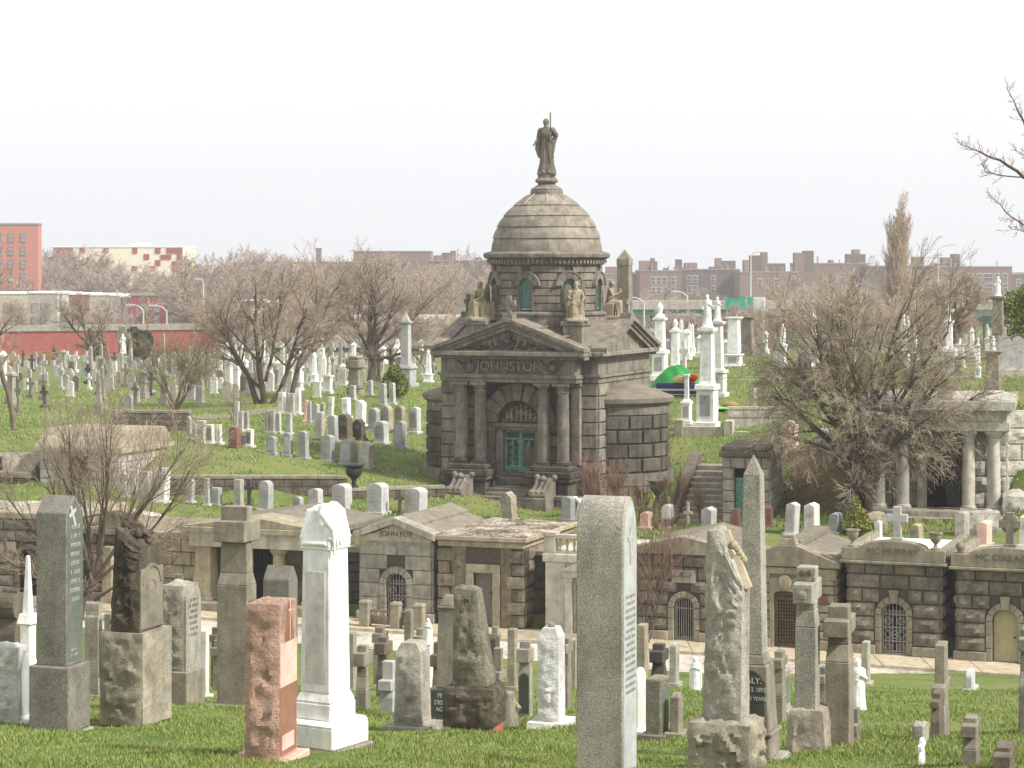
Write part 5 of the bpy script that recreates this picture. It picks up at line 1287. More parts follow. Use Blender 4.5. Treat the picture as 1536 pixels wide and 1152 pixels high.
# tree whose branches reach in from beyond the right edge
ot = Tree(77); OP = dict(levels=2, twig=1, seg=[5, 4, 3], wig=[.05, .12, .12], trop=[.02, .05, .03], tap=[.75, .8, .7], rmin=.0035, kids=[16, 4], ang=[52, 42], len=[.13, .45], rad=[.45, .6]); OP['from'] = [.15, .2]
OD = 34.0; ob_ = gpt(1790, OD, .1)
def opx(px, py, dy=0): return P(px, py, OD + dy) - ob_
for pl_, r0, r1 in (([(1790, 1080), (1786, 700), (1795, 400), (1788, 150), (1800, -60)], .16, .05), ([(1790, 420), (1690, 340), (1600, 290), (1536, 266), (1500, 240), (1470, 228), (1440, 217)], .05, .004), ([(1536, 266), (1500, 263), (1478, 258), (1472, 245)], .012, .004), ([(1790, 250), (1680, 235), (1590, 240), (1540, 195), (1524, 160), (1509, 130)], .04, .004), ([(1640, 300), (1580, 360), (1535, 337), (1508, 318), (1486, 293)], .02, .004), ([(1580, 360), (1536, 348), (1512, 340)], .01, .004), ([(1590, 240), (1550, 240), (1522, 225)], .012, .004), ([(1788, 200), (1850, 100), (1930, 20)], .05, .01), ([(1790, 420), (1880, 300), (1980, 220)], .05, .01)):
    pts = []
    A = [opx(a, b, .4 * math.sin(i * 1.3) if i else 0) for i, (a, b) in enumerate(pl_)]
    for a, b in zip(A[:-1], A[1:]): pts += [a.lerp(b, k / 3) + Vector((ot.r.gauss(0, .008), ot.r.gauss(0, .02), ot.r.gauss(0, .008))) * (1 if k else 0) for k in range(3)]
    pts.append(A[-1]); n = len(pts); rad = [r0 + (r1 - r0) * i / (n - 1) for i in range(n)]
    ot.br.setdefault(n, []).append((pts, rad))
    if r0 > .1: continue
    for i in range(2, n - 1):
        for _ in range(3):
            d = (pts[i + 1] - pts[i]).normalized(); ax = d.cross(Vector((ot.r.gauss(0, 1), ot.r.gauss(0, 1), ot.r.gauss(0, 1)))).normalized()
            ot.grow(pts[i].lerp(pts[i + 1], ot.r.random()), Matrix.Rotation(R(ot.r.gauss(48, 10)), 3, ax) @ d, ot.r.uniform(.07, .24), .0045, 1, dict(OP, rmin=.003))
OL = dict(levels=3, twig=2, seg=[6, 5, 4, 3], wig=[.08, .1, .12, .12], trop=[.04, .05, .04, .02], tap=[.8, .8, .8, .7], rmin=.0035, kids=[7, 6, 4], ang=[45, 45, 40], len=[.5, .5, .5], rad=[.5, .5, .6]); OL['from'] = [.3, .2, .15]
for k in range(11):
    a = -1.5 + k * .3; z = opx(1790, 420 - 42 * k)
    ot.grow(z, Vector((math.cos(a) * .8 + .35, math.sin(a) * (1 if k % 2 else -1) , .7)).normalized(), 3.0 - .16 * k, .05 - .002 * k, 0, OL)
tm, cm = ot.meshes('overhanging_tree', M['bark'], M['twig_red'], 6)
oo = thing('overhanging_tree', 'bare tree beyond the right edge whose thin branches reach into the sky', 'tree', ob_); link('trunk', tm, oo); link('crown', cm, oo)

# leafy plants
def leaf_blob(n, blobs, size, seed):
    g = np.random.default_rng(seed); vs = []; qs = []
    w = np.array([b[3] * b[4] * b[5] for b in blobs]); w = w / w.sum(); idx = g.choice(len(blobs), n, p=w)
    B = np.array(blobs)[idx]
    d = g.normal(size=(n, 3)); d /= np.linalg.norm(d, axis=1, keepdims=True); rr_ = g.uniform(.55, 1.05, (n, 1)) ** .6
    c = B[:, :3] + d * rr_ * B[:, 3:6]
    u = g.normal(size=(n, 3)); u /= np.linalg.norm(u, axis=1, keepdims=True); v = np.cross(u, g.normal(size=(n, 3))); v /= np.linalg.norm(v, axis=1, keepdims=True)
    s = size * g.uniform(.6, 1.3, (n, 1))
    q = np.stack([c - u * s, c - v * s * .5, c + u * s, c + v * s * .5], 1)
    return q.reshape(-1, 3), np.arange(n * 4).reshape(-1, 4)
def bush(name, label, cat, loc, n, blobs, size, mat, seed, stem=True):
    o = thing(name, label, cat, loc); v, q = leaf_blob(n, blobs, size, seed); link('crown' if cat == 'tree' else 'foliage', np_mesh(name, v, q, mat, False), o)
    if stem:
        t = MB(); rr = random.Random(seed)
        for b in blobs[:5]: t.tube([(0, 0, 0), (b[0] * .4, b[1] * .4, b[2] * .5), (b[0], b[1], b[2])], [.1, .06, .02], 6)
        t.build('trunk', M['bark_dark'], o)
    return o
bush('evergreen_bush', 'round dark evergreen bush right of the stone crucifix', 'bush', gpt(207, 244), 5200, [(0, 0, 1.8, 1.4, 1.2, 1.5), (-.5, 0, 2.8, .9, .9, .9), (.6, 0, 2.2, 1.0, .9, 1.1), (0, 0, .8, 1.2, 1, .8)], .17, M['ever'], 1)
bush('evergreen_bush', 'narrow dull evergreen bush left of the stone crucifix', 'bush', gpt(146, 246), 2200, [(0, 0, 1.6, .9, .9, 1.5), (.2, 0, 2.4, .6, .6, .8)], .15, M['twig_olive'], 2)
bush('yellow_green_conifer', 'large yellow-green conifer shrub at the right edge behind the granite cross', 'tree', gpt(1528, 134), 9000, [(-.2, 0, 1.8, 1.2, 1, 1.6), (.9, 0, 2.0, 1.3, 1, 1.9), (-.4, 0, 3.0, .6, .6, .8), (.6, 0, 3.4, .8, .7, .8), (.2, 0, .8, 1.5, 1.2, .8)], .10, M['ever_y'], 3)
bush('holly_bush', 'variegated yellow-green holly bush beside the columned mausoleum steps', 'bush', gpt(1288, 85.6), 2600, [(-.1, 0, .55, .4, .4, .5), (.25, 0, .35, .5, .4, .35), (-.1, 0, 1.1, .22, .2, .45), (.1, 0, .8, .25, .25, .3)], .055, M['holly'], 4)
bush('golden_bush', 'small golden bush behind the white gravestones near the tall obelisk', 'bush', gpt(592, 139), 1600, [(-.4, 0, .8, .4, .4, .8), (.4, 0, .8, .45, .4, .7), (0, 0, 1.6, .4, .4, .5)], .09, M['ever_y'], 5)

# far bare trees: four grown shapes, copied and turned
FAR = dict(levels=3, twig=2, seg=[6, 5, 4, 2], wig=[.06, .1, .12, .12], trop=[.03, .03, .03, .02], tap=[.7, .75, .8, .7], rmin=.024, kids=[12, 8, 7], ang=[34, 38, 38], len=[.48, .5, .48], rad=[.45, .5, .6]); FAR['from'] = [.25, .15, .1]
protos = []
for k in range(5):
    t = Tree(300 + k); rr = random.Random(k)
    t.grow(Vector((0, 0, 0)), Vector((rr.gauss(0, .05), 0, 1)), 3.2, .32, 0, dict(FAR, kids=[2, 4, 4]))
    for i in range(6 + k % 3):
        a = rr.uniform(0, 6.28); t.grow(Vector((0, 0, 1.6 + rr.random())), Vector((math.cos(a) * rr.uniform(.2, 1), math.sin(a) * rr.uniform(.2, 1), 1)), rr.uniform(6.5, 9.2), .16, 0, FAR)
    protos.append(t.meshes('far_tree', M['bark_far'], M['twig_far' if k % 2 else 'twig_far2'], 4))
# ------------------------------------------------------------------ foreground monuments
def splace(name, label, cat, pl, pc, pr, yt, yb, th=20, D=None, group=None, dmin=20.):
    """nearest vertical edge at column pc, left-front face to pl, right face to pr; sizes follow from the distance"""
    D = D or hit(pc, yb, dmin); th = R(th); ta = (pc - CX) / F
    t = (pc - pl) * D / F / (math.cos(th) + ta * math.sin(th)); w = (pr - pc) * D / F / (math.sin(th) - ta * math.cos(th))
    w = max(.12, w)
    eu = Vector((math.cos(th), -math.sin(th), 0)); ev = Vector((math.sin(th), math.cos(th), 0))
    c = gpt(pc, D, 0); z = P(pc, yb, D).z
    loc = c - eu * t / 2 + ev * w / 2; loc.z = min(z, gz(loc.x, loc.y) + .02) - .04
    H = (yb - yt) * D / F
    return thing(name, label, cat, loc, -th, group), t, w, H, D
def px2m(n, D): return n * D / F
def seat(o, pc, yb, D):
    """stand a monument on the ground; returns the height of its base, whose top is seen at row yb"""
    o.location.z = gz(o.location.x, o.location.y) - .05
    return max(.12, P(pc, yb, D).z - o.location.z)
G_MON = None
# F1 white rock stone at the left edge
o, t, w, H, D = splace('gravestone', 'rough white rock-faced gravestone cut by the left edge of the view', 'gravestone', -42, 27, 48, 968, 1086, 18)
b = rough(MB(), -t / 2, t / 2, -w / 2, w / 2, .1, H, .05, .05, 1, 'X', (.9, .9)).build('stone', M['rock_white'], o, smooth=35)
MB().prism([(-w * .3, .18), (w * .3, .18), (w * .3, H * .72), (0, H * .95), (-w * .3, H * .72)], 'x', t / 2 - .05, t / 2 + .008).build('face_panel', M['polish_grey'], b)
MB().box(-t / 2 - .1, t / 2 + .2, -w / 2 - .1, w / 2 + .12, -.1, .1).build('base', M['rock_white'], o, bevel=.02)
# F2 tall dark granite tablet
o, t, w, H, D = splace('granite_monument', 'tall dark grey granite monument with gabled top and pale worn inscription on its right face', 'monument', 54, 100, 125, 745, 1000, 18, D=37.6)
hb = seat(o, 100, 1000, D)
b = MB().prism([(-w / 2, hb), (w / 2, hb), (w / 2, hb + H - .27), (0, hb + H), (-w / 2, hb + H - .27)], 'x', -t / 2, t / 2).build('shaft', M['gran_dark'], o, bevel=.012)
MB().prism([(-w / 2 + .03, hb + .06), (w / 2 - .03, hb + .06), (w / 2 - .03, hb + H - .3), (0, hb + H - .05), (-w / 2 + .03, hb + H - .3)], 'x', t / 2 - .02, t / 2 + .006).build('polished_face', M['polish_green'], b)
lt = lettering(MB(), -w / 2 + .1, w / 2 - .1, hb + H * .36, hb + H * .84, 9, t / 2 + .007, 2, .45)
lettering(lt, -w / 2 + .12, w / 2 - .2, hb + .12, hb + .28, 2, t / 2 + .007, 5)
cx = cross_mb(.24, .34, .06, .01, .22, axis='y').xf(Matrix.Translation((t / 2 + .007, 0, hb + H - .48)) @ Matrix.Rotation(R(25), 4, 'X')); lt.merge(cx)
lt.build('worn_inscription', M['letter_pale'], b)
e = .09
MB().box(-t / 2 - e, t / 2 + e, -w / 2 - e, w / 2 + e, .06, hb).build('base_block', M['gran_dark'], o, bevel=.025)
MB().box(-t / 2 - .2, t / 2 + .14, -w / 2 - .14, w / 2 + .12, -.2, .06).build('foundation', M['rock_tan'], o, bevel=.02)
# F3 dark rock with carved relief on a tan block
o, t, w, H, D = splace('rock_monument', 'blackened rock monument with sloping top and carved cross, on a tan stone block', 'monument', 166, 209, 246, 792, 950, 20, D=38.6)
hb = seat(o, 209, 950, D)
def f3(x, y, z):
    k = (z - hb) / H; return (x + (.06 * k if x < 0 else 0), y, z - max(0, k - .55) / .45 * (x + t / 2) / t * .32)
b = rough(MB(), -t / 2, t / 2, -w / 2, w / 2, hb + .01, hb + H, .045, .06, 5, 'X', (.96, .95), f3).build('rock', M['rock_dark'], o, smooth=35)
a = MB()
a.prism([(p[0], p[1]) for p in arc(0, hb + H * .45, w * .40, 0, math.pi, 14)] + [(p[0], p[1]) for p in arc(0, hb + H * .45, w * .33, math.pi, 0, 14)], 'x', t / 2 - .03, t / 2 + .03)
a.prism(arc(0, hb + H * .40, w * .22, 0, math.pi, 12) + arc(0, hb + H * .40, w * .16, math.pi, 0, 12), 'x', t / 2 - .03, t / 2 + .025)
a.box(t / 2 - .03, t / 2 + .012, -w * .46, w * .46, hb + .04, hb + H * .6)
a.build('carved_face', M['brownst'], b, bevel=.006)
g = MB(); rr = random.Random(3)
for k in range(34):
    u = rr.random(); g.ball((-t * .3 + t * .75 * u + rr.gauss(0, .03), rr.gauss(0, .09), hb + H + .02 - .34 * u + rr.uniform(0, .1)), rr.uniform(.035, .075), n=8)
g.tube([(-t * .3, 0, hb + H + .02), (t * .48, 0, hb + H - .27)], .06, 8); g.tube([(t * .22, -w * .3, hb + H - .14), (t * .22, w * .3, hb + H - .14)], .055, 8)
g.build('carved_garland', M['rock_dark'], b, smooth=True)
rough(MB(), -t / 2 - .17, t / 2 + .1, -w / 2 - .06, w / 2 + .1, .12, hb, .05, .035, 9, 'XZ').build('base_block', M['rock_tan'], o, smooth=35)
rough(MB(), -t / 2 - .12, t / 2 + .0, -w / 2 - .03, w / 2 + .08, -.2, .1, .06, .03, 3).build('foundation', M['rock_tan'], o, smooth=35)
# F4 rock-faced grey stone behind it
o, t, w, H, D = splace('gravestone', 'grey rock-faced gravestone with rounded inscribed face, right of the blackened rock monument', 'gravestone', 240, 277, 301, 880, 1008, 20, D=47)
hb = seat(o, 277, 1008, D)
b = rough(MB(), -t / 2, t / 2 - .04, -w / 2, w / 2, hb, hb + H, .05, .05, 14, 'X').build('stone', M['gran_rock'], o, smooth=35)
MB().prism([(-w / 2 + .02, hb), (w / 2 - .02, hb), (w / 2 - .02, hb + H - .3)] + arc(0, hb + H - .32, w / 2 - .02, .1, math.pi - .1, 10) + [(-w / 2 + .02, hb + H - .3)], 'x', t / 2 - .06, t / 2 + .02).build('face_panel', M['gran'], b, bevel=.01)
lettering(MB(), -w / 2 + .14, w / 2 - .14, hb + H * .38, hb + H * .86, 7, t / 2 + .021, 7, .5).build('worn_inscription', M['letter_dark'], b)
MB().box(-t / 2 - .06, t / 2 + .08, -w / 2 - .06, w / 2 + .06, -.15, hb).build('base', M['brownst'], o, bevel=.02)
# F5 tall stone cross seen almost edge-on
def edgecross(label, pl, pc, pr, yt, yb, arm0, arm1, armx, mat, th=18, D=None, plinth=None, rock=None, lower=None, dmin=20., group=None, text=False, name='stone_cross'):
    """cross whose face looks right: arms run along local y, their near end faces us"""
    o, t, w, H, D = splace(name, label, 'cross', pl, pc, pr, yt, yb, th, D, group, dmin)
    m = M[mat] if isinstance(mat, str) else mat
    a0, a1 = px2m(yb - arm1, D), px2m(yb - arm0, D)           # arm underside / top heights
    tw = t * .86; st = w * .62
    mb = MB()
    lo = lower if lower is not None else .55
    zl = (a0) * lo
    mb.box(-t / 2, t / 2, -w / 2, w / 2, -.1, zl); mb.box(-t / 2, t / 2, -w / 2, w / 2, zl, zl + min(.22, a0 - zl - .02), top=(.9, st / w))
    zz = zl + min(.22, a0 - zl - .02)
    mb.box(-t * .45, t * .45, -st / 2, st / 2, zz, a0, top=(.95, .95))
    mb.box(-tw / 2, tw / 2, -st * .47, st * .47, a0 + .001, H)
    ar = w / 2 + armx
    mb.box(-t * .52, t * .52, -ar, ar, a0, a1)
    x = mb.build('cross', m, o, bevel=.012)
    if text: lettering(MB(), -w / 2 + .06, w / 2 - .06, zl * .15, zl * .9, 9, t / 2 + .003, 4, .4).build('worn_inscription', M['letter_dark'], x)
    if plinth: MB().box(-t / 2 - plinth, t / 2 + plinth, -w / 2 - plinth, w / 2 + plinth, -.2, .1).build('base', m, o, bevel=.02)
    return o, t, w, H, D
o, t, w, H, D = edgecross('tall brown-grey stone cross seen nearly edge-on, between the rock-faced stone and the pink granite', 325, 370, 385, 741, 1046, 762, 793, .13, 'brownst', 19, D=44, plinth=.16, lower=.74, text=True)
# F6 pink rock granite
o, t, w, H, D = splace('gravestone', 'rough pink granite gravestone with polished face and slim incised cross', 'gravestone', 367, 418, 446, 895, 1136, 14, D=28.2)
b = rough(MB(), -t / 2, t / 2, -w / 2, w / 2, .06, H, .04, .03, 21, 'X', (1, .92)).build('stone', M['pink'], o, smooth=30)
fx = t / 2
b2 = MB().box(fx - .02, fx + .006, -w / 2 + .03, w / 2 - .03, .1, H * .48).build('polished_face', M['pink_pol'], b); fp = MB(); fp.prism([(-w * .18, H * .75), (w * .34, H * .75), (w * .12, H * .985), (w * .0, H * .985)], 'x', fx - .02, fx + .006); fp.build('polished_face', M['pink_pol'], b)
MB().box(fx - .02, fx + .012, -w / 2 + .03, w / 2 - .03, H * .48, H * .75).build('frosted_panel', M['pink_pale'], b); MB().box(fx - .02, fx + .012, -w * .36, w * .3, .16, .34).build('frosted_panel', M['pink_pale'], b)
cross_mb(.1, .5, .025, .01, .36, axis='y').xf(Matrix.Translation((fx + .009, w * .08, H * .76))).build('incised_cross', M['pink_pale'], b)
MB().box(-t / 2 - .22, t / 2 + .12, -w / 2 - .12, w / 2 + .15, -.15, .06).build('base', M['pink_pale'], o, bevel=.012)
# F7 white marble shaft with draped cap
o, t, w, H, D = splace('marble_monument', 'tall bright white marble shaft topped by carved drapery on a stepped white base', 'monument', 449, 498, 527, 755, 1082, 31, D=29.6)
hb = seat(o, 498, 1082, D)
s_ = min(t, w); t = w = (t + w) / 2
sh = MB().cbox(t, w, hb + .34, hb + H * .80, top=(.9, .9)); b = sh.build('shaft', M['marble'], o, bevel=.015)
MB().box(-t * .33, t * .33, -w / 2 - .0, -w / 2 + .06, hb + .45, hb + H * .68).build('face_panel', M['marble_old'], b)
MB().cbox(t + .1, w + .1, hb + .0, hb + .22).cbox(t + .1, w + .1, hb + .22, hb + .34, top=(t / (t + .1), w / (w + .1))).build('shaft_foot', M['marble'], o, bevel=.02)
cp = MB().cbox(t * 1.02, w * 1.02, hb + H * .79, hb + H * .84).cbox(t * .9, w * .9, hb + H * .84, hb + H * .9).cbox(t * 1.0, w * 1.0, hb + H * .78, hb + H * .795)
cp.build('cap_moulding', M['marble'], o, bevel=.02)
dr = MB()
for q in (-.2, .2): dr.tube([(q * t - .1, -w * .52, hb + H * .81), (q * t + .1, -w * .52, hb + H * .81)], .03, 8)
dr.cbox(t * 1.05, w * 1.05, hb + H * .83, hb + H * .965, top=(.72, .72)); dr.ball((0, 0, hb + H * .955), t * .42, 1, 1, .45, 14)
rr = random.Random(2)
for k in range(9):
    a = -1.1 + k / 8 * 2.6; x, y = .48 * t * math.cos(a), .48 * w * math.sin(a); e = rr.uniform(.80, .86) if x > 0 else .9
    dr.tube([(x * .5, y * .5, hb + H * .985), (x * .95, y * .95, hb + H * .95), (x * 1.08, y * 1.08, hb + H * .9), (x * 1.1, y * 1.1, hb + H * e)], [.05, .055, .05, .02], 8)
for k in range(4): dr.tube([(t * (.2 + .1 * k), -w * (.45 - .1 * k), hb + H * .95), (t * .56, -w * .42 + .07 * k, hb + H * .88), (t * .6, -w * .4 + .07 * k, hb + H * (.76 + .02 * k))], [.05, .045, .015], 8)
link('drapery', remesh(dr, .014, 'drapery', M['marble']), o)
MB().cbox(t + .34, w + .34, .1, hb - .06).cbox(t + .36, w + .36, hb - .06, hb, top=(.9, .9)).build('base', M['marble'], o, bevel=.02)
MB().cbox(t + .44, w + .44, -.2, .1).build('foundation', M['brownst'], o, bevel=.02)
# F8 dark granite with gable top
o, t, w, H, D = splace('gravestone', 'dark grey granite gravestone with hipped top, behind the white marble shaft', 'gravestone', 394, 434, 447, 822, 1035, 19, D=50)
MB().prism([(-w / 2, 0), (w / 2, 0), (w / 2, H - .3), (0, H), (-w / 2, H - .3)], 'x', -t / 2, t / 2).build('stone', M['gran_dark'], o, bevel=.02)
MB().box(-t / 2 - .1, t / 2 + .1, -w / 2 - .1, w / 2 + .1, -.2, .2).build('base', M['gran_dark'], o, bevel=.02)
# F10 rough pale stone
def rockstone(label, pl, pc, pr, yt, yb, mat, panel, th, D=None, base=(.14, .16), taper=(.9, .92), amp=.04, seed=0, hip=True, basemat=None):
    o, t, w, H, D = splace('gravestone', label, 'gravestone', pl, pc, pr, yt, yb, th, D)
    zb = base[1]
    fn = (lambda x, y, z: (x - (.12 * t if False else 0), y, z + (max(0, (z - zb) / (H - zb) - .9) * 0))) if hip else None
    b = rough(MB(), -t / 2, t / 2, -w / 2, w / 2, zb, zb + H - (.13 if hip else 0), .045, amp, seed, 'X', taper)
    if hip: b.cbox(t * taper[0] * .98, w * taper[1] * .98, zb + H - .14, zb + H, top=(.62, .9))
    b = b.build('stone', M[mat], o, smooth=30)
    if panel: MB().box(t / 2 - .04, t / 2 - .002, -w * .4, w * .4, zb + .1, zb + H * .78, top=(1, .94), off=(-.045, 0)).build('face_panel', M[panel], b)
    rough(MB(), -t / 2 - base[0], t / 2 + base[0], -w / 2 - base[0], w / 2 + base[0], -.15, zb, .06, .02, seed + 3, 'Z').build('base', M[basemat or mat], o, smooth=35)
    return o, t, w, H, D
rockstone('pale rock-faced gravestone with a bright smooth right face, left of the leaning rough obelisk', 591, 632, 647, 965, 1089, 'rock_grey', 'marble', 17, D=35.5, seed=31)
# F11 rough tapering obelisk on a dark rock block with brick foundation
o, t, w, H, D = splace('rough_obelisk', 'greenish-grey rough tapering stone shaft on a dark rock block over red bricks', 'monument', 679, 731, 744, 886, 1031, 15, D=34.5)
hb = seat(o, 731, 1031, D)
w = max(w, .42)
rough(MB(), -t / 2, t / 2, -w / 2, w / 2, hb, hb + H, .045, .035, 41, '', (.62, .7), lambda x, y, z: (x - .10 * max(0, z - hb) / H, y, z - .06 * (x / t) * (1 if z > hb + H * .9 else 0))).build('shaft', M['rock_green'], o, smooth=30)
rough(MB(), -t / 2 - .12, t / 2 + .12, -w / 2 - .12, w / 2 + .14, .2, hb - .02, .045, .035, 43).build('rock_block', M['rock_dark'], o, smooth=30)
MB().box(-t / 2 - .02, t / 2 + .1, -w / 2 - .04, w / 2 + .06, -.25, .19).build('brick_foundation', M['brick_found'], o, bevel=.015)
# F12 tall brown shaft behind with named base
o, t, w, H, D = splace('stone_shaft', 'tall brown-grey tapering shaft with inscribed dark base, behind the leaning rough obelisk', 'monument', 654, 688, 696, 895, 1033, 14, D=43)
hb = seat(o, 688, 1033, D); w = max(w, .42)
MB().cbox(t, w, hb, hb + H * .86, top=(.82, .82)).cbox(t * .92, w * .92, hb + H * .86, hb + H * .89).cbox(t * .8, w * .8, hb + H * .89, hb + H * 1.0, top=(.5, .5)).build('shaft', M['brownst'], o, bevel=.015)
b = MB().cbox(t + .24, w + .24, -.2, hb).build('base', M['polish_dark'], o, bevel=.02)
lt = MB()
for i, s in enumerate(('PETER J', 'DIED JULY', 'AGED 41')):
    lt.merge(text_mb(s, .115, .01, sx=.8), Matrix.Translation((-.0, -w / 2 - .124, hb - .12 - i * .125)) @ FACE_Y)
lt.build('inscription', M['letter_pale'], b)
# F13 white rock stone
o, t, w, H, D = rockstone('white rock-faced gravestone with smooth right panel, left of the tall central granite slab', 806, 838, 848, 937, 1077, 'rock_white', 'polish_grey', 15, D=37, seed=51, taper=(.97, .95), amp=.035)
MB().ball((-.0, 0, .16 + H + .03), .06, 1, 1, .9).build('carved_knob', M['rock_tan'], o)
# F14 tall central slab with arched top
o, t, w, H, D = splace('granite_slab', 'tall grey granite slab with arched top standing in the centre foreground, base out of view', 'gravestone', 864, 934, 956, 748, 1200, 20, D=24.4)
o.location.z = gz(o.location.x, o.location.y) - .05; H = P(934, 748, 24.4).z - o.location.z
ar = arc(0, H - w * .9, w / 2, 0, math.pi, 16); ar = [(y, H - w * .9 + (z - (H - w * .9)) * 1.8) for y, z in ar]
sl_ = MB().prism([(-w / 2, 0), (w / 2, 0)] + ar, 'x', -t / 2, t / 2); b = sl_.build('slab', M['gran'], o, bevel=.012)
ar2 = [(y * .86, z - .05) for y, z in ar]
MB().prism([(-w * .43, .1), (w * .43, .1)] + ar2, 'x', t / 2 - .02, t / 2 + .004).build('polished_face', M['polish_grey'], b)
lt = lettering(MB(), -w * .36, w * .36, .9, H * .66, 15, t / 2 + .005, 9, .45)
cross_mb(.2, .42, .05, .012, .28, axis='y').xf(Matrix.Translation((0, 0, 0)))
lt.merge(cross_mb(.2, .4, .05, .012, .27, axis='y'), Matrix.Translation((t / 2 + .006, 0, H * .76))); lt.build('worn_inscription', M['letter_faint'], b)
# F15 pale rock with slanting top and carved cross
o, t, w, H, D = splace('rock_monument', 'pale rough rock with slanting top and carved cross, on a rock block by the obelisk', 'monument', 1054, 1111, 1124, 798, 1086, 22, D=26.4)
hb = seat(o, 1111, 1086, D); w = max(w, .34)
def f15(x, y, z):
    k = (z - hb) / H; u = (x + t / 2) / t
    return (x + .10 * k * (1 if u < .5 else .4) * t, y, z - max(0, k - .5) / .5 * max(0, u - .35) / .65 * .62)
b = rough(MB(), -t / 2, t / 2, -w / 2, w / 2, hb + .01, hb + H, .035, .035, 61, 'X', (.98, .9), f15).build('rock', M['rock_grey'], o, smooth=30)
g = MB(); A = Vector((-t * .05, 0, hb + H - .02)); B = Vector((t * .56, 0, hb + H - .66))
g.tube([A, B], .07, 6); mid_ = A.lerp(B, .38); g.tube([mid_ + Vector((0, -w * .42, 0)), mid_ + Vector((0, w * .42, 0))], .06, 6)
for k in range(5): g.ball(A.lerp(B, .3 + .07 * k) + Vector((.05, -.06 + .03 * k, .05)), .05, n=8)
g.build('carved_cross', M['tanst'], b)
rough(MB(), -t / 2 - .14, t / 2 + .14, -w / 2 - .12, w / 2 + .16, -.25, hb, .04, .05, 63).build('rock_block', M['rock_tan'], o, smooth=30)
# F16 tall obelisk
o, t, w, H, D = splace('obelisk', 'tall grey granite obelisk on a stepped base inscribed DALY', 'obelisk', 1108, 1143, 1153, 684, 984, 19, D=28.6)
o.location.z = gz(o.location.x, o.location.y) - .05
zo = P(1143, 984, D).z - o.location.z; s_ = t; 
MB().cbox(s_, s_, zo, zo + H * .9, top=(.74, .74)).build('shaft', M['gran'], o, bevel=.012)
MB().cbox(s_ * .74, s_ * .74, zo + H * .9, zo + H, top=(.03, .03)).build('point', M['gran'], o)
MB().cbox(s_ + .08, s_ + .08, zo - .12, zo, top=(.85, .85)).build('moulding', M['brownst'], o, bevel=.015)
b = MB().cbox(s_ + .2, s_ + .2, zo - .92, zo - .12, top=(.84, .84)).build('die', M['brownst'], o, bevel=.012)
MB().prism([(-.19, zo - .88), (.19, zo - .88), (.19, zo - .3)] + arc(0, zo - .34, .17, .3, math.pi - .3, 6) + [(-.19, zo - .3)], 'y', -s_ / 2 - .1, -s_ / 2 - .02).xf(Matrix.Translation((0, .0, 0))).build('dark_panel', M['polish_dark'], b)
lt = MB()
for i, (s, z) in enumerate((('DALY.', .1), ('DEC. 13, 1892', .075), ('AGED 41 YEARS.', .066))):
    lt.merge(text_mb(s, z, .008, sx=.85 if i else 1), Matrix.Translation((.02, -s_ / 2 - .103, zo - .3 - i * .11)) @ FACE_Y)
lt.build('inscription', M['letter_pale'], b)
MB().cbox(s_ + .3, s_ + .3, zo - .98, zo - .92).cbox(s_ + .26, s_ + .26, zo - 1.25, zo - .98, top=(.94, .94)).build('plinth', M['brownst'], o, bevel=.02)
MB().cbox(s_ + .46, s_ + .46, -.3, zo - 1.25).build('base', M['gran'], o, bevel=.02)
# F17 carved cross shaft with IHS panel on a rock
o, t, w, H, D = splace('carved_cross', 'pale cross shaft with carved IHS panels on a rough rock base, right of the obelisk', 'cross', 1192, 1224, 1230, 852, 1066, 16, D=30.2)
o.location.z = gz(o.location.x, o.location.y) - .05; w = max(w, .3)
zo = P(1224, 1066, D).z - o.location.z
b = MB().cbox(t, w * 1.0, zo, zo + H * .58).cbox(t, w, zo + H * .58, zo + H * .7, top=(.84, .8)).cbox(t * .84, w * .8, zo + H * .7, zo + H * .76).box(-t * .46, t * .46, -w / 2 - .24, w / 2 + .24, zo + H * .76, zo + H * .9).cbox(t * .9, w * .8, zo + H * .9, zo + H).build('cross', M['gran'], o, bevel=.012)
q = MB().box(-t * .3, t * .3, -w / 2 - .252, -w / 2 - .235, zo + H * .775, zo + H * .875); q.ball((0, -w / 2 - .25, zo + H * .82), .06, 1, .4, 1)
q.build('carved_boss', M['gran_rock'], b)
text_mb('IHS', .11, .02).xf(Matrix.Translation((0, -w * .4 - .012, zo + H * .955)) @ FACE_Y).build('letters', M['brownst_dark'], b)
rough(MB(), -t / 2 - .12, t / 2 + .16, -w / 2 - .12, w / 2 + .2, -.3, zo, .045, .03, 71, '', (.78, .8)).build('rock_base', M['rock_tan'], o, smooth=30)
# F18 blocky cross
edgecross('stout grey-brown stone cross seen edge-on, right of the IHS cross shaft', 1238, 1274, 1281, 907, 1131, 925, 950, .17, 'brownst', 15, D=30.4, lower=.78)
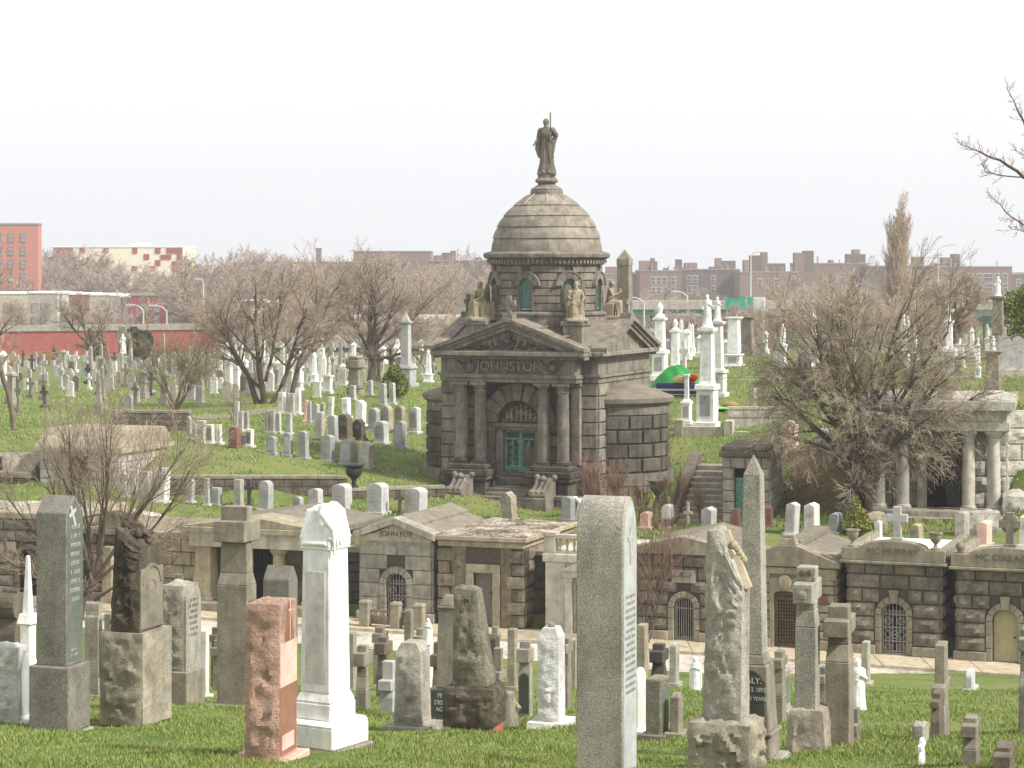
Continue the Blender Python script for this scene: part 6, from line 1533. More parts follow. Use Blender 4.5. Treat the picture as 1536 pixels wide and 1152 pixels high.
# smaller crosses and stones of the slope, seen the same way
SL = [
 (533, 549, 556, 946, 1044, 956, 976, .12, 'brownst', 'slim brown-grey cross left of the pale rock-faced gravestone, with pale right edge', 46),
 (564, 580, 586, 954, 1062, 962, 979, .14, 'brownst_dark', 'dark weathered cross behind the white-topped low cross', 52),
 (570, 589, 597, 968, 1050, 995, 1010, .12, 'slabgrey', 'white-topped grey stone cross low beside the pale rock-faced gravestone', 45),
 (622, 634, 640, 930, 1030, 940, 955, .12, 'brownst', 'brown cross behind the white seated figure', 58),
 (648, 660, 666, 955, 1048, 972, 990, .14, 'brownst_dark', 'dark brown cross right of the white seated figure', 48),
 (738, 752, 757, 960, 1062, 994, 1006, .12, 'brownst', 'small brown cross just right of the leaning rough obelisk', 44),
 (777, 795, 799, 938, 1055, 948, 968, .1, 'gran', 'granite cross with a dark arched panel, left of the white rock-faced gravestone', 42),
 (840, 852, 858, 950, 1056, 958, 972, .12, 'brownst', 'brown cross half hidden behind the tall central granite slab', 47),
 (976, 996, 1001, 946, 1050, 955, 972, .12, 'stone_black', 'blackened cross standing behind the rock gravestone with green face', 44),
 (1159, 1174, 1180, 975, 1085, 985, 999, .12, 'brownst', 'brown-grey cross between the obelisk base and the IHS cross shaft', 40),
 (1228, 1238, 1242, 998, 1100, 1009, 1022, .12, 'gran_dark', 'dark granite cross between the two tall pale crosses', 39),
 (1275, 1287, 1291, 1060, 1133, 1082, 1097, .1, 'brownst', 'low brown cross at the foot of the white standing statue', 34),
 (1399, 1417, 1425, 956, 1105, 1014, 1030, .15, 'brownst', 'tall slim cross with a second small cross finial, in the open grass at right', 35),
 (1396, 1410, 1417, 1036, 1111, 1044, 1055, .1, 'brownst_dark', 'short dark leaning cross in front of the slim cross at right', 33),
 (1443, 1465, 1470, 1074, 1165, 1082, 1100, .1, 'brownst', 'brown stone cross cut by the bottom edge at right', 26),
 (1490, 1516, 1523, 1120, 1180, 1127, 1146, .1, 'brownst_dark', 'dark stone cross top in the bottom right corner', 24.8),
 (1528, 1546, 1552, 944, 1112, 954, 972, .1, 'gran_dark', 'dark cross cut by the right edge of the view', 36),
 (1377, 1384, 1388, 1106, 1170, 1113, 1121, .05, 'marble', 'tiny white marble cross in the grass near the bottom edge', 27),
 (318, 330, 336, 930, 1010, 940, 952, .1, 'brownst', 'small cross behind the tall edge-on cross, at its left', 60),
 (316, 326, 330, 895, 985, 905, 915, .12, 'brownst_dark', 'weathered dark cross behind the grey rock-faced gravestone', 66),
 (560, 574, 580, 910, 1000, 918, 932, .12, 'brownst', 'grey-brown cross before the wall of the gabled tomb', 66),
 (672, 690, 694, 838, 960, 852, 870, .14, 'v_white', 'pale tall cross with square arms in front of the brown quoined tomb', 70),
 (736, 746, 750, 905, 985, 915, 925, .12, 'v_tan', 'tan cross before the door of the brown quoined tomb', 70),
]
for i, (pl, pc, pr, yt, yb, a0, a1, ax, mat, lab, D) in enumerate(SL):
    lo_ = .5 + .1 * (i % 3)
    o, t, w, H, D = edgecross(lab, pl, pc, pr, yt, yb, a0, a1, ax, mat, 16, D=D, lower=lo_ if 'arched panel' not in lab else .8, dmin=24)
    if 'arched panel' in lab:
        z1 = px2m(yb - a1, D) * .8; MB().prism([(-t * .4, .12), (t * .4, .12)] + arc(0, z1 - t * .4, t * .4, 0, math.pi, 10), 'y', -w / 2 - .012, -w / 2 + .02).build('face_panel', M['polish_dark'], o)
# small slabs and posts on the slope
def slab(label, pl, pc, pr, yt, yb, kind, mat, th=20, D=None, panel=None, base=True, name='gravestone', dmin=20., face='x', group=None, cat='gravestone'):
    o, t, w, H, D = splace(name, label, cat, pl, pc, pr, yt, yb, th, D, group, dmin)
    L = w if face == 'x' else t
    p = {'flat': [(-L / 2, 0), (L / 2, 0), (L / 2, H), (-L / 2, H)],
         'round': [(-L / 2, 0), (L / 2, 0)] + [(y, H - L * .28 + (z - (H - L * .28)) * .56) for y, z in arc(0, H - L * .28, L / 2, 0, math.pi, 10)],
         'full': [(-L / 2, 0), (L / 2, 0)] + arc(0, H - L / 2, L / 2, 0, math.pi, 12),
         'peak': [(-L / 2, 0), (L / 2, 0), (L / 2, H - L * .25), (0, H), (-L / 2, H - L * .25)],
         'serp': [(-L / 2, 0), (L / 2, 0), (L / 2, H * .84), (L * .36, H * .86)] + [(y, z) for y, z in arc(0, H - L * .3, L * .3, 0, math.pi, 8)] + [(-L * .36, H * .86), (-L / 2, H * .84)],
         'slant': [(-L / 2, 0), (L / 2, 0), (L / 2, H * .88), (-L * .1, H), (-L / 2, H * .93)]}[kind]
    zb = .1 if base else 0
    p = [(a, max(b, -.05) + (zb if b > 0 else 0)) for a, b in p]
    b = MB().prism(p, face, -(t if face == 'x' else w) / 2, (t if face == 'x' else w) / 2).build('slab', M[mat], o, bevel=min(.02, L * .06))
    if base: MB().cbox(t + .16, w + .16, -.15, zb + .05).build('base', M[mat], o, bevel=.015)
    if panel:
        q = [(a * .72, zb + H * .2 + (bb - zb) * .62 if bb > .01 else zb + H * .2) for a, bb in p]
        if face == 'x': MB().prism(q, 'x', t / 2 - .02, t / 2 + .006).build('face_panel', M[panel], b)
        else: MB().prism(q, 'y', -w / 2 - .006, -w / 2 + .02).build('face_panel', M[panel], b)
    if face == 'y' and kind != 'slant':
        sd2 = int(pl * 7 + yt); off = w / 2 + (.007 if panel else .001)
        lt = lettering(MB(), -L * .34, L * .34, zb + H * (.35 + .1 * (sd2 % 3)), zb + H * (.72 + .06 * (sd2 % 2)), 3 + sd2 % 3, off, sd2, .42)
        lt.xf(Matrix.Rotation(R(-90), 4, 'Z')).build('worn_inscription', M['letter_faint' if mat not in ('brownst_dark', 'stone_black') else 'letter_pale'], b)
    return o
slab('white arched slab peeking out right of the tall central granite slab', 950, 958, 970, 1010, 1106, 'full', 'marble_old', 20, 35)
o = slab('dark rough stone with smooth greenish right face, right of the central granite slab', 968, 991, 1005, 1016, 1104, 'flat', 'rock_green', 22, 34, panel='polish_green')
slab('small tan rough stone in the grass right of the central granite slab', 1005, 1018, 1025, 1043, 1107, 'peak', 'rock_tan', 20, 34)
slab('small granite stone behind the obelisk base with a polished right face', 1166, 1178, 1186, 1004, 1068, 'flat', 'gran_rock', 20, 42, panel='polish_green')
slab('pale rough post with flat cap near the road, left of the ornate grille tomb', 1292, 1302, 1306, 967, 1030, 'flat', 'rock_grey', 20, 66)
slab('small split grey rock stone in the open grass at right', 1368, 1386, 1394, 1092, 1138, 'slant', 'rock_grey', 20, 31)
slab('dark stone post with black panel between the dark granite and the black rock monument', 127, 147, 154, 908, 1050, 'serp', 'gran_rock', 19, 52, panel='polish_dark')
o, t, w, H, D = splace('scroll_stone', 'dark stone with rolled top standing before the left tombs', 'gravestone', -6, 22, 40, 884, 1060, 20, D=50)
MB().box(-t / 2, t / 2, -w / 2, w / 2, -.1, H * .62).box(-t / 2, t / 2, -w / 2, w / 2, H * .62, H * .76, top=(1, .5)).tube([(-t / 2, 0, H * .86), (t / 2, 0, H * .86)], H * .12, 16).tube([(-t / 2 + .05, .0, H * .98), (t / 2 - .05, .0, H * .98)], .07, 12).build('stone', M['brownst_dark'], o, bevel=.01)
MB().box(-t / 2 - .1, t / 2 + .1, -w / 2 - .1, w / 2 + .1, -.2, .15).build('base', M['brownst_dark'], o, bevel=.02)
o, t, w, H, D = splace('marble_obelisk', 'white marble obelisk with carved shoulders behind the dark granite monument at left', 'obelisk', 28, 46, 56, 832, 1060, 20, D=49)
MB().cbox(t, t, -.1, H * .28).cbox(t * 1.2, t * 1.2, H * .28, H * .31).cbox(t * .86, t * .86, H * .31, H * .55).cbox(t * 1.25, t * 1.25, H * .55, H * .62, top=(.75, .75)).cbox(t * .62, t * .62, H * .62, H, top=(.42, .42)).build('shaft', M['marble'], o, bevel=.02)
MB().cbox(t * 1.5, t * 1.5, -.2, .2).build('base', M['marble'], o, bevel=.02)
# dead tree-stump gravestone carved in stone
o = thing('stump_gravestone', 'pale stone carved as a ragged tree stump right of the leaning rough obelisk', 'gravestone', gpt(762, 38.5), 0)
MB().lathe([(.2, -.1), (.17, .2), (.13, .45), (.11, .62), (.09, .64)], 9).tube([(.1, 0, .45), (.2, -.04, .36)], [.05, .035], 7).tube([(-.1, 0, .3), (-.19, -.05, .42)], [.05, .03], 7).build('stump', M['rock_tan'], o)
EXTRA = [
 (729, 743, 750, 956, 1040, 'peak', 'stone_black', 'dark pointed stone peeping out behind the rough leaning obelisk', 64),
 (761, 772, 777, 944, 1032, 'flat', 'rock_tan', 'tan rough post beside the granite cross with the dark panel', 62),
 (955, 967, 973, 934, 1028, 'flat', 'v_tan', 'tan square post near the road behind the central slab', 66),
 (606, 616, 621, 918, 1030, 'round', 'brownst', 'brown round-topped stone before the railing posts', 66),
 (700, 708, 714, 962, 1036, 'flat', 'slabgrey', 'pale small slab in the gap left of the rough leaning obelisk', 60),
 (519, 530, 535, 952, 1040, 'round', 'gran', 'granite round-topped stone right beside the white marble shaft', 58),
 (156, 166, 172, 925, 1038, 'flat', 'brownst', 'brown-grey post half hidden behind the blackened rock monument', 60),
 (300, 309, 314, 948, 1050, 'peak', 'marble_old', 'small off-white peaked stone left of the tall edge-on cross', 54),
 (262, 272, 277, 858, 1030, 'serp', 'gran_dark', 'dark stone with curved top showing above the grey rock-faced stone', 64),
 (856, 863, 867, 962, 1040, 'round', 'rock_tan', 'tan rounded stone touching the left edge of the central slab', 60),
 (1004, 1014, 1019, 968, 1030, 'round', 'rock_grey', 'grey rounded stone near the kerb left of the small praying statue', 68),
 (1128, 1137, 1142, 960, 1040, 'flat', 'brownst', 'brown flat stone between the slanting rock and the obelisk base', 58),
 (1208, 1216, 1220, 990, 1034, 'round', 'marble_old', 'small off-white stone seen between the tall cross shafts', 62),
 (1262, 1270, 1274, 985, 1036, 'flat', 'rock_grey', 'grey post behind the stout stone cross', 60),
 (1448, 1458, 1463, 1010, 1040, 'round', 'slabgrey', 'little pale stone alone in the grass near the road at right', 58),
]
for a, b_, c, d, e, k, m, lab, D in EXTRA: slab(lab, a, b_, c, d, e, k, m, 18, D)
# white statues on the slope
def statue_on(label, px, D, yb, ytop, kind, pedh, pedw, mat='marble', pmat='marble', rz=20, cat='statue', name='marble_statue', group=None):
    base = P(px, yb, D); g = gz(base.x, base.y); base.z = min(base.z, g) - .03
    ph = pedh * D / F; H = (yb - ytop) * D / F - ph; pw = pedw * D / F
    o = thing(name, label, cat, base, -R(rz), group); sc = H / 1.78
    b = link('figure', FIG[kind], o, (0, 0, ph + .05 * sc)); b.scale = (sc,) * 3
    if M[mat] is not FIG[kind].materials[0]: me = FIG[kind].copy(); me.materials.clear(); me.materials.append(M[mat]); b.data = me
    if ph > .02: MB().cbox(pw, pw, -.2, ph * .8).cbox(pw * .85, pw * .85, ph * .8, ph).build('pedestal', M[pmat], o, bevel=.015)
    return o
statue_on('white marble standing statue beside the stout stone cross at right', 1287, 44, 1086, 986, 'robe', 14, 19)
statue_on('small white praying statue on a granite block beside the pale slanting rock', 1043, 58, 1062, 984, 'veil', 24, 17, pmat='gran')
statue_on('white draped figure on a slim pedestal behind the pale rock-faced gravestone', 642, 50, 1060, 926, 'veil', 95, 12, pmat='marble_old')

# ------------------------------------------------------------------ rows on the lawns (front face looks left-front, lit right side)
def hs(pl, pr, yt, yb, kind, mat, label, panel=None, th=24, fr=.66, dmin=None, base=True, D=None):
    pc = pl + (pr - pl) * fr
    dm = dmin or vline(pc) + 2.7
    return slab(label, pl, pc, pr, yt, yb, kind, mat, th, D, panel, base, dmin=dm, face='y', group='headstones on the lawns around the domed mausoleum')
ROWS = [
 # lawn left of the mausoleum, front rank
 (400, 418, 657, 683, 'round', 'slabblue', 'small grey round-topped headstone at the left end of the front rank on the left lawn', 'slabgrey'),
 (425, 439, 652, 686, 'round', 'slabblue', 'narrow grey round-topped headstone second in the front rank of the left lawn', 'slabgrey'),
 (447, 464, 649, 690, 'round', 'slabblue', 'tall grey round-topped headstone third in the front rank of the left lawn', None),
 (480, 502, 655, 694, 'round', 'slabblue', 'grey arched headstone with darker face, lower middle of the left lawn', None),
 (508, 533, 662, 699, 'round', 'slabblue', 'wide grey headstone with pale name panel, nearest but one to the black urn', 'slabgrey'),
 (536, 561, 665, 704, 'slant', 'rock_grey', 'mottled pale square headstone directly above the black urn', None),
 (561, 584, 634, 667, 'round', 'slabgrey', 'wide pale grey headstone with horizontal bands, right part of the left lawn', 'slabblue'),
 (590, 610, 634, 674, 'round', 'slabblue', 'bluish-grey headstone on a slab, front right of the left lawn', 'slabgrey'),
 (472, 487, 620, 660, 'flat', 'rock_grey', 'tall mottled narrow headstone behind the arched dark-faced one', None),
 (492, 508, 625, 664, 'round', 'slabgrey', 'pale headstone with white edge left of the brown arched one', None),
 (507, 530, 623, 661, 'full', 'brownst_dark', 'brown round-arched headstone with a dark niche', 'stone_black'),
 (529, 549, 631, 662, 'serp', 'stone_black', 'dark blackish headstone with a small peaked cap right of the brown arched one', None),
 (552, 570, 614, 648, 'full', 'slabblue', 'grey arched headstone leftmost of the upper rank near the mausoleum', None),
 (571, 591, 611, 648, 'full', 'tanst', 'tan arched headstone with dark top in the upper rank near the mausoleum', 'slabblue'),
 (591, 609, 611, 652, 'full', 'v_tan', 'brownish round-topped headstone third in the upper rank near the mausoleum', None),
 (613, 632, 613, 651, 'round', 'slabgrey', 'pale headstone with rough side right beside the mausoleum left apse', 'slabblue'),
 (513, 527, 599, 628, 'flat', 'marble', 'white square-cut headstone behind the brown arched one', None),
 (532, 549, 602, 640, 'slant', 'marble', 'white slant-topped headstone behind the blackish one', None),
 (491, 500, 597, 628, 'flat', 'marble_old', 'slim cream post-like headstone left of the white square-cut one', None),
 (569, 581, 577, 609, 'round', 'slabgrey', 'grey-white headstone in the high row before the golden bush', None),
 (584, 594, 576, 607, 'round', 'slabgrey', 'narrow headstone with white side in front of the golden bush', None),
 (588, 601, 565, 597, 'flat', 'slabgrey', 'tall pale square headstone against the golden bush', None),
 (524, 535, 580, 601, 'flat', 'slabgrey', 'small pale headstone at the foot of the monument with carved square top', None),
 (551, 560, 572, 594, 'round', 'slabgrey', 'small pale headstone at the foot of the tall rounded bare tree', None),
 (429, 439, 622, 652, 'flat', 'slabgrey', 'narrow white headstone standing alone above the tall third one', None),
 (414, 423, 621, 651, 'flat', 'slabgrey', 'narrow white headstone rightmost of the trio by the pale bush', None),
 (404, 413, 617, 651, 'flat', 'rock_grey', 'mottled narrow headstone middle of the trio by the pale bush', None),
 (397, 404, 618, 650, 'flat', 'slabblue', 'thin grey headstone leftmost of the trio by the pale bush', None),
 (417, 428, 590, 621, 'flat', 'marble_old', 'white flat-topped headstone leftmost of the crowded white cluster', None),
 (428, 434, 591, 621, 'flat', 'slabgrey', 'thin grey-white headstone second in the crowded white cluster', None),
 (434, 443, 592, 624, 'flat', 'rock_grey', 'mottled headstone in the middle of the crowded white cluster', None),
 (443, 452, 584, 622, 'round', 'marble', 'brightest tall white headstone in the crowded white cluster', None),
 (455, 461, 602, 634, 'flat', 'pink_pale', 'slim pinkish post stone at the left of the low grey foursome', None),
 (460, 468, 604, 634, 'flat', 'slabblue', 'narrow grey headstone second in the low grey foursome', None),
 (468, 479, 608, 635, 'round', 'slabgrey', 'round-shouldered pale headstone third in the low grey foursome', None),
 (479, 487, 606, 632, 'flat', 'rock_grey', 'plain grey headstone at the right of the low grey foursome', None),
 # far left group
 (280, 288, 626, 659, 'slant', 'rock_grey', 'weathered tall headstone leftmost of the group beside the dark low wall', None),
 (288, 296, 638, 657, 'flat', 'slabgrey', 'short pale headstone second of the group beside the dark low wall', None),
 (295, 311, 633, 666, 'flat', 'rock_grey', 'wide streaked headstone in the group beside the dark low wall', None),
 (309, 323, 639, 667, 'flat', 'marble_old', 'brown-faced headstone with white side in the group beside the dark low wall', 'brownst'),
 (324, 334, 639, 667, 'flat', 'marble_old', 'white-sided headstone rightmost of the group beside the dark low wall', None),
 (342, 361, 642, 673, 'peak', 'redbrickst', 'red sandstone gravestone with peaked top on the left lawn', None),
 (360, 369, 655, 670, 'flat', 'slabblue', 'very low grey stone between the red sandstone and the cream one', None),
 (367, 381, 646, 672, 'flat', 'marble_old', 'cream-sided stone right of the red sandstone gravestone', 'brownst'),
 (357, 366, 619, 648, 'round', 'slabgrey', 'pale upright stone, left of a pair behind the red sandstone', None),
 (365, 375, 620, 647, 'flat', 'rock_grey', 'pale upright stone, right of a pair behind the red sandstone', None),
 (351, 359, 604, 643, 'flat', 'slabgrey', 'tall thin pale stone behind the pair near the grey path', None),
 # row above the front tombs, left to right
 (178, 192, 712, 748, 'flat', 'slabgrey', 'pale grey headstone leftmost of the row above the left tombs', None),
 (192, 208, 707, 748, 'flat', 'marble_old', 'white headstone second of the row above the left tombs', None),
 (208, 228, 710, 748, 'flat', 'slabgrey', 'mottled wide headstone third of the row above the left tombs', None),
 (229, 254, 704, 756, 'round', 'marble_old', 'largest white headstone of the row above the left tombs', None),
 (278, 292, 721, 756, 'round', 'slabgrey', 'white-edged headstone before the low lawn wall at left', None),
 (307, 316, 720, 760, 'flat', 'slabgrey', 'narrow pale stone against the low lawn wall', None),
 (316, 333, 734, 760, 'flat', 'slabblue', 'low bluish headstone against the low lawn wall', None),
 (350, 366, 722, 762, 'flat', 'rock_grey', 'mottled stone behind the top of the tall edge-on cross', None),
 (387, 410, 724, 768, 'full', 'slabgrey', 'pale round-topped headstone leftmost above the pillared tomb', None),
 (439, 456, 748, 769, 'round', 'slabblue', 'small dark grey headstone above the pillared tomb', None),
 (463, 486, 736, 769, 'round', 'slabgrey', 'pale low headstone just left of the draped marble cap', None),
 (498, 529, 729, 770, 'round', 'slabgrey', 'wide pale headstone directly before the black urn', None),
 (550, 584, 728, 773, 'round', 'slabgrey', 'wide pale headstone just left of the small dark cross', None),
 (606, 641, 735, 776, 'round', 'slabgrey', 'wide pale headstone just right of the small dark cross', None),
 (752, 777, 741, 784, 'serp', 'rock_tan', 'rough tan headstone with knobbed top in front of the mausoleum steps', None),
 (842, 863, 748, 783, 'round', 'slabblue', 'purplish-grey headstone left of the tall central slab, near the mausoleum', None),
 (960, 979, 771, 795, 'round', 'pink_pale', 'low pinkish headstone behind the reddish bare shrub', None),
 (992, 1011, 760, 793, 'round', 'marble_old', 'white headstone behind the reddish bare shrub', None),
 (1051, 1075, 764, 798, 'peak', 'slabgrey', 'grey peaked headstone below the stone stairs', None),
 (1176, 1198, 757, 805, 'peak', 'slabgrey', 'grey-white peaked headstone on a base above the medallion tomb', None),
 (1206, 1230, 758, 806, 'peak', 'marble_old', 'cream peaked headstone, the wide one left of the holly bush', None),
 (1242, 1262, 773, 802, 'round', 'slabblue', 'short grey headstone touching the holly bush', None),
 (1312, 1324, 785, 812, 'round', 'marble_old', 'small white headstone behind the left parapet urn', None),
 (1366, 1386, 790, 817, 'round', 'tanst', 'tan headstone behind the tomb parapet cross', None),
 (1432, 1454, 772, 819, 'round', 'rock_grey', 'rough bluish headstone in front of the wide stone steps', None),
 (1465, 1488, 786, 822, 'round', 'pink_pale', 'pink headstone right of the rough bluish one', None),
 (1528, 1548, 778, 822, 'flat', 'marble_old', 'white headstone cut by the right edge above the last tomb', None),
]
tr = random.Random(6)
for r in ROWS:
    o = hs(*r); o.rotation_euler.x += tr.gauss(0, .022); o.rotation_euler.y += tr.gauss(0, .03)
# dark cross in that row, plus the one near the tall cross
def frontcross(label, px, yt, yb, wpx, mat, D=None, dmin=None, th=20, foot=True):
    D = D or hit(px, yb, dmin or vline(px) + 2.7); base = gpt(px, D); H = (yb - yt) * D / F; w = wpx * D / F
    o = thing('stone_cross', label, 'cross', base, -R(th)); cross_mb(w, H, w * .3, w * .26, H * .68, 0).build('cross', M[mat], o, bevel=.012)
    if foot: MB().cbox(w * .6, w * .5, -.1, H * .12).build('base', M[mat], o, bevel=.015)
    return o
frontcross('small dark grey cross between two wide pale headstones', 600, 732, 774, 17, 'brownst_dark')
frontcross('black cross above the left end of the pillared tomb', 374, 717, 760, 18, 'stone_black')
frontcross('tan stone cross on a block behind the reddish shrub', 1032, 752, 800, 14, 'tanst')
o = thing('broken_angel', 'broken white angel sculpture lying left of the tall central slab', 'sculpture', gpt(872, 95.5)); g = MB()
rr = random.Random(4)
for k in range(9): 
    a = rr.uniform(0, 6.28); g.tube([(0, 0, .5), (.35 * math.cos(a), .2 * math.sin(a), .5 + rr.uniform(-.1, .5)), (.5 * math.cos(a), .3 * math.sin(a), .6 + rr.uniform(-.4, .4))], [.1, .08, .03], 8)
g.lathe([(.25, 0), (.2, .3), (.16, .6), (.1, .8)], 10); link('figure', remesh(g, .03, 'broken_angel', M['marble']), o)
def iron_urn(label, px, D, H, mat, pmat):
    o = thing('garden_urn', label, 'urn', gpt(px, D)); s = H
    MB().lathe([(.001, 0), (.2, 0), (.2, .06), (.1, .14), (.08, .3), (.16, .4), (.3, .55), (.34, .72), (.3, .8), (.44, .9), (.44, .94), (.3, .92), (.001, .8)], 24, (0, 0, .3)).build('bowl', M[mat], o, smooth=40)
    MB().cbox(.5, .5, -.2, .12).cbox(.4, .4, .12, .3).build('pedestal', M[pmat], o, bevel=.02); o.scale = (s,) * 3
iron_urn('black cast urn on a pedestal at the edge of the left lawn', 531, 97.8, 1.05, 'iron', 'stone_black')
iron_urn('dark wide-brimmed urn on the slope right of the mausoleum', 986, 95.5, 1.0, 'brownst_dark', 'brownst_dark')
# low wall holding up the left lawn
def wallrun(name, label, pts, h, mat, cop, thick=.4, n=3, zoff=0.0):
    o = thing(name, label, 'wall', (0, 0, 0)); a = MB(); c = MB()
    for (pa, da), (pb, db) in zip(pts[:-1], pts[1:]):
        A = gpt(pa, da, 0); B = gpt(pb, db, 0); L = Vector((B.x - A.x, B.y - A.y, 0)); k = max(1, int(L.length / 2.4)); U = L.normalized(); N = Vector((U.y, -U.x, 0))
        for i in range(k):
            s0 = A.lerp(B, i / k); s1 = A.lerp(B, (i + 1) / k); zb = min(gz(s0.x, s0.y), gz(s1.x, s1.y)) - .3; zt = max(s0.z, s1.z) + zoff
            l = (s1 - s0).xy.length
            ashlar(a, flatmap((s0.x, s0.y, 0), U, N), 0, l, courses(zt - h, zt, n), .8, .015, .03, .012, None, .015, i)
            q = [s0 + N * .01, s1 + N * .01, s1 - N * thick, s0 - N * thick]
            for M_, z0, z1, e in ((a, zb - h, zt - .005, 0), (c, zt, zt + .12, .06)):
                r_ = [s0 + N * e, s1 + N * e, s1 - N * (thick + e), s0 - N * (thick + e)]
                M_.add([(p.x, p.y, z0) for p in r_] + [(p.x, p.y, z1) for p in r_], [(3, 2, 1, 0), (4, 5, 6, 7), (0, 1, 5, 4), (1, 2, 6, 5), (2, 3, 7, 6), (3, 0, 4, 7)])
    a.build('wall_face', M[mat], o); c.build('coping', M[cop], o); return o
wallrun('lawn_wall', 'low dark stone wall edging the lawn left of the mausoleum steps', [(230, 97.4), (384, 97.4), (520, 97.3), (668, 98.6)], .7, 'brownst_dark', 'v_trim', zoff=.35, n=2)
wallrun('dark_wall', 'dark low wall with pale coping beside the olive thicket at left', [(168, 113), (284, 112.5)], .9, 'brownst_dark', 'v_trim', zoff=.85)
wallrun('grey_kerb_wall', 'low grey stone kerb along the grass right of the white statue column', [(1092, 112), (1180, 112)], .4, 'concrete', 'concrete', zoff=.35, n=1)
# second, higher row of tombs at the left
def upper_tomb(px, D, w, h, label, mat, roofm):
    o = thing('burial_vault', label, 'tomb', gpt(px, D, .2), VRZ, 'burial vaults on the upper left terrace'); a = MB()
    ashlar(a, flatmap((0, 0, 0), (1, 0, 0), (0, -1, 0)), -w / 2, w / 2, courses(0, h, 4), 1.1, .02, .05, .02, None, .03, int(px)); ashlar(a, flatmap((w / 2, 0, 0), (0, 1, 0), (1, 0, 0)), 0, 4, courses(0, h, 4), 1.1, .02, .05, .02, None, .0, 2)
    a.box(-w / 2, w / 2, .01, 4, 0, h); a.build('wall', M[mat], o)
    MB().box(-w / 2 - .2, w / 2 + .2, -.2, 4.4, h, h + .22).prism([(-.2, h + .22), (4.4, h + .22), (3.6, h + .95), (.9, h + .95)], 'x', -w / 2 - .2, w / 2 + .2).build('roof', M[roofm], o, bevel=.02)
    MB().box(-.4, .4, -.08, .0, 0, 1.4).build('door', M['iron'], o)
upper_tomb(120, 99.5, 3.9, 1.55, 'tan-roofed low tomb with pale front on the upper left terrace', 'v_white', 'tanst')
upper_tomb(-8, 101, 3.4, .5, 'tan low tomb at the left edge of the upper terrace', 'v_brown', 'v_trim')

# ------------------------------------------------------------------ right side: small vault with stairs, columned mausoleum
o = thing('hillside_vault', 'small stone vault with green door under the drooping bare tree', 'tomb', gpt(1118, 88.2, .3), -R(14)); o.location.z = -9.75; w, h = 1.75, 2.95
a = MB(); ashlar(a, flatmap((0, 0, 0), (1, 0, 0), (0, -1, 0)), -w / 2, w / 2, courses(0, h - .4, 6), .6, .02, .04, .02, lambda z0, z1: [(-.42, .42)] if z0 < 2.0 else [], .01, 3)
ashlar(a, flatmap((w / 2, 0, 0), (0, 1, 0), (1, 0, 0)), 0, 4, courses(0, h - .4, 6), .9, .02, .04, .02, None, .03, 4); a.build('wall', M['v_grey'], o)
MB().box(-w / 2, -.42, .01, .4, 0, h - .4).box(.42, w / 2, .01, .4, 0, h - .4).box(-.42, .42, .01, .4, 2.1, h - .4).box(-w / 2, -w / 2 + .3, .4, 4, 0, h - .4).box(w / 2 - .3, w / 2, .4, 4, 0, h - .4).box(-w / 2, w / 2, 4, 4.2, 0, h - .4).build('inner_wall', M['mortar'], o)
MB().box(-w / 2 - .12, w / 2 + .12, -.14, 4.3, h - .4, h - .18).box(-w / 2 - .04, w / 2 + .04, -.06, 4.2, h - .18, h).build('cornice', M['brownst_dark'], o, bevel=.03)
d = MB().box(-.4, .4, .2, .26, 0, 1.75).build('door', M['bronze'], o); MB().box(-.4, .4, .3, .34, 1.75, 2.1).build('gap_shade_sheet', M['dark'], o); MB().ball((.1, .17, .85), .05).build('handle', M['iron'], d)  # black sheet above the door paints the shade of the opening
o = thing('stone_stairs', 'flight of pale stone steps with a sloping dark parapet climbing the bank', 'stairs', gpt(1052, 89.0, .1), -R(14)); s = MB()
for k in range(10): s.box(-.95, .95, k * .52, 5.6, -.4 if k == 0 else k * .19 - .06, .19 * (k + 1))
s.build('steps', M['v_trim'], o, bevel=.02)
MB().prism([(-.8, -.6), (6.2, -.6), (6.2, 2.3), (5.4, 2.3), (-.2, .35), (-.8, .3)], 'x', -1.4, -.98).build('parapet', M['brownst_dark'], o, bevel=.03)
o = thing('red_pedestal', 'red sandstone pedestal beside the green door of the small vault', 'pedestal', gpt(1103, 86.2), -R(14)); MB().cbox(.34, .34, 0, .75, top=(.85, .85)).cbox(.5, .5, -.1, .08).build('post', M['redbrickst'], o, bevel=.015)
o = thing('red_pedestal', 'red sandstone pedestal just right of the obelisk tip, before the dark bank', 'pedestal', gpt(1152, 86.2), -R(14)); MB().cbox(.34, .34, 0, .75, top=(.85, .85)).cbox(.5, .5, -.1, .08).build('post', M['redbrickst'], o, bevel=.015)
RX = 1404; rD = 88.6
o = thing('columned_mausoleum', 'low rock-built mausoleum with four tall columns under the drooping tree', 'mausoleum', gpt(RX, rD, 0), -R(13)); o.location.z = -9.2
w, h = 5.0, 3.0
cs4 = []
for x in (-2.15, -1.25, 1.22, 2.15):
    c = MB().lathe([(.25, .1), (.25, 1.2), (.235, 2.2), (.215, h - .28)], 22, (x, 0, 0)).build('column', M['v_white'], o, smooth=40)
    MB().cbox(.62, .62, 0, .08, c=(x, 0)).lathe([(.29, .08), (.29, .14), (.25, .18)], 22, (x, 0, 0)).build('column_base', M['v_white'], c)
    MB().lathe([(.215, h - .28), (.3, h - .14), (.3, h - .1)], 22, (x, 0, 0)).cbox(.64, .64, h - .1, h, c=(x, 0)).build('capital', M['v_white'], c)
a = MB(); ashlar(a, flatmap((0, .9, 0), (1, 0, 0), (0, -1, 0)), -2.6, 2.6, courses(0, h, 5), 1.0, .02, .04, .02, lambda z0, z1: [(-.72, .95)] if z0 < 2.2 else [], .09, 8)
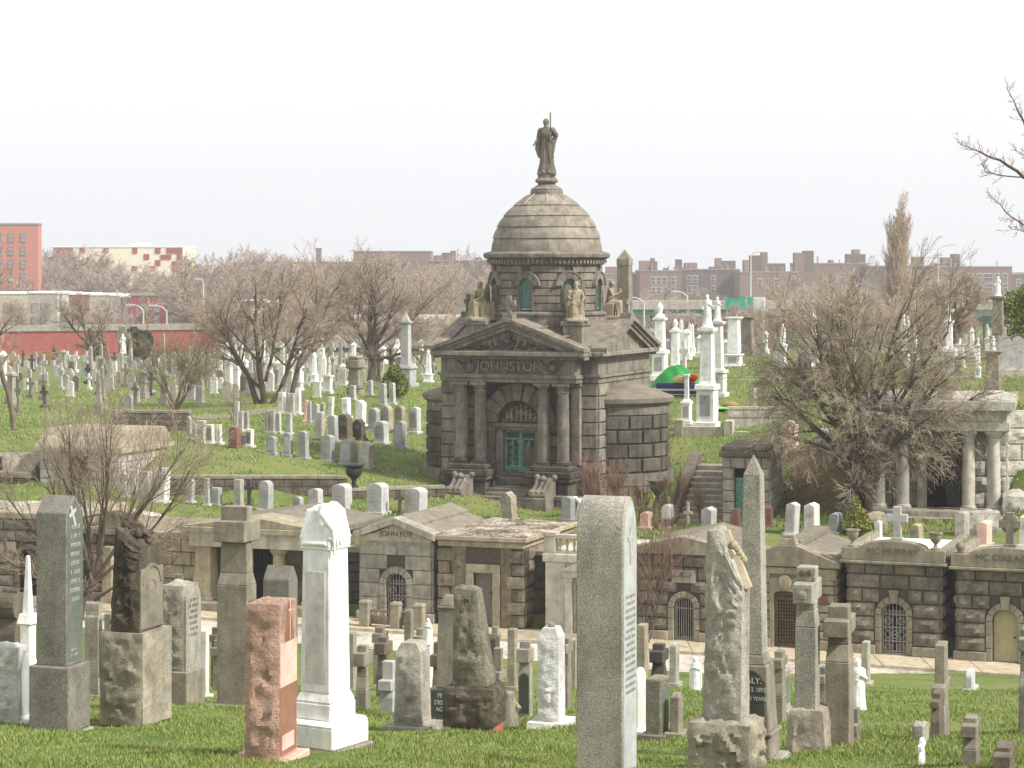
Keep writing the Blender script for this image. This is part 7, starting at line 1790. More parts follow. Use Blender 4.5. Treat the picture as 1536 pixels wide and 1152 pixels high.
ashlar(a, flatmap((2.6, .9, 0), (0, 1, 0), (1, 0, 0)), 0, 6, courses(0, h + .7, 6), 1.5, .02, .05, .02, None, .1, 9)
ashlar(a, flatmap((-2.6, 6.9, 0), (0, -1, 0), (-1, 0, 0)), 0, 6, courses(0, h + .7, 6), 1.5, .02, .05, .02, None, .1, 9)
a.build('wall', M['rock_grey'], o)
MB().box(-2.6, -.72, .91, 1.3, 0, h).box(.95, 2.6, .91, 1.3, 0, h).box(-.72, .95, .91, 1.3, 2.3, h).box(-2.6, -2.2, 1.3, 6.9, 0, h).box(2.2, 2.6, 1.3, 6.9, 0, h).box(-2.6, 2.6, 6.9, 7.2, 0, h).build('inner_wall', M['mortar'], o)
MB().box(-.72, .95, 2.2, 2.25, 0, 2.4).build('interior_shade_sheet', M['dark'], o)  # added black sheet paints the shade inside the door opening
MB().box(-.74, -.38, .55, .9, 0, h - .1).build('door_jamb', M['v_grey'], o)
MB().box(.35, .95, 1.0, 1.06, 0, 2.2).build('door', M['iron'], o)
MB().box(-2.75, 2.75, -.4, 7.0, h + .001, h + .35).box(-2.65, 2.65, -.3, 7.0, h + .351, h + .8).build('entablature', M['rock_grey'], o, bevel=.02)
rough(MB(), -2.95, 2.95, -.6, 7.2, h + .8, h + 1.12, .3, .05, 4).build('roof', M['rock_grey'], o, smooth=35)
s = MB()
for k in range(4): rough(s, -2.5 - .25 * k, 2.3 + .12 * k, -.75 - .5 * k, .9 if k == 0 else -.3 - .5 * (k - 1), -.22 * (k + 1) - .02, -.22 * k - .02, .2, .03, k)
s.build('steps', M['rock_tan'], o, smooth=35)
rough(MB(), 2.5, 3.4, -.7, 1.2, -.9, .6, .12, .15, 3).build('rock_block', M['rock_grey'], o, smooth=35)
o = thing('boulder', 'pale rugged boulder at the left of the wide stone steps', 'boulder', gpt(1314, 86.6, .1)); rough(MB(), -.35, .35, -.3, .3, 0, .75, .1, .15, 6).build('rock', M['rock_tan'], o, smooth=35)
o = thing('boulder', 'pale rugged boulder at the right of the wide stone steps', 'boulder', gpt(1474, 85.2, .1)); rough(MB(), -.6, .6, -.3, .3, 0, .9, .1, .18, 7).build('rock', M['rock_grey'], o, smooth=35)
o = thing('wing_wall', 'curved coursed stone wing wall right of the columned mausoleum', 'wall', (0, 0, 0)); a = MB()
A = gpt(1512, 90, 0); A.z = -9.3
mp = cylmap((A.x - 1.0, A.y + 6.6), 7.0)
ashlar(a, mp, R(6) * 7, R(58) * 7, courses(-9.3, -5.6, 6), 1.5, .03, .06, .03, None, .08, 5, nx=4); a.lathe([(7.0, -9.4), (7.0, -5.55), (6.5, -5.55)], 24, (A.x - 1.0, A.y + 6.6, 0), R(-86), R(-30)); a.build('wall_face', M['rock_grey'], o)
# ------------------------------------------------------------------ white monuments on the right rise, far fields
def colmon(label, px, D, yt, yb, wpx, top, mat='marble', name='marble_monument', pedf=.34, rz=20, cat='monument', sh=.55, plaincap=False):
    """pedestal + shaft + finial (cross, flame, statue, none, point) built from its photographed height"""
    base = gpt(px, D, .05); H = (HY - yt) * D / F - base.z; w = wpx * D / F
    o = thing(name, label, cat, base, -R(rz)); m = M[mat]
    ph = H * pedf
    MB().cbox(w * 1.25, w * 1.25, 0, ph * .18).cbox(w * 1.0, w * 1.0, ph * .18, ph * .82).cbox(w * 1.2, w * 1.2, ph * .82, ph * .93, top=(.95, .95)).cbox(w * .8, w * .8, ph * .93, ph, top=(.9, .9)).build('pedestal', m, o, bevel=w * .03)
    MB().box(-w * .3, w * .3, -w * .512, -w * .49, ph * .3, ph * .72).build('face_panel', M['slabgrey'], o)
    fh = {'statue': .24, 'flame': .2, 'cross': .22, 'none': .02, 'point': .06 if plaincap else .12, 'urn': .16, 'angel': .2}[top] * H
    sw = w * sh; zt = H - fh
    MB().cbox(sw, sw, ph, zt - .08 * H * .5, top=(.86, .86)).build('shaft', m, o, bevel=w * .02)
    (MB().cbox(sw * .9, sw * .9, zt - .04 * H, zt - .002) if plaincap else MB().cbox(sw * 1.05, sw * 1.05, zt - .04 * H, zt - .02 * H, top=(1.25, 1.25)).cbox(sw * 1.3, sw * 1.3, zt - .02 * H, zt)).build('carved_band' if plaincap else 'capital', m, o)
    if top == 'statue' or top == 'angel':
        sc = fh / 1.78; b = link('figure', FIG['robe' if top == 'statue' else 'veil'], o, (0, 0, zt + .06 * sc)); b.scale = (sc,) * 3
    elif top == 'flame': MB().lathe([(sw * .6, zt), (sw * .5, zt + fh * .15), (sw * .2, zt + fh * .3), (sw * .32, zt + fh * .5), (sw * .36, zt + fh * .65), (sw * .2, zt + fh * .85), (.005, H)], 12).build('finial', m, o, smooth=True)
    elif top == 'urn': urn_mb(fh / .6, (0, 0, zt)).build('finial', m, o, smooth=True)
    elif top == 'cross': cross_mb(fh * .62, fh, fh * .17, fh * .15, fh * .64, 0, flare=1.2).xf(Matrix.Translation((0, 0, zt))).build('cross', m, o)
    elif top == 'point': MB().cbox(sw * .86, sw * .86, zt, H, top=(.02, .02)).build('point', m, o)
    return o
colmon('tall white marble column with a standing statue, beside the green tarpaulin mound', 1061, 112, 443, 641, 27, 'statue', pedf=.37, sh=.72)
colmon('second statue column, grey-shafted, just behind the tall white statue column', 1076, 124, 446, 600, 24, 'statue', 'marble_old', pedf=.3, sh=.7)
colmon('white column with flame finial right behind the mausoleum right gable', 990, 141, 453, 590, 20, 'flame', pedf=.42, sh=.72)
colmon('slimmer white column with pointed finial between flame column and statue column', 1013, 143, 478, 590, 16, 'flame', pedf=.2, sh=.72)
colmon('white truncated obelisk with a carved scroll at its foot, right of the statue columns', 1101, 150, 474, 552, 22, 'none', pedf=.28, sh=.8)
colmon('grey square pillar behind the truncated white obelisk', 1122, 165, 474, 560, 18, 'none', 'brownst', pedf=.15, sh=.9)
colmon('white shaft topped by an angel with cross, right of the drooping tree', 1424, 112, 457, 565, 20, 'cross', pedf=.42, sh=.5)
colmon('white statue on a plain grey-brown column near the right edge', 1490, 98, 504, 600, 22, 'statue', 'brownst', pedf=.1, sh=.95)
colmon('tall dark column with a white figure high at the right edge', 1497, 130, 415, 560, 20, 'statue', 'brownst', pedf=.3, sh=.8)
colmon('small white obelisk behind the stone table at right', 1458, 128, 490, 552, 11, 'point', pedf=.4)
colmon('small white pointed shaft in front of the stone table at right', 1467, 108, 506, 562, 8, 'flame', pedf=.3, sh=.8)
colmon('small white praying statue left of the stone table at right', 1440, 120, 507, 552, 14, 'angel', pedf=.5, sh=.8)
colmon('white statue half hidden by the twigs of the drooping tree', 1356, 118, 470, 560, 15, 'angel', pedf=.4)
colmon('slim white finial column at the left of the drooping tree crown', 1221, 140, 458, 540, 13, 'flame', pedf=.35)
colmon('small white statue column deep within the drooping tree twigs', 1372, 124, 492, 560, 13, 'angel', pedf=.4)
colmon('tall tan obelisk with carved band directly behind the mausoleum drum', 937, 124, 374, 600, 22, 'point', 'brownst', pedf=.1, sh=.98, plaincap=True)
colmon('pale obelisk on an arched pedestal left of the mausoleum roof', 609, 150, 468, 580, 24, 'point', 'slabgrey', pedf=.3, sh=.55)
o = colmon('heavy grey pillar monument with carved square top on the left lawn', 533, 142, 537, 598, 21, 'none', 'brownst', pedf=.25, sh=.8)
H_ = (HY - 537) * 142 / F - o.location.z
MB().cbox(.95, .95, H_ * .72, H_ * .97).cbox(.7, .7, H_ * .97, H_ * 1.06).build('carved_head', M['brownst'], o, bevel=.08)
o = thing('crucifix', 'large stone crucifix with white figure before the red wall at left', 'crucifix', gpt(184, 240), -R(10)); 
cross_mb(1.5, 3.8, .7, .5, 2.9, 0).cbox(1.6, 1.2, -.2, .4).build('cross', M['brownst'], o); q = link('figure', FIG['robe'], o, (.2, -.5, 1.1)); q.scale = (1.15,) * 3
# white small obelisk before the coffin, its stone enclosure
colmon('small white obelisk in front of the navy cloth and red flowers', 1030, 114.5, 560, 620, 13, 'none', 'marble', pedf=.5, sh=.5)
o = thing('grave_enclosure', 'grey stone kerbs with corner posts around the white statue column', 'kerb', gpt(1058, 110.6), -R(18)); q = MB()
for x in (-1.25, 1.15): MB().cbox(.42, .42, -.2, .75, c=(x, 0)).cbox(.46, .46, .75, .85, top=(.6, .6), c=(x, 0)).build('post', M['concrete'], o, bevel=.02)
MB().box(-1.02, .92, -.1, .12, -.2, .5).box(-1.4, -1.2, .25, 4.5, -.2, .45).box(1.4, 3.0, 0, .2, -.2, .3).build('kerb', M['concrete'], o, bevel=.02)
o = thing('tarpaulin_mound', 'bright green tarpaulin draped over a heap of earth beside the grave', 'tarpaulin', gpt(1018, 131, .1)); vs = []
for j in range(25):
    for i in range(33):
        x, y = -1.75 + 3.5 * i / 32, -1.2 + 2.4 * j / 24; r_ = math.sqrt((x / 1.72) ** 2 + (y / 1.2) ** 2)
        z = 1.45 * max(0, 1 - r_ ** 2.2) * (1 - .3 * (x > 0) * x / 1.7) + .11 * math.sin(9 * x + 4 * y + 2 * math.sin(3 * y)) * max(0, 1.1 - r_) + .05 * fbm((x * 2, y * 2, 1))
        vs.append((x, y, z))
MB().add(vs, grid_faces(32, 24)).build('sheet', M['tarp'], o, smooth=True)
o = thing('coffin_stand', 'navy skirted coffin bier with pale rails beside the green tarpaulin', 'bier', gpt(1017, 125.5), -R(5)); MB().box(-1.35, 1.2, -.4, .4, .02, .38).build('skirt', M['navy'], o, bevel=.03); MB().box(-1.4, 1.25, -.45, .45, .38, .48).box(-1.38, 1.22, -.43, -.4, .16, .2).build('rail', M['steel'], o); MB().box(-1.2, 1.0, -.33, .33, .48, .78).build('coffin', M['navy'], o, bevel=.08)
o = thing('flower_spray', 'red and cream flower spray lying on the coffin bier', 'flowers', gpt(1028, 125.3)); v, q = leaf_blob(900, [(.25, 0, 1.0, .4, .35, .22)], .06, 3); link('red_blooms', np_mesh('blooms', v, q, M['flower_red'], False), o); v, q = leaf_blob(500, [(-.35, 0, .95, .35, .3, .18), (.1, -.2, 1.05, .2, .15, .12)], .06, 4); link('pale_blooms', np_mesh('blooms2', v, q, M['flower_pale'], False), o)
o = thing('green_mat', 'pale green ground mat with a tan heap right of the white statue column', 'mat', gpt(1097, 118.5, -.03), -R(15)); MB().box(-.9, .9, -1.2, .8, 0, .04).build('mat', M['mat_green'], o); MB().ball((-.1, .3, .12), .4, 1.1, .8, .5).build('heap', M['dirt'], o, smooth=True)
o = thing('stone_table', 'grey stone table tomb at right beside the statue on a plain column', 'table tomb', gpt(1469, 110), -R(8)); MB().box(-1.35, 1.25, -.5, .5, .85, .98).build('top', M['v_trim'], o, bevel=.02)
for x in (-1.0, .9): MB().cbox(.28, .7, .0, .85, c=(x, 0)).build('leg', M['brownst_dark'], o)
MB().box(-1.5, 1.4, -.7, .7, -.2, .06).build('base', M['concrete'], o)
o = thing('double_tablet', 'grey double-arched granite tablet at the right edge', 'gravestone', gpt(1512, 108), -R(8)); MB().prism([(-.55, .4), (.8, .4), (.8, 1.55)] + arc(.47, 1.6, .3, 0, math.pi, 8) + arc(-.15, 1.6, .32, 0, math.pi, 8) + [(-.55, 1.5)], 'y', -.15, .15).build('tablet', M['slabgrey'], o, bevel=.02); MB().box(-.75, 1.2, -.4, .4, -.2, .4).build('base', M['concrete'], o, bevel=.02)
frontcross('grey granite cross rising behind the double-arched tablet', 1507, 489, 560, 15, 'slabgrey', D=111)
slab('pinkish-tan old gravestone under the drooping bare tree', 1172, 1192, 1198, 634, 676, 'serp', 'pink_pale', 18, None, dmin=95, face='y')
slab('grey old gravestone right of the pinkish one under the drooping bare tree', 1222, 1240, 1246, 646, 676, 'full', 'slabgrey', 18, None, dmin=95, face='y')
slab('mottled small gravestone near the pale green mat', 1123, 1131, 1135, 576, 610, 'flat', 'rock_grey', 18, 116, face='y')
o = thing('dirt_heap', 'tan heap of earth before the dark fence at far left', 'heap', gpt(62, 235)); MB().ball((0, 0, 0), 1.5, 2.2, 1, 1.0).build('earth', M['dirt'], o, smooth=True)
o = thing('brush_pile', 'brown brush pile beside the tan heap of earth', 'brush', gpt(92, 240)); v, q = leaf_blob(1600, [(0, 0, .4, 1.6, 1, 1.1)], .16, 8); link('twigs', np_mesh('brush', v, q, M['twig_red'], False), o)

# far graves: one of each kind is modelled, then copied with its parts
def proto_far():
    pr = {}
    def mk(kind, parts):
        o = bpy.data.objects.new('gravestone', None); COL.objects.link(o); o.location = (0, 60, -60)
        for nm, mb, mt in parts: mb.build(nm, M[mt], o)
        pr[kind] = o
    for mt in ('marble_old', 'slabgrey', 'brownst', 'rock_grey'):
        mk(('slab', mt), [('slab', MB().prism([(-.36, 0), (.36, 0)] + [(x, 1.05 + (z - 1.05) * .6) for x, z in arc(0, 1.05, .36, 0, math.pi, 8)], 'y', -.14, .14), mt), ('base', MB().cbox(.95, .5, -.3, .12), mt)])
        mk(('flat', mt), [('slab', MB().box(-.32, .32, -.18, .18, .1, 1.15), mt), ('base', MB().cbox(.8, .52, -.3, .13), mt)])
    for mt in ('marble_old', 'brownst', 'stone_black', 'slabgrey'):
        mk(('cross', mt), [('cross', cross_mb(.85, 2.0, .26, .24, 1.45, .3), mt), ('base', MB().cbox(.7, .6, -.3, .35), mt)])
    for mt in ('marble', 'marble_old', 'gran'):
        mk(('obelisk', mt), [('shaft', MB().cbox(.5, .5, .9, 3.0, top=(.62, .62)), mt), ('point', MB().cbox(.31, .31, 3.0, 3.3, top=(.05, .05)), mt), ('pedestal', MB().cbox(.95, .95, -.3, .25).cbox(.72, .72, .25, .8).cbox(.85, .85, .8, .9), mt)])
        mk(('pillar', mt), [('shaft', MB().cbox(.55, .55, .5, 1.9), mt), ('capital', MB().cbox(.75, .75, 1.9, 2.05).cbox(.6, .6, 2.05, 2.3, top=(.3, .3)), mt), ('pedestal', MB().cbox(.9, .9, -.3, .5), mt)])
    for mt in ('marble', 'marble_old'):
        o = bpy.data.objects.new('gravestone', None); COL.objects.link(o); o.location = (0, 60, -60)
        me = FIG['veil'].copy(); me.materials.clear(); me.materials.append(M[mt]); link('figure', me, o, (0, 0, 1.5)).scale = (.8,) * 3
        MB().cbox(.9, .9, -.3, .3).cbox(.66, .66, .3, 1.35).cbox(.8, .8, 1.35, 1.5).build('pedestal', M[mt], o); pr[('statue', mt)] = o
    return pr
PRO = proto_far()
DESC = {'slab': 'round-topped slab', 'flat': 'square slab', 'cross': 'stone cross', 'obelisk': 'small obelisk', 'pillar': 'capped pillar', 'statue': 'statue on a pedestal'}
CATS = {'slab': 'gravestone', 'flat': 'gravestone', 'cross': 'cross', 'obelisk': 'obelisk', 'pillar': 'monument', 'statue': 'statue'}
COLN = {'marble': 'white marble', 'marble_old': 'off-white', 'slabgrey': 'pale grey', 'brownst': 'brown', 'rock_grey': 'mottled grey', 'stone_black': 'dark', 'gran': 'grey granite'}
def where(px, D):
    if px < 700:
        a = 'in the far grass below the red wall' if D > 205 else 'in the middle distance of the left field' if D > 158 else 'near side of the left field'
        for lim, s in ((50, 'behind the slender left-edge tree'), (120, 'below the tan earth heap'), (170, 'left of the crucifix'), (225, 'right of the crucifix'), (300, 'around the olive thicket'), (350, 'left of the spreading bare tree'), (420, 'among the trunks of the spreading bare tree'), (480, 'right of the spreading bare tree'), (530, 'left of the carved square-topped pillar'), (590, 'around the tall rounded bare tree'), (700, 'around the pale obelisk left of the mausoleum')):
            if px < lim: return s + ', ' + a
    a = 'far back' if D > 160 else 'nearer'
    for lim, s in ((1000, 'beside the flame-topped column'), (1050, 'behind the green tarpaulin'), (1100, 'behind the statue columns'), (1180, 'left of the drooping tree'), (1270, 'through the left twigs of the drooping tree'), (1360, 'through the middle of the drooping tree'), (1440, 'right of the drooping tree'), (1700, 'on the right-edge rise')):
        if px < lim: return s + ', ' + a
rr = random.Random(19); random.seed(5); FG = []
def field(n, px0, px1, d0, d1, wts, keep):
    tries = 0; c = 0
    while c < n and tries < n * 40:
        tries += 1
        D = d0 + (d1 - d0) * rr.random() ** .8; D = round(D / 3.2) * 3.2 + rr.uniform(-.3, .3); px = rr.uniform(px0, px1)
        if not keep(px, D): continue
        x = (px - CX) * D / F
        if any((x - q[0]) ** 2 + (D - q[1]) ** 2 < 1.6 ** 2 for q in FG): continue
        kind = rr.choices([w[0] for w in wts], [w[1] for w in wts])[0]; ms_ = [k[1] for k in PRO if k[0] == kind]; dull = [m for m in ms_ if m in ('brownst', 'rock_grey', 'slabgrey', 'stone_black', 'gran')]; mt = rr.choice(dull if dull and px < 330 and rr.random() < .75 else dull if dull and px > 1150 and rr.random() < .5 else ms_)
        FG.append((x, D, px, kind, mt)); c += 1
WL = [('slab', 4), ('flat', 3), ('cross', 3), ('obelisk', 1.6), ('pillar', 2), ('statue', 1)]
field(58, 330, 655, 150, 250, WL, lambda p, d: not (d < 155 and 520 < p < 545))
field(30, 330, 520, 140, 175, [('slab', 3), ('flat', 2), ('cross', 2), ('pillar', 3), ('obelisk', 2), ('statue', 1)], lambda p, d: True)
field(62, -15, 330, 150, 250, [('slab', 5), ('flat', 4), ('cross', 3), ('obelisk', .5), ('pillar', 1)], lambda p, d: not (165 < p < 225 and d > 232))
field(16, -15, 270, 118, 150, [('slab', 2), ('cross', 3), ('pillar', 1), ('obelisk', .6)], lambda p, d: p < 160 or d > 128)
field(26, 975, 1180, 128, 190, [('slab', 2), ('cross', 2), ('pillar', 3), ('obelisk', 1)], lambda p, d: not (d < 135 and 985 < p < 1045))
field(24, 1170, 1420, 112, 175, [('slab', 3), ('cross', 2), ('pillar', 1), ('obelisk', 1), ('statue', 1)], lambda p, d: True)
field(70, 300, 655, 162, 262, [('slab', 4), ('flat', 4), ('cross', 2), ('pillar', 1)], lambda p, d: True)
field(60, 265, 480, 138, 215, [('slab', 4), ('flat', 4), ('cross', 1)], lambda p, d: True)
field(40, -15, 260, 150, 215, [('slab', 4), ('flat', 3), ('cross', 2)], lambda p, d: True)
field(46, -15, 330, 165, 268, [('slab', 5), ('flat', 4), ('cross', 2)], lambda p, d: not (165 < p < 225 and d > 232))
field(12, 1430, 1560, 125, 170, [('slab', 3), ('cross', 2), ('pillar', 1), ('statue', 1)], lambda p, d: p < 1500 or d > 140)
bk = {}
for i, q in enumerate(FG): bk.setdefault((q[3], q[4], where(q[2], q[1])), []).append(i)
ORD = ['leftmost', 'second from left', 'third from left', 'fourth from left', 'fifth from left', 'sixth from left', 'seventh from left', 'eighth from left', 'ninth from left', 'tenth from left', 'eleventh from left', 'twelfth from left']
used = set()
for (kind, mt, wh), ids in bk.items():
    ids.sort(key=lambda i: FG[i][2])
    for n_, i in enumerate(ids):
        x, D, px, _, _ = FG[i]; s = rr.uniform(.62, .92)
        lab = f'{COLN[mt]} {DESC[kind]} {wh}' if len(ids) == 1 else f'{ORD[n_]} of the {COLN[mt]} {DESC[kind]}s {wh}'
        lab = ' '.join(lab.split()[:16])
        src = PRO[(kind, mt)]; 
        o = dup(src, (x, D, gz(x, D) - .04), -R(20 + rr.gauss(0, 4)), lab, 'graves in the far fields', scale=(s * rr.uniform(.72, .95), s * .8, s * rr.uniform(.85, 1.3)))
        o['category'] = CATS[kind]; o.name = {'slab': 'gravestone', 'flat': 'gravestone', 'cross': 'stone_cross', 'obelisk': 'obelisk', 'pillar': 'stone_pillar', 'statue': 'marble_statue'}[kind]
for o in PRO.values():
    for c in kids(o): bpy.data.objects.remove(c)
    bpy.data.objects.remove(o)

# ------------------------------------------------------------------ the city beyond
ZC = -15.3
def building(label, px0, px1, yt, D, depth, mat, wins=(), group=None, base=ZC, rz=0., roofm='roof_grey', parapet=True, name='apartment_block', wsize=(1.1, 1.6), winm='win'):
    cx = (px0 + px1) / 2; w = (px1 - px0) * D / F; x = (cx - CX) * D / F; H = (HY - yt) * D / F - base
    o = thing(name, label, 'building', (x, D, base), R(rz), group)
    b = MB().box(-w / 2, w / 2, 0, depth, 0, H).build('wall', M[mat], o)
    MB().box(-w / 2 - .15, w / 2 + .15, -.15, depth + .15, H, H + .35).build('roof', M[roofm], o)
    k = 0; wm = None
    for (px, py) in wins:
        lx = (px - cx) * D / F; lz = (HY - py) * D / F - base
        if wm is None:
            wf = MB().box(-wsize[0] / 2, wsize[0] / 2, -.1, .0, -wsize[1] / 2, wsize[1] / 2).mesh('window', M[winm]); wm = wf
            pm = MB().box(-wsize[0] / 2 + .1, wsize[0] / 2 - .1, -.13, -.1, .05, wsize[1] / 2 - .12).box(-wsize[0] / 2 + .1, wsize[0] / 2 - .1, -.13, -.1, -wsize[1] / 2 + .1, -.05).mesh('pane', M['win' if winm != 'win' else 'roof_grey'])
        q = link('window', wm, o, (lx, 0, lz)); link('pane', pm, q, (0, 0, 0))
    return o, w, H
def grid(xs, ys): return [(x, y) for x in xs for y in ys]
o, w, H = building('salmon-red brick apartment block cut by the left edge', -70, 57, 337, 520, 4, 'brick_sal', grid((-42, -22, -2, 16, 34), (357, 377, 397, 417, 437)), wsize=(1.2, 2.0))
o, w, H = building('cream building with scattered red panels on the left skyline', 80, 274, 371, 620, 25, 'cream', [], roofm='roof_white')
q = MB()
for (a, b_, c, d) in ((80, 110, 368, 390), (120, 128, 369, 378), (155, 163, 370, 379), (199, 206, 371, 380), (216, 224, 381, 389), (233, 241, 372, 380), (233, 241, 390, 398), (250, 274, 372, 380), (266, 274, 380, 392), (241, 257, 382, 389), (225, 233, 399, 406), (198, 206, 399, 406), (258, 274, 392, 406)):
    cx = 177; MB().box((a - cx) * 620 / F, (b_ - cx) * 620 / F, -.2, 0.0, (HY - d) * 620 / F - ZC, min(H - .05, (HY - c) * 620 / F - ZC)).build('red_panel', M['brick_red'], o)
q = MB()
for px in (196, 202, 208, 214, 220): MB().box((px - 177) * 620 / F - .5, (px - 177) * 620 / F + .5, 3, 5, H, H + 1.2).build('roof_vent', M['render_white'], o)
for (a, b_, yt, mt, lab, rf, wn) in ((-30, 42, 441, 'render_tan', 'tan row house nearest the left edge', 'roof_white', grid((10, 25), (462, 485))), (42, 86, 440, 'render_grey', 'grey row house left of the white one', 'roof_white', grid((52, 66), (462, 482))), (86, 103, 441, 'render_white', 'narrow white row house', 'roof_white', grid((95,), (460, 480))), (103, 134, 442, 'brick_red', 'dark red row house with white sills', 'roof_white', grid((112, 122), (462, 480))), (134, 163, 443, 'render_tan', 'tan-grey row house right of the dark red one', 'roof_white', grid((153,), (461, 486))), (163, 181, 444, 'render_grey', 'grey row house with bay windows', 'roof_white', grid((168, 175), (460, 486))), (181, 195, 446, 'brick_dk', 'narrow brown row house', 'roof_white', grid((188,), (466, 486))), (195, 302, 444, 'brick_red', 'long red brick row house behind the red wall', 'roof_grey', grid((215, 235, 255), (462, 480)))):
    building(lab, a, b_, yt, 480, 14, mt, wn, 'row houses behind the red wall', name='row_house', roofm=rf, wsize=(1.3, 2.0), winm='win')
building('long brown apartment block rising behind the bare trees at left centre', 358, 545, 394, 660, 22, 'brick_brown', grid(range(370, 540, 14), (408, 424)))
o, w, H = building('taller brown apartment block behind the rounded bare tree', 530, 646, 378, 680, 22, 'brick_brown', grid(range(545, 640, 16), (392, 410)))
o = thing('chimney_stack', 'square brick chimney above the long brown block', 'chimney', ((478 - CX) * 650 / F, 650, ZC)); MB().cbox(1.5, 1.5, 0, (HY - 372) * 650 / F - ZC).cbox(1.7, 1.7, (HY - 375) * 650 / F - ZC, (HY - 373) * 650 / F - ZC).build('stack', M['brick_brown'], o)
o, w, H = building('dark brown flats with rooftop sheds left of the dome', 642, 760, 392, 640, 22, 'brick_dk', grid((730, 738, 680, 695), (408, 426)), winm='win_light')
def bulk(o, w, H, px0, px1, specs, D, mat='brick_dk'):
    cx = (px0 + px1) / 2; g = random.Random(int(px0))
    for i, (a, b_, y) in enumerate(specs): MB().box((a - cx) * D / F, (b_ - cx) * D / F, 2 + i * .3, 7 + i * .2, H + .36, (HY - y) * D / F - ZC).build('rooftop_shed', M[mat if i % 2 else 'brick_brown'], o)
    for i in range(5):
        x = g.uniform(-.46, .46) * w; k = g.uniform(.2, .5); MB().cbox(k, k, H + .36, H + g.uniform(.9, 2.6), c=(x, 1.5)).build('roof_vent', M['roof_grey'], o)
bulk(o, w, H, 642, 760, [(650, 665, 383), (662, 678, 379), (675, 683, 376), (712, 722, 386)], 640)
for (a, b_, yt, D, lab, mt, wn, bl) in (
    (890, 966, 412, 720, 'low brown flats right of the tall tan obelisk', 'brick_brown', grid((915, 958), (425,)), [(909, 926, 400), (913, 922, 402)]),
    (960, 1022, 407, 700, 'brick flats with a square tower directly right of the obelisk', 'brick_brown', grid((980, 988, 997, 1010), (421, 436)), [(960, 975, 391), (974, 987, 392), (977, 983, 387), (997, 1005, 402)]),
    (1022, 1110, 405, 710, 'middle brick flats with dark rooftop sheds', 'brick_dk', grid((1034, 1043, 1070), (419, 434)), [(1012, 1030, 401), (1015, 1024, 389), (1028, 1047, 394), (1066, 1084, 400), (1075, 1084, 387), (1085, 1105, 391)]),
    (1110, 1200, 409, 690, 'brick flats with the tallest rooftop towers', 'brick_brown', grid((1140, 1165), (424,)), [(1117, 1124, 390), (1127, 1144, 383), (1144, 1153, 378), (1150, 1180, 395), (1194, 1208, 379), (1208, 1223, 376)]),
    (1200, 1300, 396, 730, 'brick flats behind the top of the drooping tree', 'brick_brown', grid((1290, 1298), (411, 425)), [(1246, 1252, 390), (1272, 1300, 381), (1282, 1292, 374)]),
    (1300, 1392, 400, 720, 'brick flats behind the poplar', 'brick_dk', grid((1380, 1392), (415,)), [(1372, 1388, 385)]),
    (1386, 1518, 401, 690, 'brick flats with white windows at far right', 'brick_brown', grid((1393, 1456, 1469, 1479, 1486, 1496, 1508), (416, 431)), [(1416, 1432, 386), (1432, 1442, 381)]),
    (1518, 1620, 412, 740, 'dark brown flats at the right edge', 'brick_dk', grid((1528,), (424,)), [(1530, 1550, 410)])):
    o, w, H = building(lab, a, b_, yt, D, 26, mt, wn, 'brick flats on the right skyline', winm='win_light', wsize=(1.5, 2.4))
    bulk(o, w, H, a, b_, bl, D)
# red retaining wall and its fence
def xw(px, D): return (px - CX) * D / F
o = thing('red_wall', 'long red painted street wall with pale coping at left', 'wall', (0, 300, -14)); zt = [(-260, 490, 532), (330, 487, 520)]
q = MB(); c = MB()
x0, x1 = xw(-260, 300), xw(330, 300)
za, zb_ = (HY - 500) * 300 / F + 14, (HY - 494) * 300 / F + 14
q.add([(x0, 0, 0), (x1, 0, 0), (x1, 0, zb_), (x0, 0, za), (x0, 1, 0), (x1, 1, 0), (x1, 1, zb_), (x0, 1, za)], [(0, 1, 2, 3), (5, 4, 7, 6), (3, 2, 6, 7), (1, 5, 6, 2), (0, 3, 7, 4)]); q.build('wall_face', M['wall_red'], o)
c.add([(x0, -.15, za), (x1, -.15, zb_), (x1, -.15, zb_ + .75), (x0, -.15, za + .75), (x0, 1.15, za), (x1, 1.15, zb_), (x1, 1.15, zb_ + .75), (x0, 1.15, za + .75)], [(0, 1, 2, 3), (5, 4, 7, 6), (3, 2, 6, 7), (1, 5, 6, 2), (0, 3, 7, 4), (0, 4, 5, 1)]); c.build('coping', M['concrete'], o)
o = thing('dark_fence', 'dark screened fence below the red wall', 'fence', (0, 286, -12.6)); MB().box(xw(-200, 286), xw(190, 286), 0, .1, -.5, 1.55).build('screen', M['fence_dark'], o)
q = MB()
for k in range(16): q.cbox(.12, .12, -.4, 1.9, c=(xw(-200 + 26 * k, 286), -.1))
q.build('post', M['steel'], o)
o = thing('concrete_wall', 'pale concrete street wall with dark fence behind the left trees', 'wall', (0, 305, -14)); MB().box(xw(331, 305), xw(680, 305), 0, .8, 3.4, (HY - 509) * 305 / F + 14).build('parapet', M['concrete'], o); MB().box(xw(331, 305), xw(680, 305), .1, .7, 0, 3.4).build('wall_face', M['fence_dark'], o)
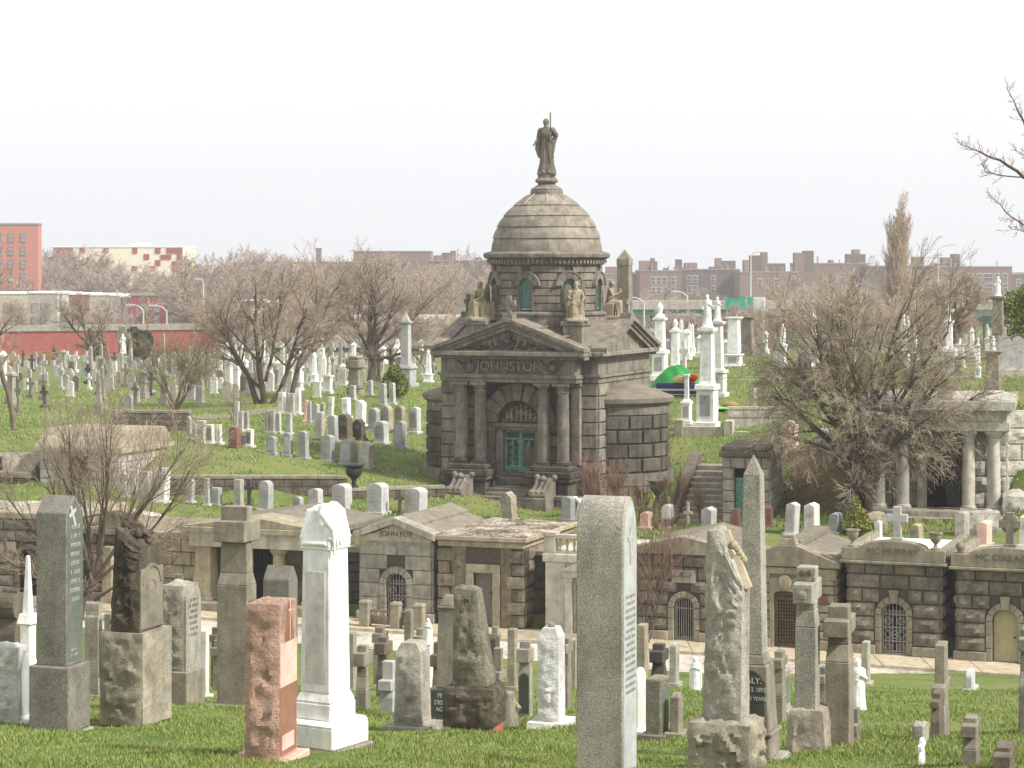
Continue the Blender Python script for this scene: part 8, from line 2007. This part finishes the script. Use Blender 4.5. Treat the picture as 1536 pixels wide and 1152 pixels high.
# raised highway on the right
o = thing('highway_viaduct', 'raised highway with green steel girders and pale parapet at right', 'viaduct', (0, 345, ZC))
xa, xb = xw(860, 345), xw(1760, 345); zt = (HY - 452) * 345 / F - ZC
MB().box(xa, xb, 0, 14, zt - 2.1, zt - 1.2).build('girder', M['steel_green'], o); MB().box(xa, xb, -.4, .0, zt - 1.2, zt).box(xa, xb, 14, 14.4, zt - 1.2, zt).box(xa, xb, 0, 14, zt - 1.19, zt - .9).build('parapet', M['concrete'], o)
q = MB()
for k in range(18): q.cbox(1.0, 1.0, 0, zt - 2.1, c=(xa + 3 + k * (xb - xa) / 18, 5)); q.cbox(2.4, 1.2, zt - 3.0, zt - 2.1, c=(xa + 3 + k * (xb - xa) / 18, 5))
q.build('pier', M['steel_green'], o)
for (a, b_, yt, mt, lab, wn) in ((930, 948, 478, 'brick_red', 'red brick house under the raised highway beside the obelisk', grid((939,), (492,))), (1000, 1052, 476, 'brick_brown', 'brown house with white windows behind the white columns', grid((1008, 1023, 1038), (488,))), (1108, 1160, 470, 'brick_red', 'red house right of the truncated white obelisk', grid((1131, 1141), (482,)))):
    building(lab, a, b_, yt, 335, 8, mt, wn, 'houses under the raised highway', base=-14.5, name='house', wsize=(1.0, 2.2), winm='win_light')
def lamp(label, px, D, yt, yb=None, arm=1.6, side=-1, group='highway lamp posts'):
    zb = ZC if D > 330 else gz(xw(px, D), D); zt = (HY - yt) * D / F
    o = thing('street_lamp', label, 'street lamp', (xw(px, D), D, zb), 0, group); h = zt - zb
    MB().tube([(0, 0, 0), (0, 0, h - .8)], [.17, .1], 8).build('pole', M['steel'], o); MB().tube([(0, 0, h - .8), (side * arm * .4, 0, h - .2), (side * arm, 0, h)], .09, 6).build('arm', M['steel'], o); MB().cbox(.9, .35, h - .1, h + .08, c=(side * (arm + .3), 0)).build('lamp_head', M['steel'], o)
lamp('street lamp above the red wall, left of the pair', 215, 312, 457); lamp('street lamp above the red wall, right of the pair', 250, 312, 458); lamp('tall plain pole right of the red wall', 305, 330, 418, arm=.3)
lamp('street lamp just right of the mausoleum statue group', 966, 330, 446, side=-1); lamp('street lamp before the brick flats, left of the statue columns', 1031, 352, 437, side=-1); lamp('tall thin mast beside the green highway signs', 1126, 352, 378, arm=.8, side=1); lamp('tall lamp mast on the right skyline', 1407, 380, 367, arm=2.2, side=1)
for i, (a, b_, y0, y1, lab) in enumerate(((1088, 1099, 447, 463, 'leftmost green highway sign board of the gantry'), (1100, 1108, 448, 461, 'second green highway sign board'), (1109, 1118, 443, 466, 'tallest green highway sign board'), (1121, 1129, 445, 466, 'rightmost green highway sign board'))):
    D = 340; o = thing('highway_sign', lab, 'sign', (xw((a + b_) / 2, D), D, (HY - y1) * D / F), 0, 'green highway signs'); w = (b_ - a) * D / F; h = (y1 - y0) * D / F
    MB().box(-w / 2, w / 2, 0, .12, 0, h).build('board', M['sign_green'], o); MB().box(-w * .3, -w * .2, .13, .3, -3.0, h).box(w * .2, w * .3, .13, .3, -3.0, h).build('bracket', M['steel'], o)
D = 342; o = thing('sign_back', 'grey slatted back of a highway sign right of the green boards', 'sign', (xw(1139, D), D, (HY - 463) * D / F)); MB().box(-.85, .85, 0, .15, 0, 1.65).build('board', M['render_white'], o); q = MB()
for k in range(4): q.box(-.7 + .4 * k, -.55 + .4 * k, -.1, 0, -1.5, 1.6)
q.build('strut', M['steel'], o)
def car(label, x, y, z, col, rz=0, van=False):
    o = thing('parked_car', label, 'car', (x, y, z), R(rz), 'distant vehicles'); L = 5.4 if van else 4.4; h = 2.1 if van else 1.45
    pf = [(-L / 2, .35), (L / 2, .35), (L / 2, .85), (L * .42, .95), (L * .24, h), (-L * .38 if not van else -L * .48, h), (-L * .49, .95)]
    b = MB().prism(pf, 'y', -.9, .9).build('body', M[col], o, bevel=.06)
    MB().prism([(L * .36, .98), (L * .22, h - .12), (-L * .34, h - .12), (-L * .4, .98)], 'y', -.91, .91).build('window', M['glass'], o)
    for sx in (-1, 1):
        for sy in (-1, 1): wl_ = MB().tube([(sx * L * .31, sy * .92, .33), (sx * L * .31, sy * .72, .33)], .33, 14).build('wheel', M['tyre'], o)
for px, D, z, col, lab, van in ((386, 318, -6.6, 'car_white', 'white van on the road behind the spreading bare tree', True), (402, 322, -6.8, 'car_white', 'second white van on the road behind the spreading bare tree', True), (956, 300, -11.0, 'car_grey', 'dark car parked right of the mausoleum behind the columns', False), (998, 305, -11.0, 'car_white', 'white car parked behind the flame column', False), (1022, 300, -10.9, 'car_grey', 'grey car parked behind the slim white column', False), (946, 306, -11.2, 'car_red', 'red car beside the tall tan obelisk', False)):
    z = max(z, gz(xw(px, D), D) + .0) if not van else z
    car(lab, xw(px, D), D, z, col, rr.uniform(-6, 6), van)
# road deck that carries the two vans
struct(MB().box(xw(332, 325), xw(690, 325), 306, 335, -15, -6.85).build('raised_road', M['concrete']))
o = thing('iron_fence', 'thin iron railing along the far edge of the right field', 'fence', (0, 0, 0)); q = MB()
for k in range(150):
    px = 985 + 190 * k / 150; D = 262; x = xw(px, D); z = gz(x, D); q.box(x - .025, x + .025, D, D + .05, z, z + 1.7)
q.build('picket', M['iron_pale'], o)
# far bare trees
rr = random.Random(91); spots = []
def farwood(n, a, b_, d0, d1, t0, t1, wh, grp):
    for i in range(n):
        px = a + (b_ - a) * (i + rr.uniform(.1, .9)) / n; D = rr.uniform(d0, d1); x = xw(px, D); z = gz(x, D) if D < 305 else ZC
        top = (HY - rr.uniform(t0, t1)) * D / F; s = max(.35, (top - z) / 11.6)
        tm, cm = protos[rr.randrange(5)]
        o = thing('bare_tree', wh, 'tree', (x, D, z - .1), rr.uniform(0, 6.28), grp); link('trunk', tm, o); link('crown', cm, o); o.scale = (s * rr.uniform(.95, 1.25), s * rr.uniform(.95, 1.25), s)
farwood(10, 40, 300, 510, 560, 404, 424, 'bare brown tree in the hazy wood between the salmon block and the brown blocks', 'bare trees behind the row houses')
farwood(6, 72, 150, 560, 600, 380, 400, 'bare brown tree before the cream building with red panels', 'bare trees before the cream building')
farwood(4, -10, 330, 340, 440, 440, 465, 'thin bare street tree rising over the red wall', 'bare street trees over the red wall')
farwood(16, 290, 480, 400, 600, 384, 418, 'bare tree massed before the long brown apartment block', 'bare trees before the long brown block')
farwood(16, 450, 745, 400, 600, 388, 424, 'bare tree massed left of the mausoleum drum', 'bare trees left of the mausoleum')
farwood(14, 300, 720, 255, 300, 440, 485, 'low bare tree along the far edge of the left field', 'bare trees edging the left field')
farwood(15, 890, 1180, 420, 600, 436, 456, 'bare tree before the brick flats right of the dome', 'bare trees before the brick flats')
farwood(13, 1150, 1420, 380, 600, 418, 445, 'bare tree behind the drooping tree and the poplar', 'bare trees behind the drooping tree')
farwood(7, 1390, 1560, 360, 560, 428, 448, 'bare tree before the white-windowed flats at far right', 'bare trees at far right')
farwood(13, 1110, 1450, 200, 300, 428, 470, 'low bare tree along the far edge of the right field', 'bare trees edging the right field')
farwood(4, 985, 1110, 250, 290, 455, 480, 'low bare tree behind the white statue columns', 'bare trees behind the statue columns')

# ------------------------------------------------------------------ grass blades of the near slope
def blades(name, n, d0, d1, hgt, mat, seed, x_lim=.30, clump=.0):
    g = np.random.default_rng(seed)
    u = g.random(n); D = 1 / (1 / d0 + u * (1 / d1 - 1 / d0)); X = (g.random(n) * 2 - 1) * (x_lim * D + .5)
    t = D + .36 * X - 82; k = (t < -6.6) & (g.random(n) < np.clip((-6.0 - t) / 14, 0, 1))
    # ragged patches
    pn = np.sin(X * 1.3 + D * .7) + np.sin(X * .53 - D * 1.1 + 1) + np.sin(X * 2.9 + D * 2.1 + 2)
    k &= (pn + g.normal(0, 1.0, n)) > clump
    D, X = D[k], X[k]; n = len(D)
    a = -1.6 - .155 * D; b = -12.85 - .013 * X; kk = .25; h = np.maximum(kk - np.abs(a - b), 0) / kk; Z = np.maximum(a, b) + h * h * kk * .25
    Z += .05 * (np.sin(.9 * X + .3 * D) + np.sin(.37 * D - .6 * X + 1) + .6 * np.sin(1.7 * X - 1.1 * D + 2)) * np.clip(-6.3 - (D + .36 * X - 82), 0, 1)
    H = hgt * g.uniform(.45, 1.25, n) * (.75 + .25 * np.sin(X * 2.1 + D)); ang = g.random(n) * 6.28; wd = .0022 + .00014 * D
    dx, dy = np.cos(ang), np.sin(ang); la = g.random(n) * 6.28; ln = H * g.uniform(.1, .75, n)
    B = np.stack([X, D, Z - .01], 1); w_ = np.stack([dx * wd, dy * wd, np.zeros(n)], 1)
    mid_ = B + np.stack([np.cos(la) * ln * .35, np.sin(la) * ln * .35, H * .6], 1); tip = B + np.stack([np.cos(la) * ln, np.sin(la) * ln, H], 1)
    V = np.stack([B - w_, B + w_, mid_ + w_ * .7, mid_ - w_ * .7, tip + w_ * .12, tip - w_ * .12], 1).reshape(-1, 3)
    i = np.arange(n)[:, None] * 6; q = np.concatenate([i + np.array([[0, 1, 2, 3]]), i + np.array([[3, 2, 4, 5]])], 0)
    me = np_mesh(name, V, q, mat, False); o = link(name, me); struct(o, 'stuff'); return o
blades('grass_blades', 420000, 22, 62, .08, M['blade'], 1, clump=-1.2)
blades('dry_grass_blades', 150000, 22, 60, .085, M['blade_dry'], 2, clump=.7)

def tufts(name, n, mat, seed, hgt, th):
    g = random.Random(seed); V = []; k = 0
    while k < n:
        D = 86 + 75 * g.random() ** 1.6; px = g.uniform(-40, 1580); x = (px - CX) * D / F; D2 = D
        if tline(x, D) < 2.6 or fbm((x * .35, D * .35, seed), 3) + g.gauss(0, .12) < th: k += .2; continue
        z = gz(x, D); h = hgt * g.uniform(.4, 1.3); a = g.random() * 6.28; w = .02 + .016 * g.random(); dx, dy = math.cos(a) * w, math.sin(a) * w; lx, ly = g.gauss(0, .4) * h, g.gauss(0, .4) * h
        V += [(x - dx, D - dy, z - .01), (x + dx, D + dy, z - .01), (x + lx + dx * .3, D + ly + dy * .3, z + h), (x + lx - dx * .3, D + ly - dy * .3, z + h)]; k += 1
    struct(link(name, np_mesh(name, np.array(V), np.arange(len(V)).reshape(-1, 4), mat, False)), 'stuff')
tufts('lawn_tufts', 60000, M['blade'], 5, .10, -.05)
tufts('dry_lawn_tufts', 26000, M['blade_dry'], 6, .11, .02)

# dead leaves and bare earth on the shaded bank under the drooping tree
vs = []; fs = []; NX, NY = 46, 30
for j in range(NY + 1):
    for i in range(NX + 1):
        D = 88.4 + 11.5 * j / NY; px = 1158 + 170 * i / NX; x = (px - CX) * D / F; vs.append((x, D, gz(x, D) + .035))
for j in range(NY):
    for i in range(NX):
        e = max(abs(i / NX - .55) * 1.8, abs(j / NY - .45) * 1.9)
        if e + .9 * fbm((i * .16, j * .2, 4), 3) < .86: o_ = j * (NX + 1) + i; fs.append((o_, o_ + 1, o_ + NX + 2, o_ + NX + 1))
struct(MB().add(vs, fs).build('leaf_litter_bank', M['leaf_bank'], smooth=True))
HAZE = 0.0004
# ------------------------------------------------------------------ thin haze
hm = bpy.data.materials.new('haze_air'); hm.use_nodes = True; n_ = hm.node_tree.nodes; n_.clear()
vo_ = n_.new('ShaderNodeVolumePrincipled'); ou_ = n_.new('ShaderNodeOutputMaterial'); hm.node_tree.links.new(vo_.outputs[0], ou_.inputs['Volume'])
vo_.inputs['Color'].default_value = (.95, .95, .97, 1); vo_.inputs['Density'].default_value = HAZE; vo_.inputs['Anisotropy'].default_value = 0.2
hz = MB().box(-1200, 1200, -60, 1150, -22, 45).build('haze', hm); struct(hz, 'stuff')
